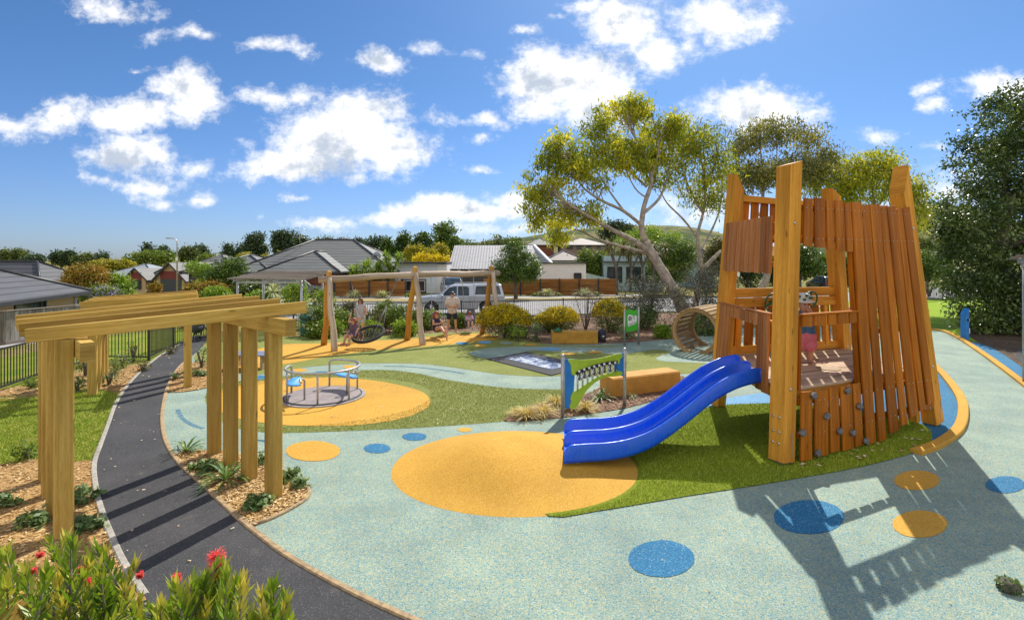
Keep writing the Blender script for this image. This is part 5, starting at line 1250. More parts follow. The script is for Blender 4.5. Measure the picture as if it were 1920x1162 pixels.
def bin_(px, py):
    p = g0(px, py); t = thing('litter_bin', 'dark green litter bin with a domed lid next to the shelter post', 'litter bin', tuple(p))
    mb = MB(); n = 20; mb.prism([(p.x + .21 * math.cos(k / n * 6.283), p.y + .21 * math.sin(k / n * 6.283)) for k in range(n)], .02, .68); mb.build('body', binegreen, t)
    mb = MB(); mb.ell((p.x, p.y, .76), .23, .23, .15, 16, 8); mb.prism([(p.x + .23 * math.cos(k / n * 6.283), p.y + .23 * math.sin(k / n * 6.283)) for k in range(n)], .68, .77); mb.build('lid', binegreen, t)
    mb = MB(); mb.box((p.x, p.y - .225, .72), (.24, .02, .07)); mb.build('opening', black, t)
    mb = MB(); mb.box((p.x, p.y - .212, .45), (.13, .006, .12)); mb.build('sticker', white, t)
bin_(573, 629)
mb = MB(); p = g0(1809, 636); mb.beam((p.x, p.y, 0), (p.x, p.y, 1.12), .28, .14, (1, 0, 0), .02, 0, .12)
o = mb.build('post', bluepanel, thing('blue_marker_post', 'bright blue marker post under the edge of the big dark tree', 'post', tuple(p)))
mb = MB(); mb.box((p.x + .02, p.y - .13, .78), (.10, .02, .10)); mb.box((p.x + .06, p.y - .13, .35), (.05, .02, .2)); mb.build('tag', white, o)
# small slatted table glimpsed between the pergola posts
p = g0(470, 690); t = thing('slatted_table', 'blue-grey slatted table glimpsed between the near pergola posts', 'table', tuple(p))
for k in range(6): MB().beam((p.x - .55, p.y - .3 + k * .12, .42), (p.x + .55, p.y - .3 + k * .12, .42), .10, .04).build('slat', pm('blue_grey_plastic', (.20, .24, .34), (.16, .19, .28), 6, .6), t)
for sx in (-.45, .45): MB().beam((p.x + sx, p.y - .3, .2), (p.x + sx, p.y + .3, .2), .06, .38).build('leg', edgew, t)
# a pushchair parked at the top of the path
p = g0(370, 639); t = thing('pushchair', 'dark pushchair parked at the far end of the asphalt path', 'pushchair', tuple(p))
for dx, dy in ((-.25, -.3), (.25, -.3), (-.27, .3), (.27, .3)):
    mb = MB(); c = p + Vector((dx, dy, .13)); mb.tube([c + Vector((0, .12 * math.cos(k / 6 * math.pi), .12 * math.sin(k / 6 * math.pi))) for k in range(12)], .025, 6, closed=True); mb.build('wheel', tyre, t)
mb = MB(); mb.tube([p + Vector((-.25, -.3, .15)), p + Vector((-.22, .1, .6)), p + Vector((-.22, .45, 1.0)), p + Vector((.22, .45, 1.0)), p + Vector((.22, .1, .6)), p + Vector((.25, -.3, .15))], .018, 6); mb.tube([p + Vector((-.27, .3, .15)), p + Vector((-.22, .1, .6)), p + Vector((.22, .1, .6)), p + Vector((.27, .3, .15))], .018, 6); mb.build('frame', black, t)
mb = MB(); mb.ell(p + Vector((0, 0, .5)), .22, .32, .2, 12, 8); mb.build('seat', dark, t)
mb = MB(); mb.ell(p + Vector((0, .1, .75)), .25, .28, .26, 12, 8, zmin=0); mb.build('hood', dark, t)

# ================================================================ VEHICLES
def arch(cx, r, z0=0.0, n=8): return [(cx + r * math.cos(a), z0 + r * math.sin(a)) for a in [math.pi * k / n for k in range(n + 1)]]
def vehicle(name, label, cat, loc, rz, L, Wd, lower, cabin, wins, wheels, wr, paint, extra=None, roofc=.80):
    """side outlines in metres (x to the front, z up); cabin narrows towards the roof"""
    cs, sn = math.cos(rz), math.sin(rz); t = thing(name, label, cat, loc)
    P = lambda x, y, z: Vector((loc[0] + x * cs - y * sn, loc[1] + x * sn + y * cs, loc[2] + z))
    hw = Wd / 2; zc0 = min(z for _, z in cabin); zc1 = max(z for _, z in cabin)
    wy = lambda z: hw * (1 if z <= zc0 else lerp(.97, roofc, (z - zc0) / (zc1 - zc0)))
    def loft(out, lays):
        mb = MB(); n = len(out); cx = sum(p[0] for p in out) / n; cz = sum(p[1] for p in out) / n; V = []
        for (f, sc) in lays:
            for (x, z) in out:
                X_, Z_ = cx + (x - cx) * sc, cz + (z - cz) * sc; V.append(P(X_, f * wy(Z_), Z_))
        m_ = len(lays); Fs = [(i * n + k, i * n + (k + 1) % n, (i + 1) * n + (k + 1) % n, (i + 1) * n + k) for i in range(m_ - 1) for k in range(n)]
        mb.add(V, Fs, None, False); mb.add([V[k] for k in range(n)], [tuple(range(n - 1, -1, -1))]); mb.add([V[(m_ - 1) * n + k] for k in range(n)], [tuple(range(n))]); return mb
    lays = [(-1, .985), (-.965, 1), (-.5, 1.004), (.5, 1.004), (.965, 1), (1, .985)]
    loft(lower, lays).build('body', paint, t); cab = loft(cabin, lays).build('cabin', paint, t)
    for w in wins:
        for s_ in (-1, 1):
            mb = MB(); V = [P(x, s_ * (wy(z) + .012), z) for x, z in w]; mb.add(V, [tuple(range(len(w)))]); mb.build('window', glass, t)
    for x in wheels:
        for s_ in (-1, 1):
            c = P(x, s_ * (hw - .13), wr); ax = P(0, 1, 0) - P(0, 0, 0); fw_ = P(1, 0, 0) - P(0, 0, 0); mb = MB(); n = 22
            pr = [(wr * .62, -.10), (wr * .96, -.11), (wr, -.08), (wr, .08), (wr * .96, .11), (wr * .62, .10)]; V = []
            for k in range(n):
                a = 2 * math.pi * k / n
                for r, y in pr: V.append(c + fw_ * r * math.cos(a) + Vector((0, 0, r * math.sin(a))) + ax * y)
            Fs = [(k * 6 + i, ((k + 1) % n) * 6 + i, ((k + 1) % n) * 6 + (i + 1) % 6, k * 6 + (i + 1) % 6) for k in range(n) for i in range(6)]
            mb.add(V, Fs, None, True); w_ = mb.build('wheel', tyre, t); mb = MB()
            for k in range(6):
                a = math.pi * k / 3; mb.beam(c + ax * s_ * .075, c + ax * s_ * .075 + fw_ * wr * .62 * math.cos(a) + Vector((0, 0, wr * .62 * math.sin(a))), .05, .02, ax)
            mb.tube([c + ax * s_ * .08 + fw_ * wr * .6 * math.cos(k * math.pi / 9) + Vector((0, 0, wr * .6 * math.sin(k * math.pi / 9))) for k in range(18)], .02, 5, closed=True); mb.build('rim', alloy, w_)
    if extra: extra(P, t, wy)
    return t
def ute_extra(P, t, wy):
    f_ = MB(); 
    for s_ in (-1, 1):
        mb = MB(); mb.ell(P(.95, s_ * 1.0, 1.13), .10, .12, .09, 10, 6); mb.build('wing_mirror', silver, t)
        mb = MB(); mb.beam(P(2.42, s_ * .72, .86), P(2.30, s_ * .9, .90), .07, .16); mb.build('headlight', white, t)
        mb = MB(); mb.beam(P(-2.56, s_ * .80, .72), P(-2.56, s_ * .80, 1.10), .10, .10); mb.build('tail_light', redlamp, t)
        for x in (-.05, .75): MB().beam(P(x, s_ * .93, .98), P(x - .18, s_ * .93, .98), .02, .03).build('door_handle', steel, t)
        mb = MB(); mb.beam(P(1.15, s_ * .88, .38), P(-1.0, s_ * .88, .38), .14, .05); mb.build('side_step', dark, t)
        mb = MB()
        for x in (.98, .12, -.60): mb.beam(P(x, s_ * .935, .50), P(x, s_ * .935, 1.04), .008, .012, P(1, 0, 0) - P(0, 0, 0), 0)
        mb.build('door_seam', dark, t)
    mb = MB(); V = [P(1.28, .74, 1.12), P(1.28, -.74, 1.12), P(.58, -.68, 1.70), P(.58, .68, 1.70)]; mb.add([v + Vector((0, 0, .03)) + (P(.02, 0, 0) - P(0, 0, 0)) for v in V], [(0, 1, 2, 3)]); mb.build('windscreen', glass, t)
    mb = MB(); mb.beam(P(2.52, -.7, .58), P(2.52, .7, .58), .1, .22); mb.beam(P(-2.62, -.8, .5), P(-2.62, .8, .5), .1, .14); mb.build('bumper', dark, t)
    mb = MB(); mb.beam(P(-2.66, -.22, .72), P(-2.66, .22, .72), .01, .11); mb.build('number_plate', white, t)
    for s_ in (-1, 1): MB().beam(P(.3, s_ * .62, 1.82), P(-2.2, s_ * .66, 1.86), .03, .03).build('roof_rail', steel, t)
lower = [(-2.6, .45), (-2.02 - .0, .45)] + [(-1.55 + .46 * math.cos(a), .42 + .46 * math.sin(a)) for a in [math.pi - math.pi * k / 8 for k in range(9)]] + [(-1.05, .36), (1.12, .36)] + [(1.62 + .46 * math.cos(a), .42 + .46 * math.sin(a)) for a in [math.pi - math.pi * k / 8 for k in range(9)]] + [(2.42, .45), (2.52, .62), (2.50, .86), (2.36, 1.0), (2.0, 1.07), (1.28, 1.12), (-.62, 1.10), (-2.58, 1.10), (-2.64, .7)]
cabin = [(1.30, 1.10), (.60, 1.66), (.35, 1.74), (-.70, 1.74), (-.84, 1.77), (-1.5, 1.80), (-2.30, 1.79), (-2.42, 1.74), (-2.58, 1.10)]
wins = [[(1.06, 1.14), (.56, 1.60), (.28, 1.66), (.14, 1.66), (.14, 1.14)], [(.08, 1.14), (.08, 1.66), (-.42, 1.66), (-.56, 1.60), (-.56, 1.14)], [(-.90, 1.20), (-.96, 1.68), (-2.20, 1.70), (-2.30, 1.64), (-2.40, 1.20)]]
vehicle('utility_vehicle', 'silver double-cab utility with a white canopy parked on the road behind the swings', 'utility vehicle', ((862 - 960) / F * 30.2, 30.2, 0), math.pi + .07, 5.1, 1.86, lower, cabin, wins, (-1.55, 1.62), .39, silver, ute_extra)
def suv(label, loc, rz, paint, cat='car', k=1.0):
    lo = [(-2.2, .4)] + [(-1.35 + .42 * math.cos(a), .38 + .42 * math.sin(a)) for a in [math.pi - math.pi * q / 8 for q in range(9)]] + [(-.9, .3), (.95, .3)] + [(1.38 + .42 * math.cos(a), .38 + .42 * math.sin(a)) for a in [math.pi - math.pi * q / 8 for q in range(9)]] + [(2.1, .4), (2.24, .6), (2.18, .85), (1.9, .96), (1.05, 1.03), (-2.2, 1.03), (-2.28, .7)]
    ca = [(1.1, 1.02), (.45, 1.52), (.1, 1.62), (-1.6, 1.62), (-1.95, 1.52), (-2.2, 1.02)]
    wi = [[(.85, 1.06), (.38, 1.48), (0, 1.53), (-.1, 1.53), (-.1, 1.06)], [(-.18, 1.06), (-.18, 1.53), (-1.0, 1.53), (-1.0, 1.06)], [(-1.08, 1.06), (-1.08, 1.53), (-1.55, 1.53), (-1.85, 1.42), (-1.95, 1.06)]]
    def ex(P, t, wy):
        for s_ in (-1, 1):
            MB().beam(P(-2.24, s_ * .75, .75), P(-2.24, s_ * .75, 1.05), .10, .08).build('tail_light', redlamp, t); MB().beam(P(2.15, s_ * .7, .75), P(2.15, s_ * .7, .9), .2, .08).build('headlight', white, t)
            mb = MB(); mb.ell(P(.8, s_ * .97, 1.08), .09, .1, .08, 8, 5); mb.build('wing_mirror', paint, t)
        mb = MB(); mb.quad(P(-2.235, -.65, 1.08), P(-2.235, .65, 1.08), P(-2.01, .6, 1.50), P(-2.01, -.6, 1.50)); mb.build('rear_window', glass, t)
        mb = MB(); mb.quad(P(1.09, -.68, 1.07), P(1.09, .68, 1.07), P(.50, .62, 1.52), P(.50, -.62, 1.52)); mb.build('windscreen', glass, t)
        mb = MB(); mb.beam(P(-2.30, -.24, .7), P(-2.30, .24, .7), .01, .11); mb.beam(P(2.27, -.24, .5), P(2.27, .24, .5), .01, .11); mb.build('number_plate', white, t)
    return vehicle('parked_car', label, cat, loc, rz, 4.5, 1.82, lo, ca, wi, (-1.35, 1.38), .35, paint, ex)
suv('grey hatchback-bodied car parked in front of the mahogany wall', (-18.3, 44.0, 0), R(20), pm('grey_car_paint', (.16, .175, .20), None, 3, .3, .4, coat=.6))
suv('dark blue car parked by the charcoal wall beyond the silver utility', (-5.6, 47.6, 0), R(-78), pm('navy_car_paint', (.05, .07, .10), None, 3, .3, .3, coat=.6))
suv('black car parked far down the street, framed by the tower opening', ((1546 - 960) / F * 52, 52, 0), R(82), pm('black_car_paint', (.02, .022, .025), None, 3, .3, .3, coat=.6))
# ================================================================ TREES AND SHRUBS
L_gum = leafy('gum_leaf', (.10, .13, .025), (.30, .35, .035), (.74, .66, .06), .5, .5)
L_gumd = leafy('gum_leaf_dull', (.08, .09, .04), (.22, .23, .08), (.52, .46, .12), .55, .4)
L_dark = leafy('dark_leaf', (.028, .055, .014), (.075, .125, .03), (.24, .31, .08), .36, .25, .6)
L_street = leafy('street_leaf', (.03, .065, .014), (.085, .15, .028), (.26, .36, .05), .42, .28)
L_green = leafy('shrub_leaf', (.04, .075, .012), (.12, .19, .025), (.32, .38, .06), .5, .28)
L_fresh = leafy('fresh_leaf', (.08, .16, .015), (.20, .32, .03), (.42, .50, .07), .5, .35)
L_yel = leafy('yellow_flower', (.40, .30, .01), (.66, .50, .012), (.82, .68, .02), .6, .2)
L_olive = leafy('olive_leaf', (.05, .06, .02), (.13, .13, .04), (.26, .23, .08), .55, .2)
L_grey = leafy('grey_leaf', (.035, .042, .028), (.10, .105, .075), (.28, .27, .21), .6, .15)
L_pine = leafy('pine_needle', (.030, .055, .028), (.060, .10, .045), (.13, .19, .07), .6, .2)
L_bush = leafy('bush_leaf', (.05, .075, .02), (.12, .16, .04), (.26, .29, .08), .55, .25)
L_will = leafy('willow_leaf', (.16, .17, .02), (.36, .33, .03), (.58, .52, .06), .55, .3)
L_orng = leafy('orange_leaf', (.10, .11, .02), (.30, .22, .03), (.46, .20, .03), .55, .25)
L_twig = leafy('twiggy_leaf', (.09, .07, .05), (.20, .16, .12), (.34, .29, .22), .7, .1)
L_brush = leafy('bottlebrush_leaf', (.06, .12, .012), (.20, .32, .025), (.68, .52, .12), .4, .35)
L_tus = leafy('tussock_blade', (.30, .22, .07), (.62, .48, .17), (.84, .74, .36), .7, .3)
L_pale = leafy('pale_grass', (.26, .30, .14), (.52, .54, .30), (.78, .78, .52), .6, .25)
L_strap = leafy('strap_leaf', (.03, .08, .012), (.10, .20, .03), (.28, .36, .08), .35, .2, .6)
L_low = leafy('groundcover_leaf', (.05, .10, .03), (.15, .24, .08), (.36, .42, .18), .5, .25)
L_red = leafy('red_filament', (.50, .02, .02), (.78, .05, .05), (.90, .25, .18), .5, .3)

def stub_trunk(par, base, top, r, mat=darkbark, forks=4, spread=1.0):
    mb = MB(); b0, t0 = Vector(base), Vector(top); mid = b0.lerp(t0, .55) + Vector((random.uniform(-.1, .1) * spread, 0, 0)); mb.tube([b0, b0.lerp(mid, .5), mid, t0], [r * 1.15, r, r * .8, r * .4], 10)
    for k in range(forks):
        a = random.uniform(0, 6.28); e = mid + Vector((math.cos(a) * spread, math.sin(a) * spread, (t0.z - mid.z) * random.uniform(.6, 1.1))); mb.tube([mid, mid.lerp(e, .5) + Vector((0, 0, .1)), e], [r * .6, r * .4, r * .15], 7)
    return mb.build('trunk', mat, par)
def shrub(name, label, px, py, w, h, mat, cat='shrub', n=60, per=60, size=.07, aspect=.5, group=None, ells=None, cr=.14, stem=True, depth=None, up=.5, shell=.6, droop=0.0):
    p = g0(px, py); d = p.y; wm, hm = w * d / F, h * d / F
    t = thing(name, label, cat, tuple(p), group)
    e = ells and [((p.x + a * wm, p.y + b_ * wm, c_ * hm), (r1 * wm, r1 * wm * .8, r2 * hm)) for a, b_, c_, r1, r2 in ells] or [((p.x, p.y, hm * .50), (wm / 2, (depth or wm * .8) / 2, hm * .5))]
    o = foliage('foliage', mat, t, e, n, per, cr, size, aspect, droop, shell, up, zmin=.02)
    if stem:
        mb = MB()
        for k in range(7):
            a = random.uniform(0, 6.28); q = random.uniform(.15, .38) * wm; mb.tube([(p.x, p.y, 0), (p.x + q * .4 * math.cos(a), p.y + q * .4 * math.sin(a), hm * .35), (p.x + q * math.cos(a), p.y + q * math.sin(a), hm * .8)], [.03, .02, .008], 6)
        mb.build('stem', darkbark, t)
    return t, e
def flowers_on(t, e, mat, n, size, zfrac=.35, per=12, cr=.06):
    C, d = clumps(e, n * 3, .93); zc = np.array([x[0][2] for x in e]).mean(); k = d[:, 2] > zfrac - .35; C = C[k][:n] if k.any() else C[:n]
    P = np.repeat(C, per, 0) + RNG.normal(size=(len(C) * per, 3)) * cr
    np_mesh('flowers', leaf_quads(P, size, .8, 0, .8), 4, RNG.uniform(0, 1, len(P)), mat, t)

# --- gum trees: limbs surveyed as polylines, twigs and hanging leaf clusters grown on them
def gum(name, label, d0, limbs, ells, mat, nc, per, lsize=.25, cr=.30, barkm=bark, tb=0.0):
    LP = []
    base = W(*limbs[0][0][0][:2], d0); t = thing(name, label, 'gum tree', (base.x, base.y, 0), 'gum trees behind the play area')
    mb = MB()
    for pts, r0, r1 in limbs:
        w = [W(p[0], p[1], d0 + (p[2] if len(p) > 2 else 0)) for p in pts]
        s_ = smooth_poly(w, 4, False); n = len(s_); rs = [lerp(r0, r1, i / (n - 1)) * (1 + .07 * math.sin(i * 2.1)) for i in range(n)]
        mb.tube(s_, rs, 10); LP += [(q, r) for q, r in zip(s_, rs)]
    ew = [(tuple(W(cx, cy, d0 + dd)), (rx * d0 / F, max(rx, ry) * .8 * d0 / F, ry * d0 / F)) for cx, cy, rx, ry, dd in ells]
    C, _ = clumps(ew, nc, .15)
    tw = []
    for c in C:
        c = Vector(c); best = min(LP, key=lambda q: (q[0] - c).length + max(0, q[0].z - c.z) * 1.2 + random.uniform(0, .8)); q = best[0]
        m1 = q.lerp(c, .5) + Vector((random.uniform(-.2, .2), random.uniform(-.2, .2), .18 * (c - q).length)); rr = min(best[1] * .6, .022 + .012 * (c - q).length)
        mb.tube([q, q.lerp(m1, .55) + Vector((0, 0, .04)), m1, c], [rr, rr * .8, rr * .6, .010], 5, cap=False)
    mb.build('trunk', barkm, t)
    P = np.repeat(C, per, 0) + RNG.normal(size=(len(C) * per, 3)) * np.array([cr, cr, cr * .75]); tint = np.clip(np.repeat(RNG.uniform(0, 1, len(C)), per) * .65 + RNG.uniform(0, .35, len(P)) + tb, 0, 1)
    np_mesh('crown', leaf_quads(P, lsize, .28, 1.3, .1), 4, tint, mat, t)
    return t
gum('gum_tree', 'big leaning pale-barked gum tree spreading left over the garden bed', 26,
    [([(1292, 612), (1277, 572), (1256, 532), (1230, 488), (1210, 452)], .34, .19), ([(1210, 452), (1203, 428), (1208, 385), (1222, 335), (1205, 285, -.5), (1180, 240, -1)], .17, .04),
     ([(1228, 484), (1196, 456, -.4), (1150, 432, -1), (1108, 408, -1.6), (1070, 385, -2), (1040, 362, -2)], .16, .03), ([(1222, 478), (1180, 466, .5), (1130, 452, 1), (1085, 432, 1.5), (1050, 425, 2)], .10, .025),
     ([(1206, 425), (1170, 396, -.5), (1132, 378, -1), (1092, 350, -1.5), (1062, 300, -2)], .10, .025), ([(1206, 400), (1236, 372, .5), (1252, 330, 1), (1262, 285, 1.5)], .09, .025), ([(1212, 350), (1180, 320, 1), (1150, 285, 1.5), (1125, 245, 2)], .07, .02),
     ([(1170, 396), (1130, 340, .5), (1110, 300, 1)], .06, .02), ([(1214, 372), (1190, 352), (1165, 300)], .05, .02), ([(1222, 330), (1235, 280), (1225, 225)], .06, .02)],
    [(1055, 300, 38, 42, -1.5), (1018, 345, 36, 42, -1.5), (1020, 395, 36, 36, -1), (1130, 250, 42, 46, 1), (1180, 212, 48, 24, -.5), (1170, 290, 55, 42, 0), (1235, 262, 45, 42, 1), (1258, 232, 32, 24, 1), (1092, 335, 46, 34, -1), (1045, 435, 36, 22, 1.5), (1085, 400, 45, 26, -1), (1230, 320, 35, 34, 1), (1110, 300, 30, 25, 1)],
    L_gum, 250, 92, .26, .25, bark, .06)
gum('gum_tree', 'slender forked gum tree just right of the big leaning gum', 28,
    [([(1298, 600), (1306, 560), (1316, 520), (1312, 480), (1308, 440), (1318, 400), (1322, 345), (1312, 290)], .17, .03), ([(1308, 445), (1280, 410), (1250, 380), (1235, 350)], .07, .02), ([(1312, 470), (1335, 430, .5), (1350, 390, 1), (1356, 340, 1)], .08, .02),
     ([(1318, 400), (1296, 360), (1278, 310), (1282, 262)], .06, .02), ([(1320, 350), (1340, 310), (1345, 280)], .05, .02), ([(1318, 505), (1340, 482), (1352, 470)], .13, .07)],
    [(1285, 262, 46, 34, 0), (1325, 272, 40, 34, 0), (1340, 330, 36, 42, 0), (1275, 320, 34, 42, 0), (1310, 360, 40, 26, 0), (1345, 385, 22, 26, 0)], L_gum, 120, 56, .25, .36, bark, -.05)
gum('gum_tree', 'thin brownish gum tree rising behind the left tower post', 31,
    [([(1408, 618), (1420, 560), (1440, 510), (1434, 450), (1428, 400), (1432, 340), (1424, 268)], .26, .03), ([(1434, 430), (1470, 380), (1500, 330), (1518, 270)], .09, .02), ([(1430, 410), (1400, 370), (1385, 320), (1390, 260)], .08, .02), ([(1432, 360), (1455, 310), (1455, 250)], .05, .02)],
    [(1398, 272, 36, 36, 0), (1448, 248, 42, 24, 0), (1508, 258, 30, 24, 0), (1480, 320, 60, 34, 0), (1390, 335, 26, 34, 0), (1540, 310, 32, 28, 0), (1440, 330, 34, 24, 0)], L_gumd, 200, 62, .27, .36)
gum('gum_tree', 'gum tree with yellow-green tips showing behind the right side of the tower', 32,
    [([(1630, 612), (1640, 560), (1636, 480), (1640, 400), (1632, 330)], .22, .04), ([(1640, 430), (1600, 380), (1575, 330)], .09, .02), ([(1640, 420), (1680, 380), (1712, 350)], .09, .02), ([(1640, 400), (1665, 350), (1668, 305)], .06, .02)],
    [(1575, 330, 34, 36, 0), (1625, 312, 46, 28, 0), (1668, 318, 32, 26, 0), (1700, 355, 30, 30, 0), (1716, 400, 20, 42, 0), (1610, 360, 55, 28, 0), (1530, 350, 26, 28, 0)], L_gum, 210, 62, .27, .36, bark, .05)

# --- big dark tree at the right
def big_tree():
    d = 22.5; k = d / F; base = g0(1880, 668); t = thing('broadleaf_tree', 'massive dark glossy tree filling the right edge, foliage down to the ground', 'tree', ((1880 - 960) * k, d, 0))
    E = [(1880, 240, 60, 55, 0), (1905, 200, 48, 35, 0), (1835, 300, 50, 55, 0), (1900, 330, 85, 80, .6), (1815, 400, 46, 60, 0), (1870, 430, 85, 75, -.4), (1830, 500, 60, 55, -.3), (1900, 520, 75, 60, 0), (1845, 570, 56, 45, 0), (1910, 600, 70, 50, 0), (1960, 300, 80, 110, .5), (1970, 450, 90, 120, .5), (1980, 580, 80, 70, 0), (1795, 455, 24, 40, 0), (1862, 618, 52, 22, 0), (1790, 540, 16, 26, 0), (1930, 622, 60, 24, -.8), (1835, 600, 28, 30, -.6), (1785, 420, 20, 30, 0)]
    ew = [(tuple(W(cx, cy, d + dd)), (rx * k, max(rx, ry) * k * .85, ry * k)) for cx, cy, rx, ry, dd in E]
    foliage('crown', L_dark, t, ew, 1150, 62, .24, .165, .5, 0, .80, .5, zmin=.08)
    x = (1880 - 960) * k; mb = MB(); mb.tube([(x, d, 0), (x + .1, d, 2), (x, d, 4.5), (x + .2, d, 8)], [.4, .26, .2, .06], 12)
    for a in range(9): 
        z = 1.0 + a * .5; an = a * 2.4; mb.tube([(x, d, z), (x + .8 * math.cos(an), d + .8 * math.sin(an), z + .6), (x + 1.5 * math.cos(an), d + 1.4 * math.sin(an), z + 1.4)], [.12, .08, .03], 7)
    mb.build('trunk', darkbark, t)
big_tree()
# --- round street tree and the other street planting
def crown_tree(name, label, px, ybase, d, E, mat, nc, per, size, cr, tr=.12, trunk_top=None, cat='tree', group=None, multi=0, shell=.6, up=.4, zb=None, tb=0.0, bk=darkbark, droop=0.0):
    k = d / F; zb = (H - (ybase - HY) * k) if zb is None else zb; x = (px - 960) * k; t = thing(name, label, cat, (x, d, zb), group)
    ew = [(tuple(W(cx, cy, d)), (rx * k, rx * k * .85, ry * k)) for cx, cy, rx, ry in E]
    foliage('crown', mat, t, ew, nc, per, cr, size, .5, droop, shell, up, tb)
    zt = max(e[0][2] for e in ew) if trunk_top is None else H - (trunk_top - HY) * k; mb = MB(); m = multi or 1
    for q in range(m):
        a = 6.28 * q / m; o = (0 if m == 1 else .25); ex = (ew[q % len(ew)][0][0]); 
        zm = lerp(zb, zt, .45)
        mb.tube([(x, d, zb), (x + o * math.cos(a), d + o * math.sin(a), lerp(zb, zt, .25)), (x + 2.2 * o * math.cos(a), d + 2.2 * o * math.sin(a), zm), (lerp(x, ex, .5), d, zt)], [tr * 1.2, tr, tr * .8, tr * .3], 8)
    for e in ew[:8]: mb.tube([(x, d, lerp(zb, zt, .4)), (lerp(x, e[0][0], .6), lerp(d, e[0][1], .6), lerp(zb, e[0][2], .75)), e[0]], [tr * .6, tr * .4, tr * .15], 6)
    mb.build('trunk', bk, t); return t
crown_tree('street_tree', 'round-headed glossy street tree on the dry verge right of the utility', 967, 560, 42.5, [(965, 478, 28, 24), (948, 500, 28, 24), (985, 500, 28, 26), (967, 512, 40, 20), (966, 462, 14, 14), (1000, 515, 14, 14), (935, 514, 14, 12)], L_street, 300, 45, .17, .22, .15, 470)
crown_tree('street_tree', 'leaning dark-headed tree left of the picnic shelter', 421, 562, 40, [(425, 512, 28, 24), (440, 500, 20, 18), (405, 525, 22, 18), (438, 530, 20, 16)], L_street, 200, 45, .16, .2, .14, 490)
crown_tree('street_tree', 'pale leafy sprays reaching left from the leaning street tree', 400, 560, 41, [(372, 504, 24, 10), (385, 512, 18, 14), (360, 498, 10, 5)], L_fresh, 70, 40, .16, .18, .06, 500)
crown_tree('garden_tree', 'multi-stemmed small tree on the lawn beyond the right side of the tower', 1742, 556, 44, [(1735, 490, 26, 22), (1755, 500, 26, 24), (1740, 512, 30, 14), (1722, 500, 14, 16)], L_green, 200, 45, .17, .22, .07, 490, multi=5, tb=-.15)
crown_tree('garden_tree', 'bushy yellow-green tree beside the flat white wing', 1112, 545, 56, [(1105, 490, 26, 22), (1125, 505, 26, 26), (1095, 500, 18, 18), (1135, 485, 18, 14)], L_green, 240, 45, .22, .28, .15)
crown_tree('garden_tree', 'dense glossy green tree behind the fork of the big gum', 1262, 560, 48, [(1250, 470, 30, 24), (1275, 485, 30, 26), (1255, 505, 40, 28), (1235, 485, 20, 20), (1290, 465, 20, 16)], L_street, 330, 45, .19, .26, .18, tb=.05)
crown_tree('garden_tree', 'yellow-green treetops on the slope above the pale glazed building', 1200, 500, 80, [(1215, 440, 30, 12), (1190, 452, 36, 12), (1250, 446, 26, 10), (1165, 456, 20, 8)], L_fresh, 170, 40, .3, .45, .2)
# cabbage trees
def cabbage(px, ybase, yhead, d, label, r=.75, n=70, mat=L_olive, name='cabbage_tree', group='cabbage trees by the glazed block', lean=0, tr=.11, heads=1, zb=None):
    k = d / F; x = (px - 960) * k; zb = max(0, H - (ybase - HY) * k) if zb is None else zb; zt = H - (yhead - HY) * k; t = thing(name, label, 'cabbage tree', (x, d, zb), group)
    mb = MB(); V = []; T = []; tops = []
    for h_ in range(heads):
        a = 6.28 * h_ / max(1, heads); o = 0 if heads == 1 else r * .75; tp = Vector((x + lean + o * math.cos(a), d + o * math.sin(a), zt + random.uniform(-.3, .3) * (heads > 1))); tops.append(tp)
        mb.tube([(x, d, zb), (x + lean * .4, d, lerp(zb, zt, .5)), tp], [tr, tr * .8, tr * .6], 8)
        dirs = unit(RNG.normal(size=(n, 3)) + np.array([0, 0, .35]))
        for dv in dirs:
            L = r * RNG.uniform(.75, 1.15); sdv = Vector(dv).cross(Vector((0, 0, 1))).normalized() * .035; p0 = tp; p1 = tp + Vector(dv) * L * .55; p2 = tp + Vector(dv) * L + Vector((0, 0, -.22 * L)); tt = RNG.uniform(0, 1)
            V += [p0 - sdv * .6, p0 + sdv * .6, p1 + sdv, p1 - sdv, p1 - sdv, p1 + sdv, p2 + sdv * .1, p2 - sdv * .1]; T += [tt, tt]
    mb.build('trunk', darkbark, t); np_mesh('leaf_head', np.array([list(v) for v in V]), 4, np.array(T), mat, t); return t
for i, (px, yh, ln, lb) in enumerate([(1158, 462, -.3, 'leftmost cabbage tree of the cluster beside the bushy yellow-green tree'), (1182, 468, .2, 'second cabbage tree of the cluster, crown below the gum branch'), (1205, 458, .0, 'tall middle cabbage tree just left of the big gum trunk'), (1222, 472, .4, 'short cabbage tree half hidden by the big gum trunk')]):
    cabbage(px, 546, yh, 42 + i * .8, lb, 1.0, 85, L_olive, lean=ln, heads=3)
cabbage(512, 572, 548, 33, 'spiky cordyline with arching pale leaves in front of the shelter', 1.05, 110, L_pale, 'cordyline', None)
for i, (px, yh, lb) in enumerate([(672, 512, 'leftmost yucca head of the clump behind the timber fence'), (694, 500, 'broad yucca in the middle of the clump behind the fence'), (718, 508, 'yucca at the right of the clump, close to the pale render wall'), (733, 486, 'tallest yucca head standing above the clump')]):
    cabbage(px, 545, yh, 46 + i * .3, lb, .95, 110, L_fresh, 'yucca', 'yuccas behind the timber fence', heads=3)

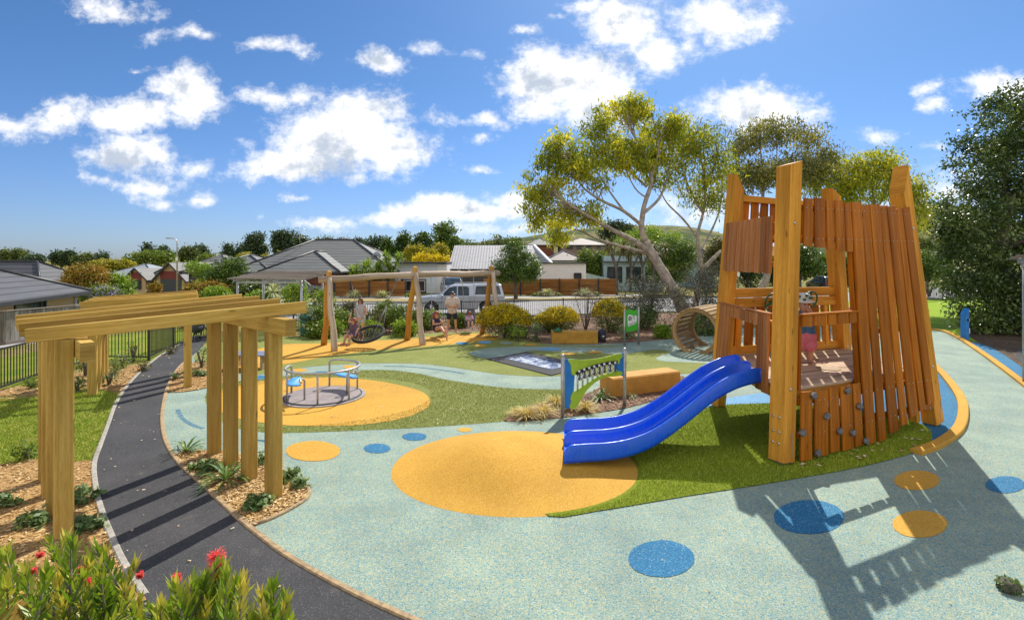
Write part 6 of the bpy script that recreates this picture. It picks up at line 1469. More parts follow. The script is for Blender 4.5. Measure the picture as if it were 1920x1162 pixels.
# --- far tree line
def blob_tree(px, yt, w, d, mat, label, kind='round', ybot=500, name='far_tree', group='trees along the skyline'):
    yt += 3; k = d / F; h = ybot - yt; E = []
    if kind == 'round':
        for q in range(7): E.append((px + random.uniform(-.32, .32) * w, yt + h * random.uniform(.25, .6), w * random.uniform(.2, .32), h * random.uniform(.22, .32)))
        E.append((px, yt + h * .32, w * .3, h * .3))
    elif kind == 'conifer':
        for q in range(7): f = q / 6; E.append((px + random.uniform(-.05, .05) * w, yt + h * (.08 + .75 * f), w * (.10 + .38 * f), h * .10))
    elif kind == 'pine':
        for q in range(6): E.append((px + random.uniform(-.34, .34) * w, yt + h * random.uniform(.12, .6), w * random.uniform(.16, .26), h * random.uniform(.10, .17)))
        E.append((px, yt + h * .12, w * .16, h * .12)); E.append((px, yt + h * .5, w * .3, h * .25))
    elif kind == 'poplar':
        for q in range(5): E.append((px + (q - 2) * w * .18, yt + h * (.35 + .12 * abs(q - 2)), w * .13, h * .34))
    elif kind == 'low':
        for q in range(7): E.append((px + (q - 3) * w * .14, yt + h * random.uniform(.4, .7), w * .14, h * .35))
    crown_tree(name, label, px, ybot, d, E, mat, int(70 + w * 1.3), 34, .0050 * d, .0045 * d, .0016 * d + .08, cat='tree', group=group, zb=min(0, H - (ybot - HY) * k) - .5, shell=.5, tb=random.uniform(-.1, .1))
FT = [(22, 467, 46, 120, L_bush, 'round', 'olive-brown domed tree at the far left of the skyline'), (66, 477, 28, 115, L_pine, 'pine', 'small dark tree between the domed tree and the black roof'),
 (115, 474, 38, 130, L_pine, 'pine', 'open dark pine left of the tufted tree on the left skyline'), (131, 469, 12, 128, L_pine, 'round', 'single tufted treetop poking up from the left skyline'), (165, 476, 44, 125, L_bush, 'round', 'green tree above the tan-grey roof'),
 (192, 472, 22, 120, L_pine, 'conifer', 'small pointed conifer on the left skyline'), (212, 488, 66, 110, L_will, 'low', 'low yellow-green shrubs in front of the small conifer'), (277, 454, 20, 140, L_pine, 'conifer', 'layered conifer tip left of the street lamp'),
 (302, 462, 32, 138, L_pine, 'pine', 'dark spreading pine beside the layered conifer'), (285, 470, 92, 118, L_green, 'round', 'wide yellow-green clump below the two dark pines'), (352, 461, 40, 135, L_bush, 'round', 'rounded olive tree right of the street lamp'),
 (375, 458, 22, 140, L_pine, 'round', 'darker tree behind the rounded olive tree'), (395, 473, 26, 130, L_green, 'low', 'low light-green tops right of the lamp'), (428, 454, 28, 150, L_pine, 'conifer', 'dark conifer at the left end of the tall pines'), (452, 459, 24, 150, L_pine, 'pine', 'narrow pine tucked against the tall pair'),
 (482, 435, 58, 145, L_pine, 'pine', 'tall broad pine, left of the tallest pair'), (532, 429, 50, 145, L_pine, 'pine', 'tallest dark pine above the charcoal roof'), (565, 437, 26, 150, L_pine, 'round', 'dark treetop beside the roof aerial'), (600, 440, 46, 120, L_bush, 'round', 'olive treetop behind the charcoal ridge'),
 (640, 445, 40, 120, L_olive, 'round', 'brownish treetop right of the charcoal ridge'), (463, 475, 26, 110, L_will, 'round', 'small yellow bush left of the charcoal roof'), (515, 474, 40, 108, L_will, 'low', 'yellow-green bushes under the tallest pine'), (668, 446, 22, 150, L_pine, 'round', 'small blue-green tree in the gap right of the brownish treetop'),
 (697, 439, 44, 145, L_pine, 'round', 'rounded blue-green pine above the yuccas'), (726, 441, 24, 140, L_street, 'poplar', 'narrow green poplar right of the rounded pine'), (758, 430, 34, 140, L_street, 'poplar', 'poplar at the left of the poplar stand'), (790, 424, 36, 138, L_street, 'poplar', 'tall poplar in the middle of the stand'),
 (826, 412, 50, 138, L_street, 'round', 'biggest rounded poplar at the right of the stand'), (852, 438, 30, 135, L_street, 'poplar', 'short poplar beside the corrugated roof'), (785, 455, 52, 80, L_will, 'round', 'yellow weeping willow above the flat roof'), (822, 454, 30, 82, L_will, 'round', 'smaller yellow willow against the corrugated roof'),
 (812, 474, 56, 74, L_yel, 'low', 'bright yellow flowering bush on top of the flat roof line'), (1150, 409, 46, 170, L_pine, 'round', 'dark tree crowning the hill behind the big gum'), (1180, 420, 30, 170, L_bush, 'round', 'lower dark tree right of the hilltop tree'), (890, 438, 60, 160, L_bush, 'low', 'scrubby trees on the ridge left of the street tree'),
 (940, 437, 60, 165, L_bush, 'low', 'scrubby ridge trees directly over the round street tree'), (990, 436, 60, 165, L_bush, 'low', 'scrubby ridge trees left of the gum foliage'), (1060, 478, 40, 78, L_bush, 'round', 'dark bush against the tan roofed bungalow'), (872, 446, 40, 150, L_street, 'low', 'green trees dropping right from the poplar stand')]
for px, yt, w, d, m_, kd, lb in FT: blob_tree(px, yt, w, d, m_, lb, kd, 460 if yt < 425 and px > 1100 else 500)
# vegetation framed by the tower
for px, yt, w, d, m_, kd, lb, yb in [(1500, 452, 74, 62, L_street, 'round', 'dark tree framed by the tower opening', 545), (1548, 470, 50, 70, L_green, 'round', 'lighter bush right of the dark tree in the tower opening', 545), (1400, 470, 60, 60, L_pine, 'round', 'shadowy tree under the left tower panel', 552),
        (1450, 478, 60, 66, L_street, 'round', 'tree between the left tower panel and the front post', 548), (1590, 480, 50, 64, L_bush, 'round', 'bush line behind the right tower slats', 550), (1760, 440, 120, 120, L_bush, 'low', 'scrub band at the foot of the right hill', 480), (1660, 470, 90, 70, L_bush, 'round', 'bushes hidden behind the tower right wall', 552), (1352, 440, 60, 56, L_olive, 'round', 'olive tree behind the slender forked gum', 545)]:
    blob_tree(px, yt, w, d, m_, lb, kd, yb, 'street_side_tree', 'trees along the far street')

# --- shrubs of the back bed
t, e = shrub('flowering_shrub', 'rounded shrub with a yellow flowering top between the swing leg and the fence', 945, 632, 94, 62, L_bush, n=110, per=60, size=.075, ells=[(0, 0, .48, .42, .5), (-.25, 0, .42, .28, .42), (.28, 0, .42, .26, .42)]); flowers_on(t, e, L_yel, 1300, .06)
t, e = shrub('flowering_shrub', 'low yellow-topped shrub left of the bare twiggy bush', 1045, 622, 88, 46, L_bush, n=80, per=60, size=.075, ells=[(.05, 0, .48, .4, .5), (-.22, 0, .36, .28, .38)]); flowers_on(t, e, L_yel, 800, .06)
t, e = shrub('flowering_shrub', 'yellow-flecked shrub just behind the green flag panel', 1142, 622, 62, 60, L_bush, n=80, per=60, size=.075, ells=[(0, 0, .5, .5, .5)]); flowers_on(t, e, L_yel, 420, .06)
shrub('twiggy_shrub', 'bare brown twiggy bush rising between the two yellow shrubs', 1098, 622, 74, 92, L_twig, n=90, per=34, size=.06, aspect=.25, ells=[(0, 0, .45, .42, .45), (.1, 0, .72, .26, .28)], cr=.16)
shrub('grey_shrub', 'large grey-green rounded shrub behind the green flag panel', 1218, 612, 118, 92, L_grey, n=190, per=60, size=.10, aspect=.3, ells=[(-.15, 0, .52, .38, .5), (.2, 0, .48, .34, .48), (0, 0, .6, .3, .42)], cr=.18)
shrub('grey_shrub', 'tall dark grey shrub beneath the forked gum, behind the tunnel', 1318, 606, 110, 110, L_grey, n=190, per=60, size=.11, aspect=.3, ells=[(-.1, 0, .5, .36, .5), (.2, 0, .5, .34, .5)], cr=.2)
shrub('dark_shrub', 'dark low shrub seen through the mouth of the slatted tunnel', 1330, 628, 90, 52, L_street, n=90, per=50, size=.09)
shrub('dark_shrub', 'deep green shrub filling the shade below the grey shrub', 1195, 616, 80, 44, L_dark, n=90, per=50, size=.09)
SH = [(590, 628, 50, 58, L_green, 'leafy shrub between the litter bin and the left swing legs'), (604, 612, 44, 70, L_fresh, 'taller fresh green shrub behind the left end of the swing beam'), (640, 625, 50, 44, L_green, 'green shrub just right of the left swing legs'), (656, 612, 44, 44, L_olive, 'olive shrub behind the woman'),
      (700, 624, 54, 42, L_olive, 'olive green shrub to the right of the woman'), (722, 615, 40, 52, L_green, 'shrub behind the nest swing rope'), (748, 622, 50, 46, L_green, 'bright shrub left of the middle swing legs'), (785, 620, 44, 36, L_green, 'low shrub between the middle swing legs'),
      (808, 616, 36, 30, L_fresh, 'small fresh shrub beside the bucket swing'), (620, 632, 36, 30, L_fresh, 'low bright shrub at the foot of the golden left leg'), (690, 630, 44, 24, L_fresh, 'low leafy border plant under the nest swing'), (760, 630, 40, 26, L_fresh, 'low leafy border plant left of the golden middle leg'),
      (862, 614, 30, 24, L_green, 'small shrub at the feet of the man'), (1242, 634, 16, 22, L_fresh, 'tiny green sapling left of the tunnel'), (598, 634, 30, 22, L_green, 'dark leafy plant at the base of the litter bin')]
for px, py, w, h, m_, lb in SH: shrub('border_shrub', lb, px, py, w, h, m_, n=55, per=45, size=.10, aspect=.55, group='border shrubs along the picket fence', cr=.12)
for px, py, w, h, lb in [(958, 636, 26, 40, 'sapling with fresh leaves beside the right swing leg'), (1006, 640, 24, 30, 'grey-green seedling left of the mustard block'), (1052, 618, 26, 26, 'bright sapling behind the mustard block'), (985, 634, 26, 24, 'sparse grey seedling in the bark mulch'), (1030, 622, 20, 18, 'tiny sapling behind the left end of the mustard block'), (1175, 636, 18, 24, 'thin yellowish seedling by the flag panel post'), (972, 640, 20, 26, 'pale fresh sprig nearest the swing')]:
    shrub('sapling', lb, px, py, w, h, L_fresh if 'fresh' in lb or 'bright' in lb else L_low, n=14, per=26, size=.09, group='saplings in the bark bed', cr=.10)
# left background shrubs
def far_shrub(name, px, py, d, w, h, mat, label, fl=None, n=130, size=None, group=None, zb=None):
    k = d / F; x = (px - 960) * k; z0 = H - (py - HY) * k; t = thing(name, label, 'shrub', (x, d, z0), group); e = [((x, d, z0 + h * k * .5), (w * k / 2, w * k / 2.4, h * k * .52)), ((x - w * k * .2, d, z0 + h * k * .42), (w * k * .32, w * k * .3, h * k * .42)), ((x + w * k * .22, d, z0 + h * k * .4), (w * k * .3, w * k * .3, h * k * .4))]
    foliage('foliage', mat, t, e, n, 46, min(.006 * d, .12 + w * .0012 * d * .1), size or .0052 * d, .55, 0, .7, .5)
    mb = MB(); mb.tube([(x, d, z0 - .5), (x, d, z0 + h * k * .5)], .12, 7); mb.build('stem', darkbark, t)
    if fl: flowers_on(t, e, fl, 420, .0018 * d)
far_shrub('coppery_shrub', 163, 565, 34, 80, 66, L_orng, 'big round coppery-orange shrub behind the far pergola rafters', n=260)
far_shrub('green_shrub', 215, 562, 35, 50, 44, L_fresh, 'round fresh green shrub touching the coppery one')
far_shrub('lilac_shrub', 195, 572, 31, 60, 34, L_green, 'shrub with lilac flowers below the coppery shrub', leafy('lilac_flower', (.35, .30, .6), (.5, .45, .75), (.7, .65, .85)))
far_shrub('green_shrub', 118, 538, 50, 50, 20, L_green, 'green shrub glimpsed between the black roof and the coppery shrub')
far_shrub('orange_shrub', 362, 552, 44, 18, 14, L_orng, 'small orange shrub right of the charcoal garage door')
far_shrub('orange_shrub', 400, 557, 38, 38, 24, L_orng, 'orange and green shrub at the foot of the leaning street tree'); far_shrub('green_shrub', 405, 562, 37, 30, 18, L_fresh, 'bright green low shrub right of the orange one')
far_shrub('yellow_shrub', 381, 545, 45, 18, 16, L_will, 'small golden round bush beside the orange shrubs'); far_shrub('dark_hedge', 470, 556, 44, 56, 30, L_dark, 'dark hedge beneath the shelter roof')
far_shrub('green_shrub', 490, 566, 33, 36, 14, L_fresh, 'low green hedge left of the cordyline'); far_shrub('young_tree', 552, 575, 30, 34, 44, L_fresh, 'sparse young shrub in front of the grey car', n=40); far_shrub('red_shrub', 292, 548, 60, 10, 16, L_orng, 'little rusty shrub between the two red gables', n=40)
# tussocks and straps
def straps(name, label, x, y, n, L, w, mat, group=None, up=.9, z=.02, cat='plant', droop=.75, root=True):
    V = []; T = []
    for k in range(n):
        a = RNG.uniform(0, 6.283); e = RNG.uniform(.35, 1.25) if n < 60 else RNG.uniform(.5, 1.45); l = L * RNG.uniform(.6, 1.1); dx, dy = math.cos(a), math.sin(a); tt = RNG.uniform(0, 1); sx, sy = -dy * w / 2, dx * w / 2; prev = None
        for i in range(6):
            s_ = i / 5; r = l * s_ * math.cos(e) * (1 + .25 * s_); zz = z + l * s_ * math.sin(e) * up - droop * l * s_ ** 2.6 * .55; f = (1 - s_ ** 2) ** .7 * (.55 + s_) if i else .5
            o = RNG.uniform(0, .015) if i == 0 else 0; p = (x + dx * (r + .01), y + dy * (r + .01), max(z - .01, zz)); cur = ((p[0] - sx * f, p[1] - sy * f, p[2]), (p[0] + sx * f, p[1] + sy * f, p[2]))
            if prev: V += [prev[0], prev[1], cur[1], cur[0]]; T.append(tt)
            prev = cur
    return np_mesh(name, np.array(V), 4, np.array(T), mat, None, label=label, cat=cat, group=group)
for px, py, n, L, w, lb in [(349, 848, 34, .42, .030, 'strappy green lily at the upper tip of the pergola bed'), (424, 902, 44, .52, .034, 'largest strappy lily, arching over the path edge beside the posts'), (330, 712, 26, .40, .035, 'strappy plant left of the lone far pergola post'), (1124, 750, 30, .50, .035, 'strappy green plant in front of the orange block')]:
    p = g0(px, py); straps('lily_clump', lb, p.x, p.y, n, L, w, L_strap, 'strappy lilies', .9)
for px, py, n, L, lb in [(988, 785, 150, .36, 'tawny tussock at the left end of the bark bed'), (1018, 780, 150, .38, 'fluffy tawny tussock second from the left in the bark bed'), (1042, 762, 130, .36, 'straw-coloured tussock behind the left bell panel post'), (1098, 772, 140, .34, 'low tawny tussock under the lime arch of the bell panel'), (1072, 770, 110, .30, 'small tussock against the foot of the blue board'), (968, 780, 70, .24, 'sparse dry tussock at the very edge of the turf')]:
    p = g0(px, py); straps('tussock_grass', lb, p.x, p.y, int(n * 1.7), L * 1.3, .011, L_tus, 'tussock grasses in the bark bed', .9)
p = g0(1184, 748); straps('silver_tuft', 'small silvery tuft beside the right bell panel post', p.x, p.y, 60, .24, .012, L_pale)
for px, d, L, lb in [(665, 43.6, 1.25, 'pale striped grass clump before the left part of the timber fence'), (718, 43.6, 1.2, 'pale striped grass clump near the black gate'), (1025, 45.4, 1.3, 'pale striped grass clump in front of the long slatted fence'), (1096, 45.6, 1.45, 'largest pale grass clump near the right end of the slatted fence')]:
    straps('grass_clump', lb, (px - 960) * d / F, d, 240, L, .05, L_pale, 'pale grass clumps on the verge', .95)
for px, d, L, lb in [(1003, 45.6, .7, 'small yellow-green tuft left of the striped grass clump'), (1048, 45.6, .6, 'small green tuft between the two striped clumps'), (1120, 45.6, .8, 'yellowish tuft at the end of the slatted fence'), (766, 44.2, .8, 'small green tuft beside the black gate')]:
    straps('grass_tuft', lb, (px - 960) * d / F, d, 90, L, .05, L_fresh, 'small tufts at the fence foot', .95)
def lowplant(px, py, r, label, mat=L_low, n=22, h=.085, size=.085):
    p = g0(px, py); t = thing('groundcover_plant', label, 'plant', tuple(p), 'low plants in the mulch beds'); foliage('foliage', mat, t, [((p.x, p.y, h * .6), (r, r * .8, h))], n, 16, .035, size, .55, 0, .3, 1.2, zmin=.015)
for px, py, r, lb in [(482, 955, .20, 'leafy low plant in front of the nearest right pergola post'), (544, 903, .18, 'leafy low plant to the right of the nearest right post'), (385, 884, .22, 'dark low plant beside the strappy lily on the path edge'), (160, 990, .20, 'grey-green mat by the concrete edge, right of the left post'), (150, 938, .22, 'weedy patch behind the front left post'),
        (8, 950, .16, 'small dark plant at the left edge of the mulch'), (60, 985, .14, 'sprawling weed left of the front left post'), (500, 868, .12, 'little yellow-green plant between the right posts'), (372, 705, .22, 'leafy plant right of the lone far post'), (400, 700, .2, 'low green plant partly behind the right posts'), (560, 915, .08, 'tiny sprig at the tip of the kerb')]: lowplant(px, py, r, lb)
for i, (px, py, h, w, lb) in enumerate([(230, 690, 30, 22, 'greyish sapling by the corner of the left picket fence'), (250, 678, 34, 22, 'taller sapling just inside the picket fence corner'), (160, 705, 36, 22, 'thin sapling left of the far pergola posts'), (205, 722, 30, 26, 'reddish sapling right of the far left posts'), (215, 700, 26, 24, 'bushy sapling midway along the mulch strip'), (268, 696, 16, 20, 'low sprig on the path side of the strip'), (145, 735, 28, 20, 'yellow-green weed at the lawn edge'), (60, 728, 16, 24, 'grey low weed near the near fence panel'), (320, 664, 14, 16, 'sprig beside the far fence post'), (378, 690, 40, 26, 'grey-leaved shrub behind the right posts'), (50, 862, 26, 14, 'dry weed at the edge of lawn and mulch'), (345, 620, 20, 20, 'distant weed by the path end')]):
    shrub('sapling', lb, px, py, w, h, (L_low, L_green, L_olive)[i % 3], n=12, per=22, size=.06, group='saplings in the left strip', cr=.07)

# --- bottlebrush in the foreground
def bottlebrush(name, label, base, tips, flowers):
    base = Vector(base); t = thing(name, label, 'bottlebrush shrub', tuple(base)); mb = MB(); V = []; T = []
    for (px, py, d, n) in tips:
        tip = W(px, py, d); mid = base.lerp(tip, .5) + Vector((random.uniform(-.2, .2), random.uniform(-.2, .2), .05)); pre = tip + (mid - tip) * .26 + Vector((random.uniform(-.10, .10), random.uniform(-.10, .10), -.06))
        mb.tube([base + Vector((random.uniform(-.06, .06), random.uniform(-.06, .06), 0)), mid, pre, tip], [.016, .010, .006, .003], 6)
        ax = (tip - pre).normalized(); a0 = ax.orthogonal().normalized(); b0 = ax.cross(a0); tb_ = random.uniform(-.2, .25)
        for k in range(n):
            s_ = (k / n) ** .8; p = pre.lerp(tip, s_); an = k * 2.4 + random.random() * .5; sp = lerp(.95, .35, s_) + random.uniform(-.15, .15); o = a0 * math.cos(an) + b0 * math.sin(an); dv = (ax * math.cos(sp) + o * math.sin(sp) + Vector((0, 0, .12))).normalized(); L = random.uniform(.065, .105) * lerp(1, .75, s_); sdv = dv.cross(Vector((random.uniform(-.3, .3), random.uniform(-.3, .3), 1))).normalized() * random.uniform(.006, .0095)
            V += [p, p + dv * L * .45 + sdv, p + dv * L, p + dv * L * .45 - sdv]; T.append(max(0, min(1, s_ * .45 + random.random() * .4 + tb_)))
    mb.build('stem', darkbark, t); np_mesh('leaves', np.array([list(v) for v in V]), 4, np.array(T), L_brush, t)
    for (px, py, d, r, L, m_) in flowers:
        c = W(px, py, d); V = []; T = []; n = 260
        for k in range(n):
            s_ = random.uniform(-.5, .5); an = random.random() * 6.283; rr = r * random.uniform(.75, 1.05); o = Vector((math.cos(an), math.sin(an), random.uniform(-.1, .35))).normalized(); p = c + Vector((0, 0, s_ * L)); sdv = o.cross(Vector((0, 0, 1))).normalized() * .0011
            V += [p - sdv, p + sdv, p + o * rr + sdv, p + o * rr - sdv]; T.append(random.random())
        np_mesh('flower', np.array([list(v) for v in V]), 4, np.array(T), m_, t)
random.seed(21)
T1 = [(random.uniform(-60, 255), 0, 0, 0) for _ in range(76)]
def ytopL(x): return 985 + 40 * abs(math.sin(x / 37)) + max(0, (x - 180)) * .5 + (25 if x < 60 else 0)
T1 = [(x, ytopL(x) + random.random() ** .8 * 150, 2.25 + random.uniform(-.35, .4), 44) for (x, *_) in T1]
T1 = [q for q in T1 if not (q[0] < 110 and q[1] > 1105)]
bottlebrush('bottlebrush', 'yellow-green bottlebrush with small red flowers in the lower left corner', (-2.05, 2.15, 0), T1, [(62, 1070, 2.3, .016, .022, L_red), (150, 1068, 2.3, .016, .022, L_red), (162, 1092, 2.25, .02, .03, L_red), (262, 1078, 2.3, .017, .022, L_red), (240, 1108, 2.2, .014, .02, L_red), (205, 1122, 2.2, .012, .02, L_red), (128, 1150, 2.1, .014, .02, L_red), (75, 1040, 2.35, .018, .02, L_red)])
def ytopR(x): return 1050 + max(0, 385 - x) * .55 + max(0, x - 430) * .75 + random.uniform(-8, 20) if x < 500 else 1095 + (x - 500) * .6
T2_ = [(x, ytopR(x) + random.random() ** 1.1 * 90, 2.15 + random.uniform(-.25, .25), 46) for x in [random.uniform(240, 560) for _ in range(48)]]
bottlebrush('bottlebrush', 'fresh green bottlebrush with one crimson brush flower at the bottom edge', (-1.25, 2.05, 0), T2_ + [(405, 1072, 2.1, 40), (420, 1062, 2.1, 44), (385, 1085, 2.1, 44), (540, 1128, 2.1, 44), (515, 1095, 2.1, 40)], [(406, 1048, 2.1, .038, .06, L_red), (402, 1074, 2.1, .022, .04, L_red), (331, 1084, 2.15, .02, .03, L_red)])
MB().beam((-2.16, 2.05, 0), (-2.16, 2.05, 1.70), .26, .26, (1, 0, 0), .01).build('timber_post', pine, None, 'short sawn pine post standing under the left bottlebrush', None, 'post')
# clump of dry seed heads lying at the right edge
p = g0(1893, 1108); t = thing('seed_head', 'grey-green prickly seed head lying on the shaded rubber at the right', 'seed head', tuple(p)); mb = MB(); mb.ell(p + Vector((0, 0, .05)), .09, .085, .055, 14, 9, disp=.4); mb.build('core', pm('seed_brown', (.12, .11, .07), (.06, .06, .04), 30, .9), t); foliage('scales', L_low, t, [((p.x, p.y, .055), (.10, .09, .06))], 40, 7, .01, .035, .6, 0, .9, .3, zmin=.01)
# ================================================================ PEOPLE
def cap_(mb, a, b, ra, rb, n=12):
    a, b = Vector(a), Vector(b); mb.ell(a, ra, ra, ra, n, 8); mb.ell(b, rb, rb, rb, n, 8); mb.tube([a, b], [ra, rb], n)
def remeshed(mb, name, mat, root, vox, smooth=2, sub=None):
    o = mb.build(name + '_src', mat, root); m = o.modifiers.new('r', 'REMESH'); m.mode = 'VOXEL'; m.voxel_size = vox; m.use_smooth_shade = True
    s_ = o.modifiers.new('s', 'SMOOTH'); s_.iterations = smooth; s_.factor = .5
    dg = bpy.context.evaluated_depsgraph_get(); me = bpy.data.meshes.new_from_object(o.evaluated_get(dg)); me.name = name
    par = o.parent; bpy.data.objects.remove(o); q = bpy.data.objects.new(name, me); COL.objects.link(q); q.parent = sub or par
    for p in me.polygons: p.use_smooth = True
    if not me.materials: me.materials.append(mat)
    return q
def person(label, loc, rz, J, k=1.0, outfit=(), vox=.011, child=False, sknmat=None, curl=.5):
    """J: joints in the person's own axes (x right, -y the way they face), metres before scale k"""
    t = thing('person', label, 'person', loc, None); cs, sn = math.cos(rz), math.sin(rz); sk = sknmat or skin
    P = lambda v: Vector((loc[0] + k * (v[0] * cs - v[1] * sn), loc[1] + k * (v[0] * sn + v[1] * cs), loc[2] + k * v[2])); J = {n: Vector(v) for n, v in J.items()}
    hs = 1.32 if child else 1.0
    B = MB(); c = lambda a, b, ra, rb, mb=B: cap_(mb, P(a), P(b), ra * k, rb * k)
    hip, ch, nk, hd = J['hip'], J['chest'], J['neck'], J['head']; up = (ch - hip).normalized(); sd_ = (J['sR'] - J['sL']).normalized(); w = 1.15 if child else 1.0
    for s_ in (-1, 1):
        c(hip + sd_ * .07 * s_, hip.lerp(ch, .5) + sd_ * .055 * s_, .098 * w, .09 * w); c(hip.lerp(ch, .5) + sd_ * .055 * s_, ch + sd_ * .075 * s_, .09 * w, .10 * w)
    c(J['sL'], J['sR'], .055, .055); c(ch, nk, .075, .05); c(nk, hd - (hd - nk).normalized() * .03, .048 * w, .05 * w)
    f_ = J.get('look', Vector((0, -1, 0))).normalized(); hu = (hd - nk).normalized(); hr = f_.cross(hu).normalized(); f_ = hu.cross(hr) if hu.cross(hr).dot(f_) > 0 else -hu.cross(hr)
    def HP(x, y, z): return hd + hr * x * hs + f_ * y * hs + hu * z * hs
    # head: skull, jaw, nose, ears
    B.ell(P(HP(0, -.012, .02)), .078 * hs * k, .092 * hs * k, .098 * hs * k, 16, 12); B.ell(P(HP(0, .02, -.045)), .056 * hs * k, .062 * hs * k, .062 * hs * k, 14, 10); c(HP(0, .082, .0), HP(0, .098, -.022), .012 * hs, .014 * hs)
    for s_ in (-1, 1): B.ell(P(HP(.078 * s_, -.01, -.005)), .014 * hs * k, .02 * hs * k, .028 * hs * k, 8, 6)
    c(HP(-.018, .072, -.055), HP(.018, .072, -.055), .010 * hs, .010 * hs)
    for S_ in 'LR':
        sh, el, wr = J['s' + S_], J['e' + S_], J['w' + S_]; c(sh, el, .050 * w, .038 * w); c(el, wr, .039 * w, .026 * w)
        hdv = J.get('h' + S_, (wr - el)).normalized(); side = hdv.cross(Vector((0, 1, .2))).normalized(); pal = wr + hdv * .045
        for q in (-.022, 0, .022): c(wr, pal + side * q + hdv * .03, .019, .014)
        bend = hdv.cross(side).normalized() * (-1 if S_ == 'L' else 1)
        for i, (q, L) in enumerate(((-.030, .062), (-.011, .072), (.009, .068), (.028, .054))):
            a = pal + side * q + hdv * .035; m_ = a + hdv * L * .5 + bend * .010 * curl; e = m_ + (hdv * (1 - curl * .5) + bend * curl * .8).normalized() * L * .5; c(a, m_, .0095, .0088); c(m_, e, .0088, .0072)
        a = wr + hdv * .02 - side * .02; c(a, a - side * .028 + hdv * .028, .011, .010); c(a - side * .028 + hdv * .028, a - side * .03 + hdv * .055, .010, .008)
        hp = hip + sd_ * (.09 if S_ == 'R' else -.09); kn, an, to = J['k' + S_], J['a' + S_], J['t' + S_]; c(hp, kn, .085 * w, .056 * w); c(kn, kn.lerp(an, .35), .055 * w, .052 * w); c(kn.lerp(an, .35), an, .052 * w, .034 * w); c(an, to, .038, .026); hl = an - (to - an).normalized() * .04; c(hl, an, .032, .034)
    body = remeshed(B, 'body', sk, t, vox * k)
    e = MB()
    for s_ in (-1, 1): e.ell(P(HP(.031 * s_, .073, .006)), .011 * hs * k, .011 * hs * k, .008 * hs * k, 8, 6)
    e.build('eyes', dark, t); m_ = MB(); m_.ell(P(HP(0, .082, -.058)), .021 * hs * k, .008 * hs * k, .007 * hs * k, 10, 5); m_.build('lips', pm('lip', (.42, .14, .11), None, 9, .5), t)
    ctx = dict(P=P, HP=HP, J=J, t=t, k=k, sd=sd_, hip=hip, ch=ch, hs=hs, w=w, vox=vox)
    for f in outfit: f(ctx)
    return t
def cloth(name, mat, build):
    def go(x):
        mb = MB(); c = lambda a, b, ra, rb: cap_(mb, x['P'](a), x['P'](b), ra * x['k'], rb * x['k']); build(x, c, mb); remeshed(mb, name, mat, x['t'], x['vox'] * x['k'] * 1.1)
    return go
def top(mat, sleeve=.35, name='shirt', loose=.016, low=0.0):
    def b(x, c, mb):
        h, ch, s_, w = x['hip'], x['ch'], x['sd'], x['w']; dn = (h - ch).normalized()
        for q in (-1, 1): c(h + s_ * .075 * q + dn * low, h.lerp(ch, .5) + s_ * .06 * q, .098 * w + loose, .092 * w + loose); c(h.lerp(ch, .5) + s_ * .06 * q, ch + s_ * .08 * q, .092 * w + loose, .10 * w + loose)
        c(x['J']['sL'], x['J']['sR'], .058 + loose * .6, .058 + loose * .6)
        if sleeve:
            for S_ in 'LR': c(x['J']['s' + S_], x['J']['s' + S_].lerp(x['J']['e' + S_], sleeve * 1.6), .055 * w + loose, .052 * w + loose)
    return cloth(name, mat, b)
def shorts(mat, ln=.5, name='shorts', flare=.02):
    def b(x, c, mb):
        h, s_, w = x['hip'], x['sd'], x['w']
        c(h - s_ * .08 + Vector((0, 0, .03)), h + s_ * .08 + Vector((0, 0, .03)), .118 * w, .118 * w)
        for q, S_ in ((-1, 'L'), (1, 'R')): hp = h + s_ * .09 * q; c(hp, hp.lerp(x['J']['k' + S_], ln), .098 * w, .082 * w + flare)
    return cloth(name, mat, b)
def hair(mat, long=.0):
    def b(x, c, mb):
        HP, P, hk = x['HP'], x['P'], x['hs'] * x['k']; mb.ell(P(HP(0, -.022, .035)), .088 * hk, .098 * hk, .098 * hk, 16, 10)
        if long:
            for q in (-1, 0, 1): c(HP(.05 * q, -.055, .0), HP(.06 * q, -.05, -long), .05 * x['hs'], .032 * x['hs'])
            for q in (-1, 1): c(HP(.078 * q, .0, .02), HP(.082 * q, .015, -long * .9), .028 * x['hs'], .018 * x['hs'])
    def b2(x, c, mb): b(x, c, mb)
    return cloth('hair', mat, b2)
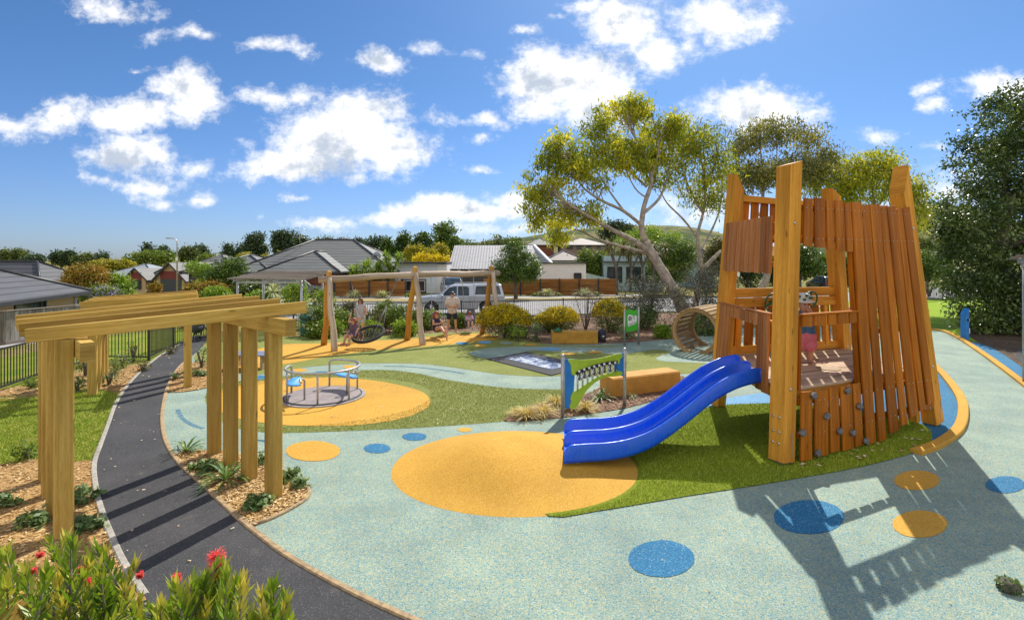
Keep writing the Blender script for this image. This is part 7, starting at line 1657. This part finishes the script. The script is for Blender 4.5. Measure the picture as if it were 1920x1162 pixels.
def cap_hat(mat, brim=.09, bucket=False):
    def go(x):
        HP, P, hk = x['HP'], x['P'], x['hs'] * x['k']; mb = MB(); c0 = HP(0, -.02 if bucket else -.012, .062 if bucket else .045); n = 24; V = []; up = (HP(0, 0, 1) - HP(0, 0, 0)).normalized(); r = (HP(1, 0, 0) - HP(0, 0, 0)).normalized(); f = (HP(0, 1, 0) - HP(0, 0, 0)).normalized()
        prof = [(0, .085), (.05, .080), (.082, .05), (.094, .0)] if not bucket else [(0, .09), (.07, .088), (.088, .06), (.096, .0), (.132, -.016), (.136, -.024)]
        for (rr, zz) in prof:
            for q in range(n): a = 6.283 * q / n; V.append(P(c0 + (r * math.cos(a) * rr + f * math.sin(a) * rr * 1.12 + up * zz) * x['hs']))
        m_ = len(prof); mb.add(V, [(i * n + q, (i + 1) * n + q, (i + 1) * n + (q + 1) % n, i * n + (q + 1) % n) for i in range(m_ - 1) for q in range(n)], None, True)
        if not bucket:
            W_ = []
            for q in range(9): a = math.pi * (.15 + .7 * q / 8); W_ += [P(c0 + (r * math.cos(a) * .09 + f * math.sin(a) * .10 + up * .01) * x['hs']), P(c0 + (r * math.cos(a) * .085 + f * (math.sin(a) * .10 + brim * math.sin(a)) + up * -.01) * x['hs'])]
            mb.add(W_, [(2 * q, 2 * q + 1, 2 * q + 3, 2 * q + 2) for q in range(8)])
        h_ = mb.build('hat', mat, x['t'])
        if bucket:
            d_ = MB()
            for (a, z) in ((1.9, .04), (1.1, .015), (.5, .05), (2.7, .03), (1.4, .07)): d_.ell(P(c0 + (r * math.cos(a) * .096 + f * math.sin(a) * .108 + up * z) * x['hs']), .022 * hk, .022 * hk, .018 * hk, 8, 6)
            d_.build('printed_spots', pm('hat_print', (.02, .16, .14), (.03, .22, .12), 20, .8), h_)
    return go
def shades(x):
    mb = MB()
    for q in (-1, 1): mb.ell(x['P'](x['HP'](.034 * q, .088, .008)), .026 * x['k'], .010 * x['k'], .022 * x['k'], 12, 8)
    mb.tube([x['P'](x['HP'](-.08, .0, .012)), x['P'](x['HP'](-.06, .085, .014)), x['P'](x['HP'](.06, .085, .014)), x['P'](x['HP'](.08, .0, .012))], .004 * x['k'], 6); mb.build('sunglasses', black, x['t'])
def shoes(mat):
    def b(x, c, mb):
        for S_ in 'LR': a, to = x['J']['a' + S_], x['J']['t' + S_]; c(a - (to - a).normalized() * .045 + Vector((0, 0, -.01)), to, .042, .034)
    return cloth('shoes', mat, b)
C_ = lambda n, a, b=None: pm(n, a, b, 30, .85, bs_=.2, bscale=120)
navy = C_('navy_cotton', (.015, .02, .05)); cream = C_('cream_cotton', (.62, .52, .46)); greyt = C_('grey_marl', (.42, .43, .47), (.34, .35, .40)); denim = C_('pale_denim', (.34, .42, .52), (.46, .52, .60)); pinkm = C_('pink_cotton', (.72, .20, .28)); bluet = C_('blue_rib', (.07, .17, .34)); lilac = C_('lilac_cotton', (.55, .40, .62)); floral = C_('navy_floral', (.02, .02, .06), (.20, .10, .14)); sandal = C_('pink_sandal', (.5, .14, .18)); blshoe = C_('blue_shoe', (.08, .16, .42)); blackc = C_('black_cotton', (.015, .015, .02))
STAND = dict(hip=(0, 0, .92), chest=(0, 0, 1.27), neck=(0, 0, 1.44), head=(0, -.015, 1.575), sL=(-.17, 0, 1.39), sR=(.17, 0, 1.39), eL=(-.23, .01, 1.12), eR=(.23, .01, 1.12), wL=(-.13, -.16, .93), wR=(.10, -.16, .93),
             hL=(.8, -.3, -.6), hR=(-.8, -.3, -.6), kL=(-.10, -.02, .50), kR=(.10, -.02, .50), aL=(-.10, .02, .075), aR=(.10, .02, .075), tL=(-.12, -.14, .03), tR=(.12, -.14, .03))
p = W(676, 642, 19.9); person('woman in grey sleeveless top and pale denim shorts wearing sunglasses, standing behind the nest swing', (p.x, p.y, 0), R(-8), dict(STAND, look=(-.1, -1, -.15)), .99,
    [top(greyt, 0, 'tank_top', .014), shorts(denim, .28), hair(hairm, .20), shades])
man = dict(STAND, eL=(-.27, -.02, 1.13), wL=(.0, -.30, 1.12), hL=(.9, -.3, .15), eR=(.27, -.02, 1.12), wR=(.10, -.30, 1.06), hR=(-.3, -.5, .6), look=(.75, -.6, -.35), aL=(-.20, .04, .075), tL=(-.25, -.10, .03), kL=(-.16, -.02, .50), aR=(.16, .02, .075), tR=(.24, -.10, .03), kR=(.13, -.03, .50))
p = W(848, 624, 22.0); person('man in pale T-shirt, navy shorts and black cap standing beside the bucket swings', (p.x, p.y, 0), R(5), man, 1.06,
    [top(cream, .36, 'tshirt', .034, .02), shorts(navy, .62, 'shorts', .02), hair(hairm, 0), cap_hat(black)])
# girl sitting on the rim of the nest swing
sit = dict(hip=(0, .02, .62), chest=(0, .04, .90), neck=(0, .03, 1.03), head=(0, .0, 1.15), sL=(-.13, .03, 1.0), sR=(.13, .03, 1.0), eL=(-.24, .0, 1.16), eR=(.20, .02, .84), wL=(-.16, -.02, 1.33), wR=(.20, -.10, .68), hL=(.1, 0, 1), hR=(0, -.5, -.9),
           kL=(-.12, -.34, .60), kR=(.10, -.34, .58), aL=(-.20, -.38, .28), aR=(.08, -.42, .24), tL=(-.24, -.52, .26), tR=(.07, -.56, .22), look=(-.15, -1, .15))
p = W(663, 640, 17.9); person('small girl in a navy floral dress perched on the nest swing rim, one arm raised', (p.x, p.y, .04), R(-22), sit, .83,
    [top(floral, .2, 'dress', .018, .03), shorts(floral, .45, 'skirt', .03), hair(redhair, .12), shoes(sandal)], .011, True)
rec = dict(hip=(0, .03, .0), chest=(0, .15, .27), neck=(0, .18, .41), head=(0, .14, .54), sL=(-.13, .15, .37), sR=(.13, .15, .37), eL=(-.20, .03, .20), eR=(.20, .0, .22), wL=(-.10, -.14, .22), wR=(.12, -.12, .26), hL=(.6, -.6, .2), hR=(-.3, -.6, .3),
           kL=(-.10, -.38, .10), kR=(.11, -.38, .08), aL=(-.14, -.74, -.06), aR=(.05, -.60, -.34), tL=(-.16, -.84, .04), tR=(.04, -.72, -.42), look=(.1, -1, -.1))
p = W(822, 619, 20.5); person('girl in a navy swimsuit leaning back in the left bucket swing', (p.x, p.y - .06, p.z + .06), R(38), rec, 1.0, [top(navy, 0, 'swimsuit', .010), shorts(navy, .12, 'swimsuit_bottom', .0), hair(redhair, .14)], .012, True)
p = W(881, 608, 22.2); person('small child in lilac top, black shorts and blue shoes on the right bucket swing', (p.x, p.y - .08, p.z + .05), R(8), dict(rec, head=(0, .10, .53), aR=(.12, -.62, -.22), tR=(.13, -.74, -.20), aL=(-.08, -.60, -.16), tL=(-.10, -.74, -.14)), .74, [top(lilac, .4, 'top', .02), shorts(blackc, .55), hair(redhair, .05), shoes(blshoe)], .012, True)
# toddler on the tower deck
tod = dict(hip=(0, 0, .45), chest=(0, .01, .78), neck=(0, .0, .93), head=(0, -.01, 1.07), sL=(-.135, .01, .89), sR=(.135, .01, .89), eL=(-.17, .0, .70), eR=(.25, -.06, .78), wL=(-.16, -.08, .54), wR=(.06, -.16, .94), hL=(0, -.3, -.9), hR=(-.75, -.25, .5),
           kL=(-.095, -.01, .26), kR=(.10, -.01, .26), aL=(-.11, .02, .055), aR=(.115, .01, .055), tL=(-.13, -.10, .025), tR=(.15, -.10, .025), look=(.12, -1, -.05))
p = G(1507, 681, DZ); person('toddler in white sun hat, blue top and pink shorts standing on the tower deck', (p.x, p.y, DZ + .004), R(-6), tod, 1.08,
    [top(bluet, 0, 'top', .012, -.10), shorts(pinkm, .62, 'shorts', .035), hair(pm('fair_hair', (.45, .28, .13), (.35, .2, .09), 40, .6), 0), cap_hat(pm('white_cotton', (.74, .74, .70), (.62, .66, .60), 14, .85), 0, True)], .009, True)
# someone beyond the tower doorway
p = W(1600, 700, 19.0); person('person in a pink top standing beyond the tower doorway', (p.x, p.y, 0), R(15), dict(STAND), .97, [top(pinkm, .3, 'tshirt', .02), shorts(greyt, .8, 'shorts', .03), hair(hairm, .05)], .013)
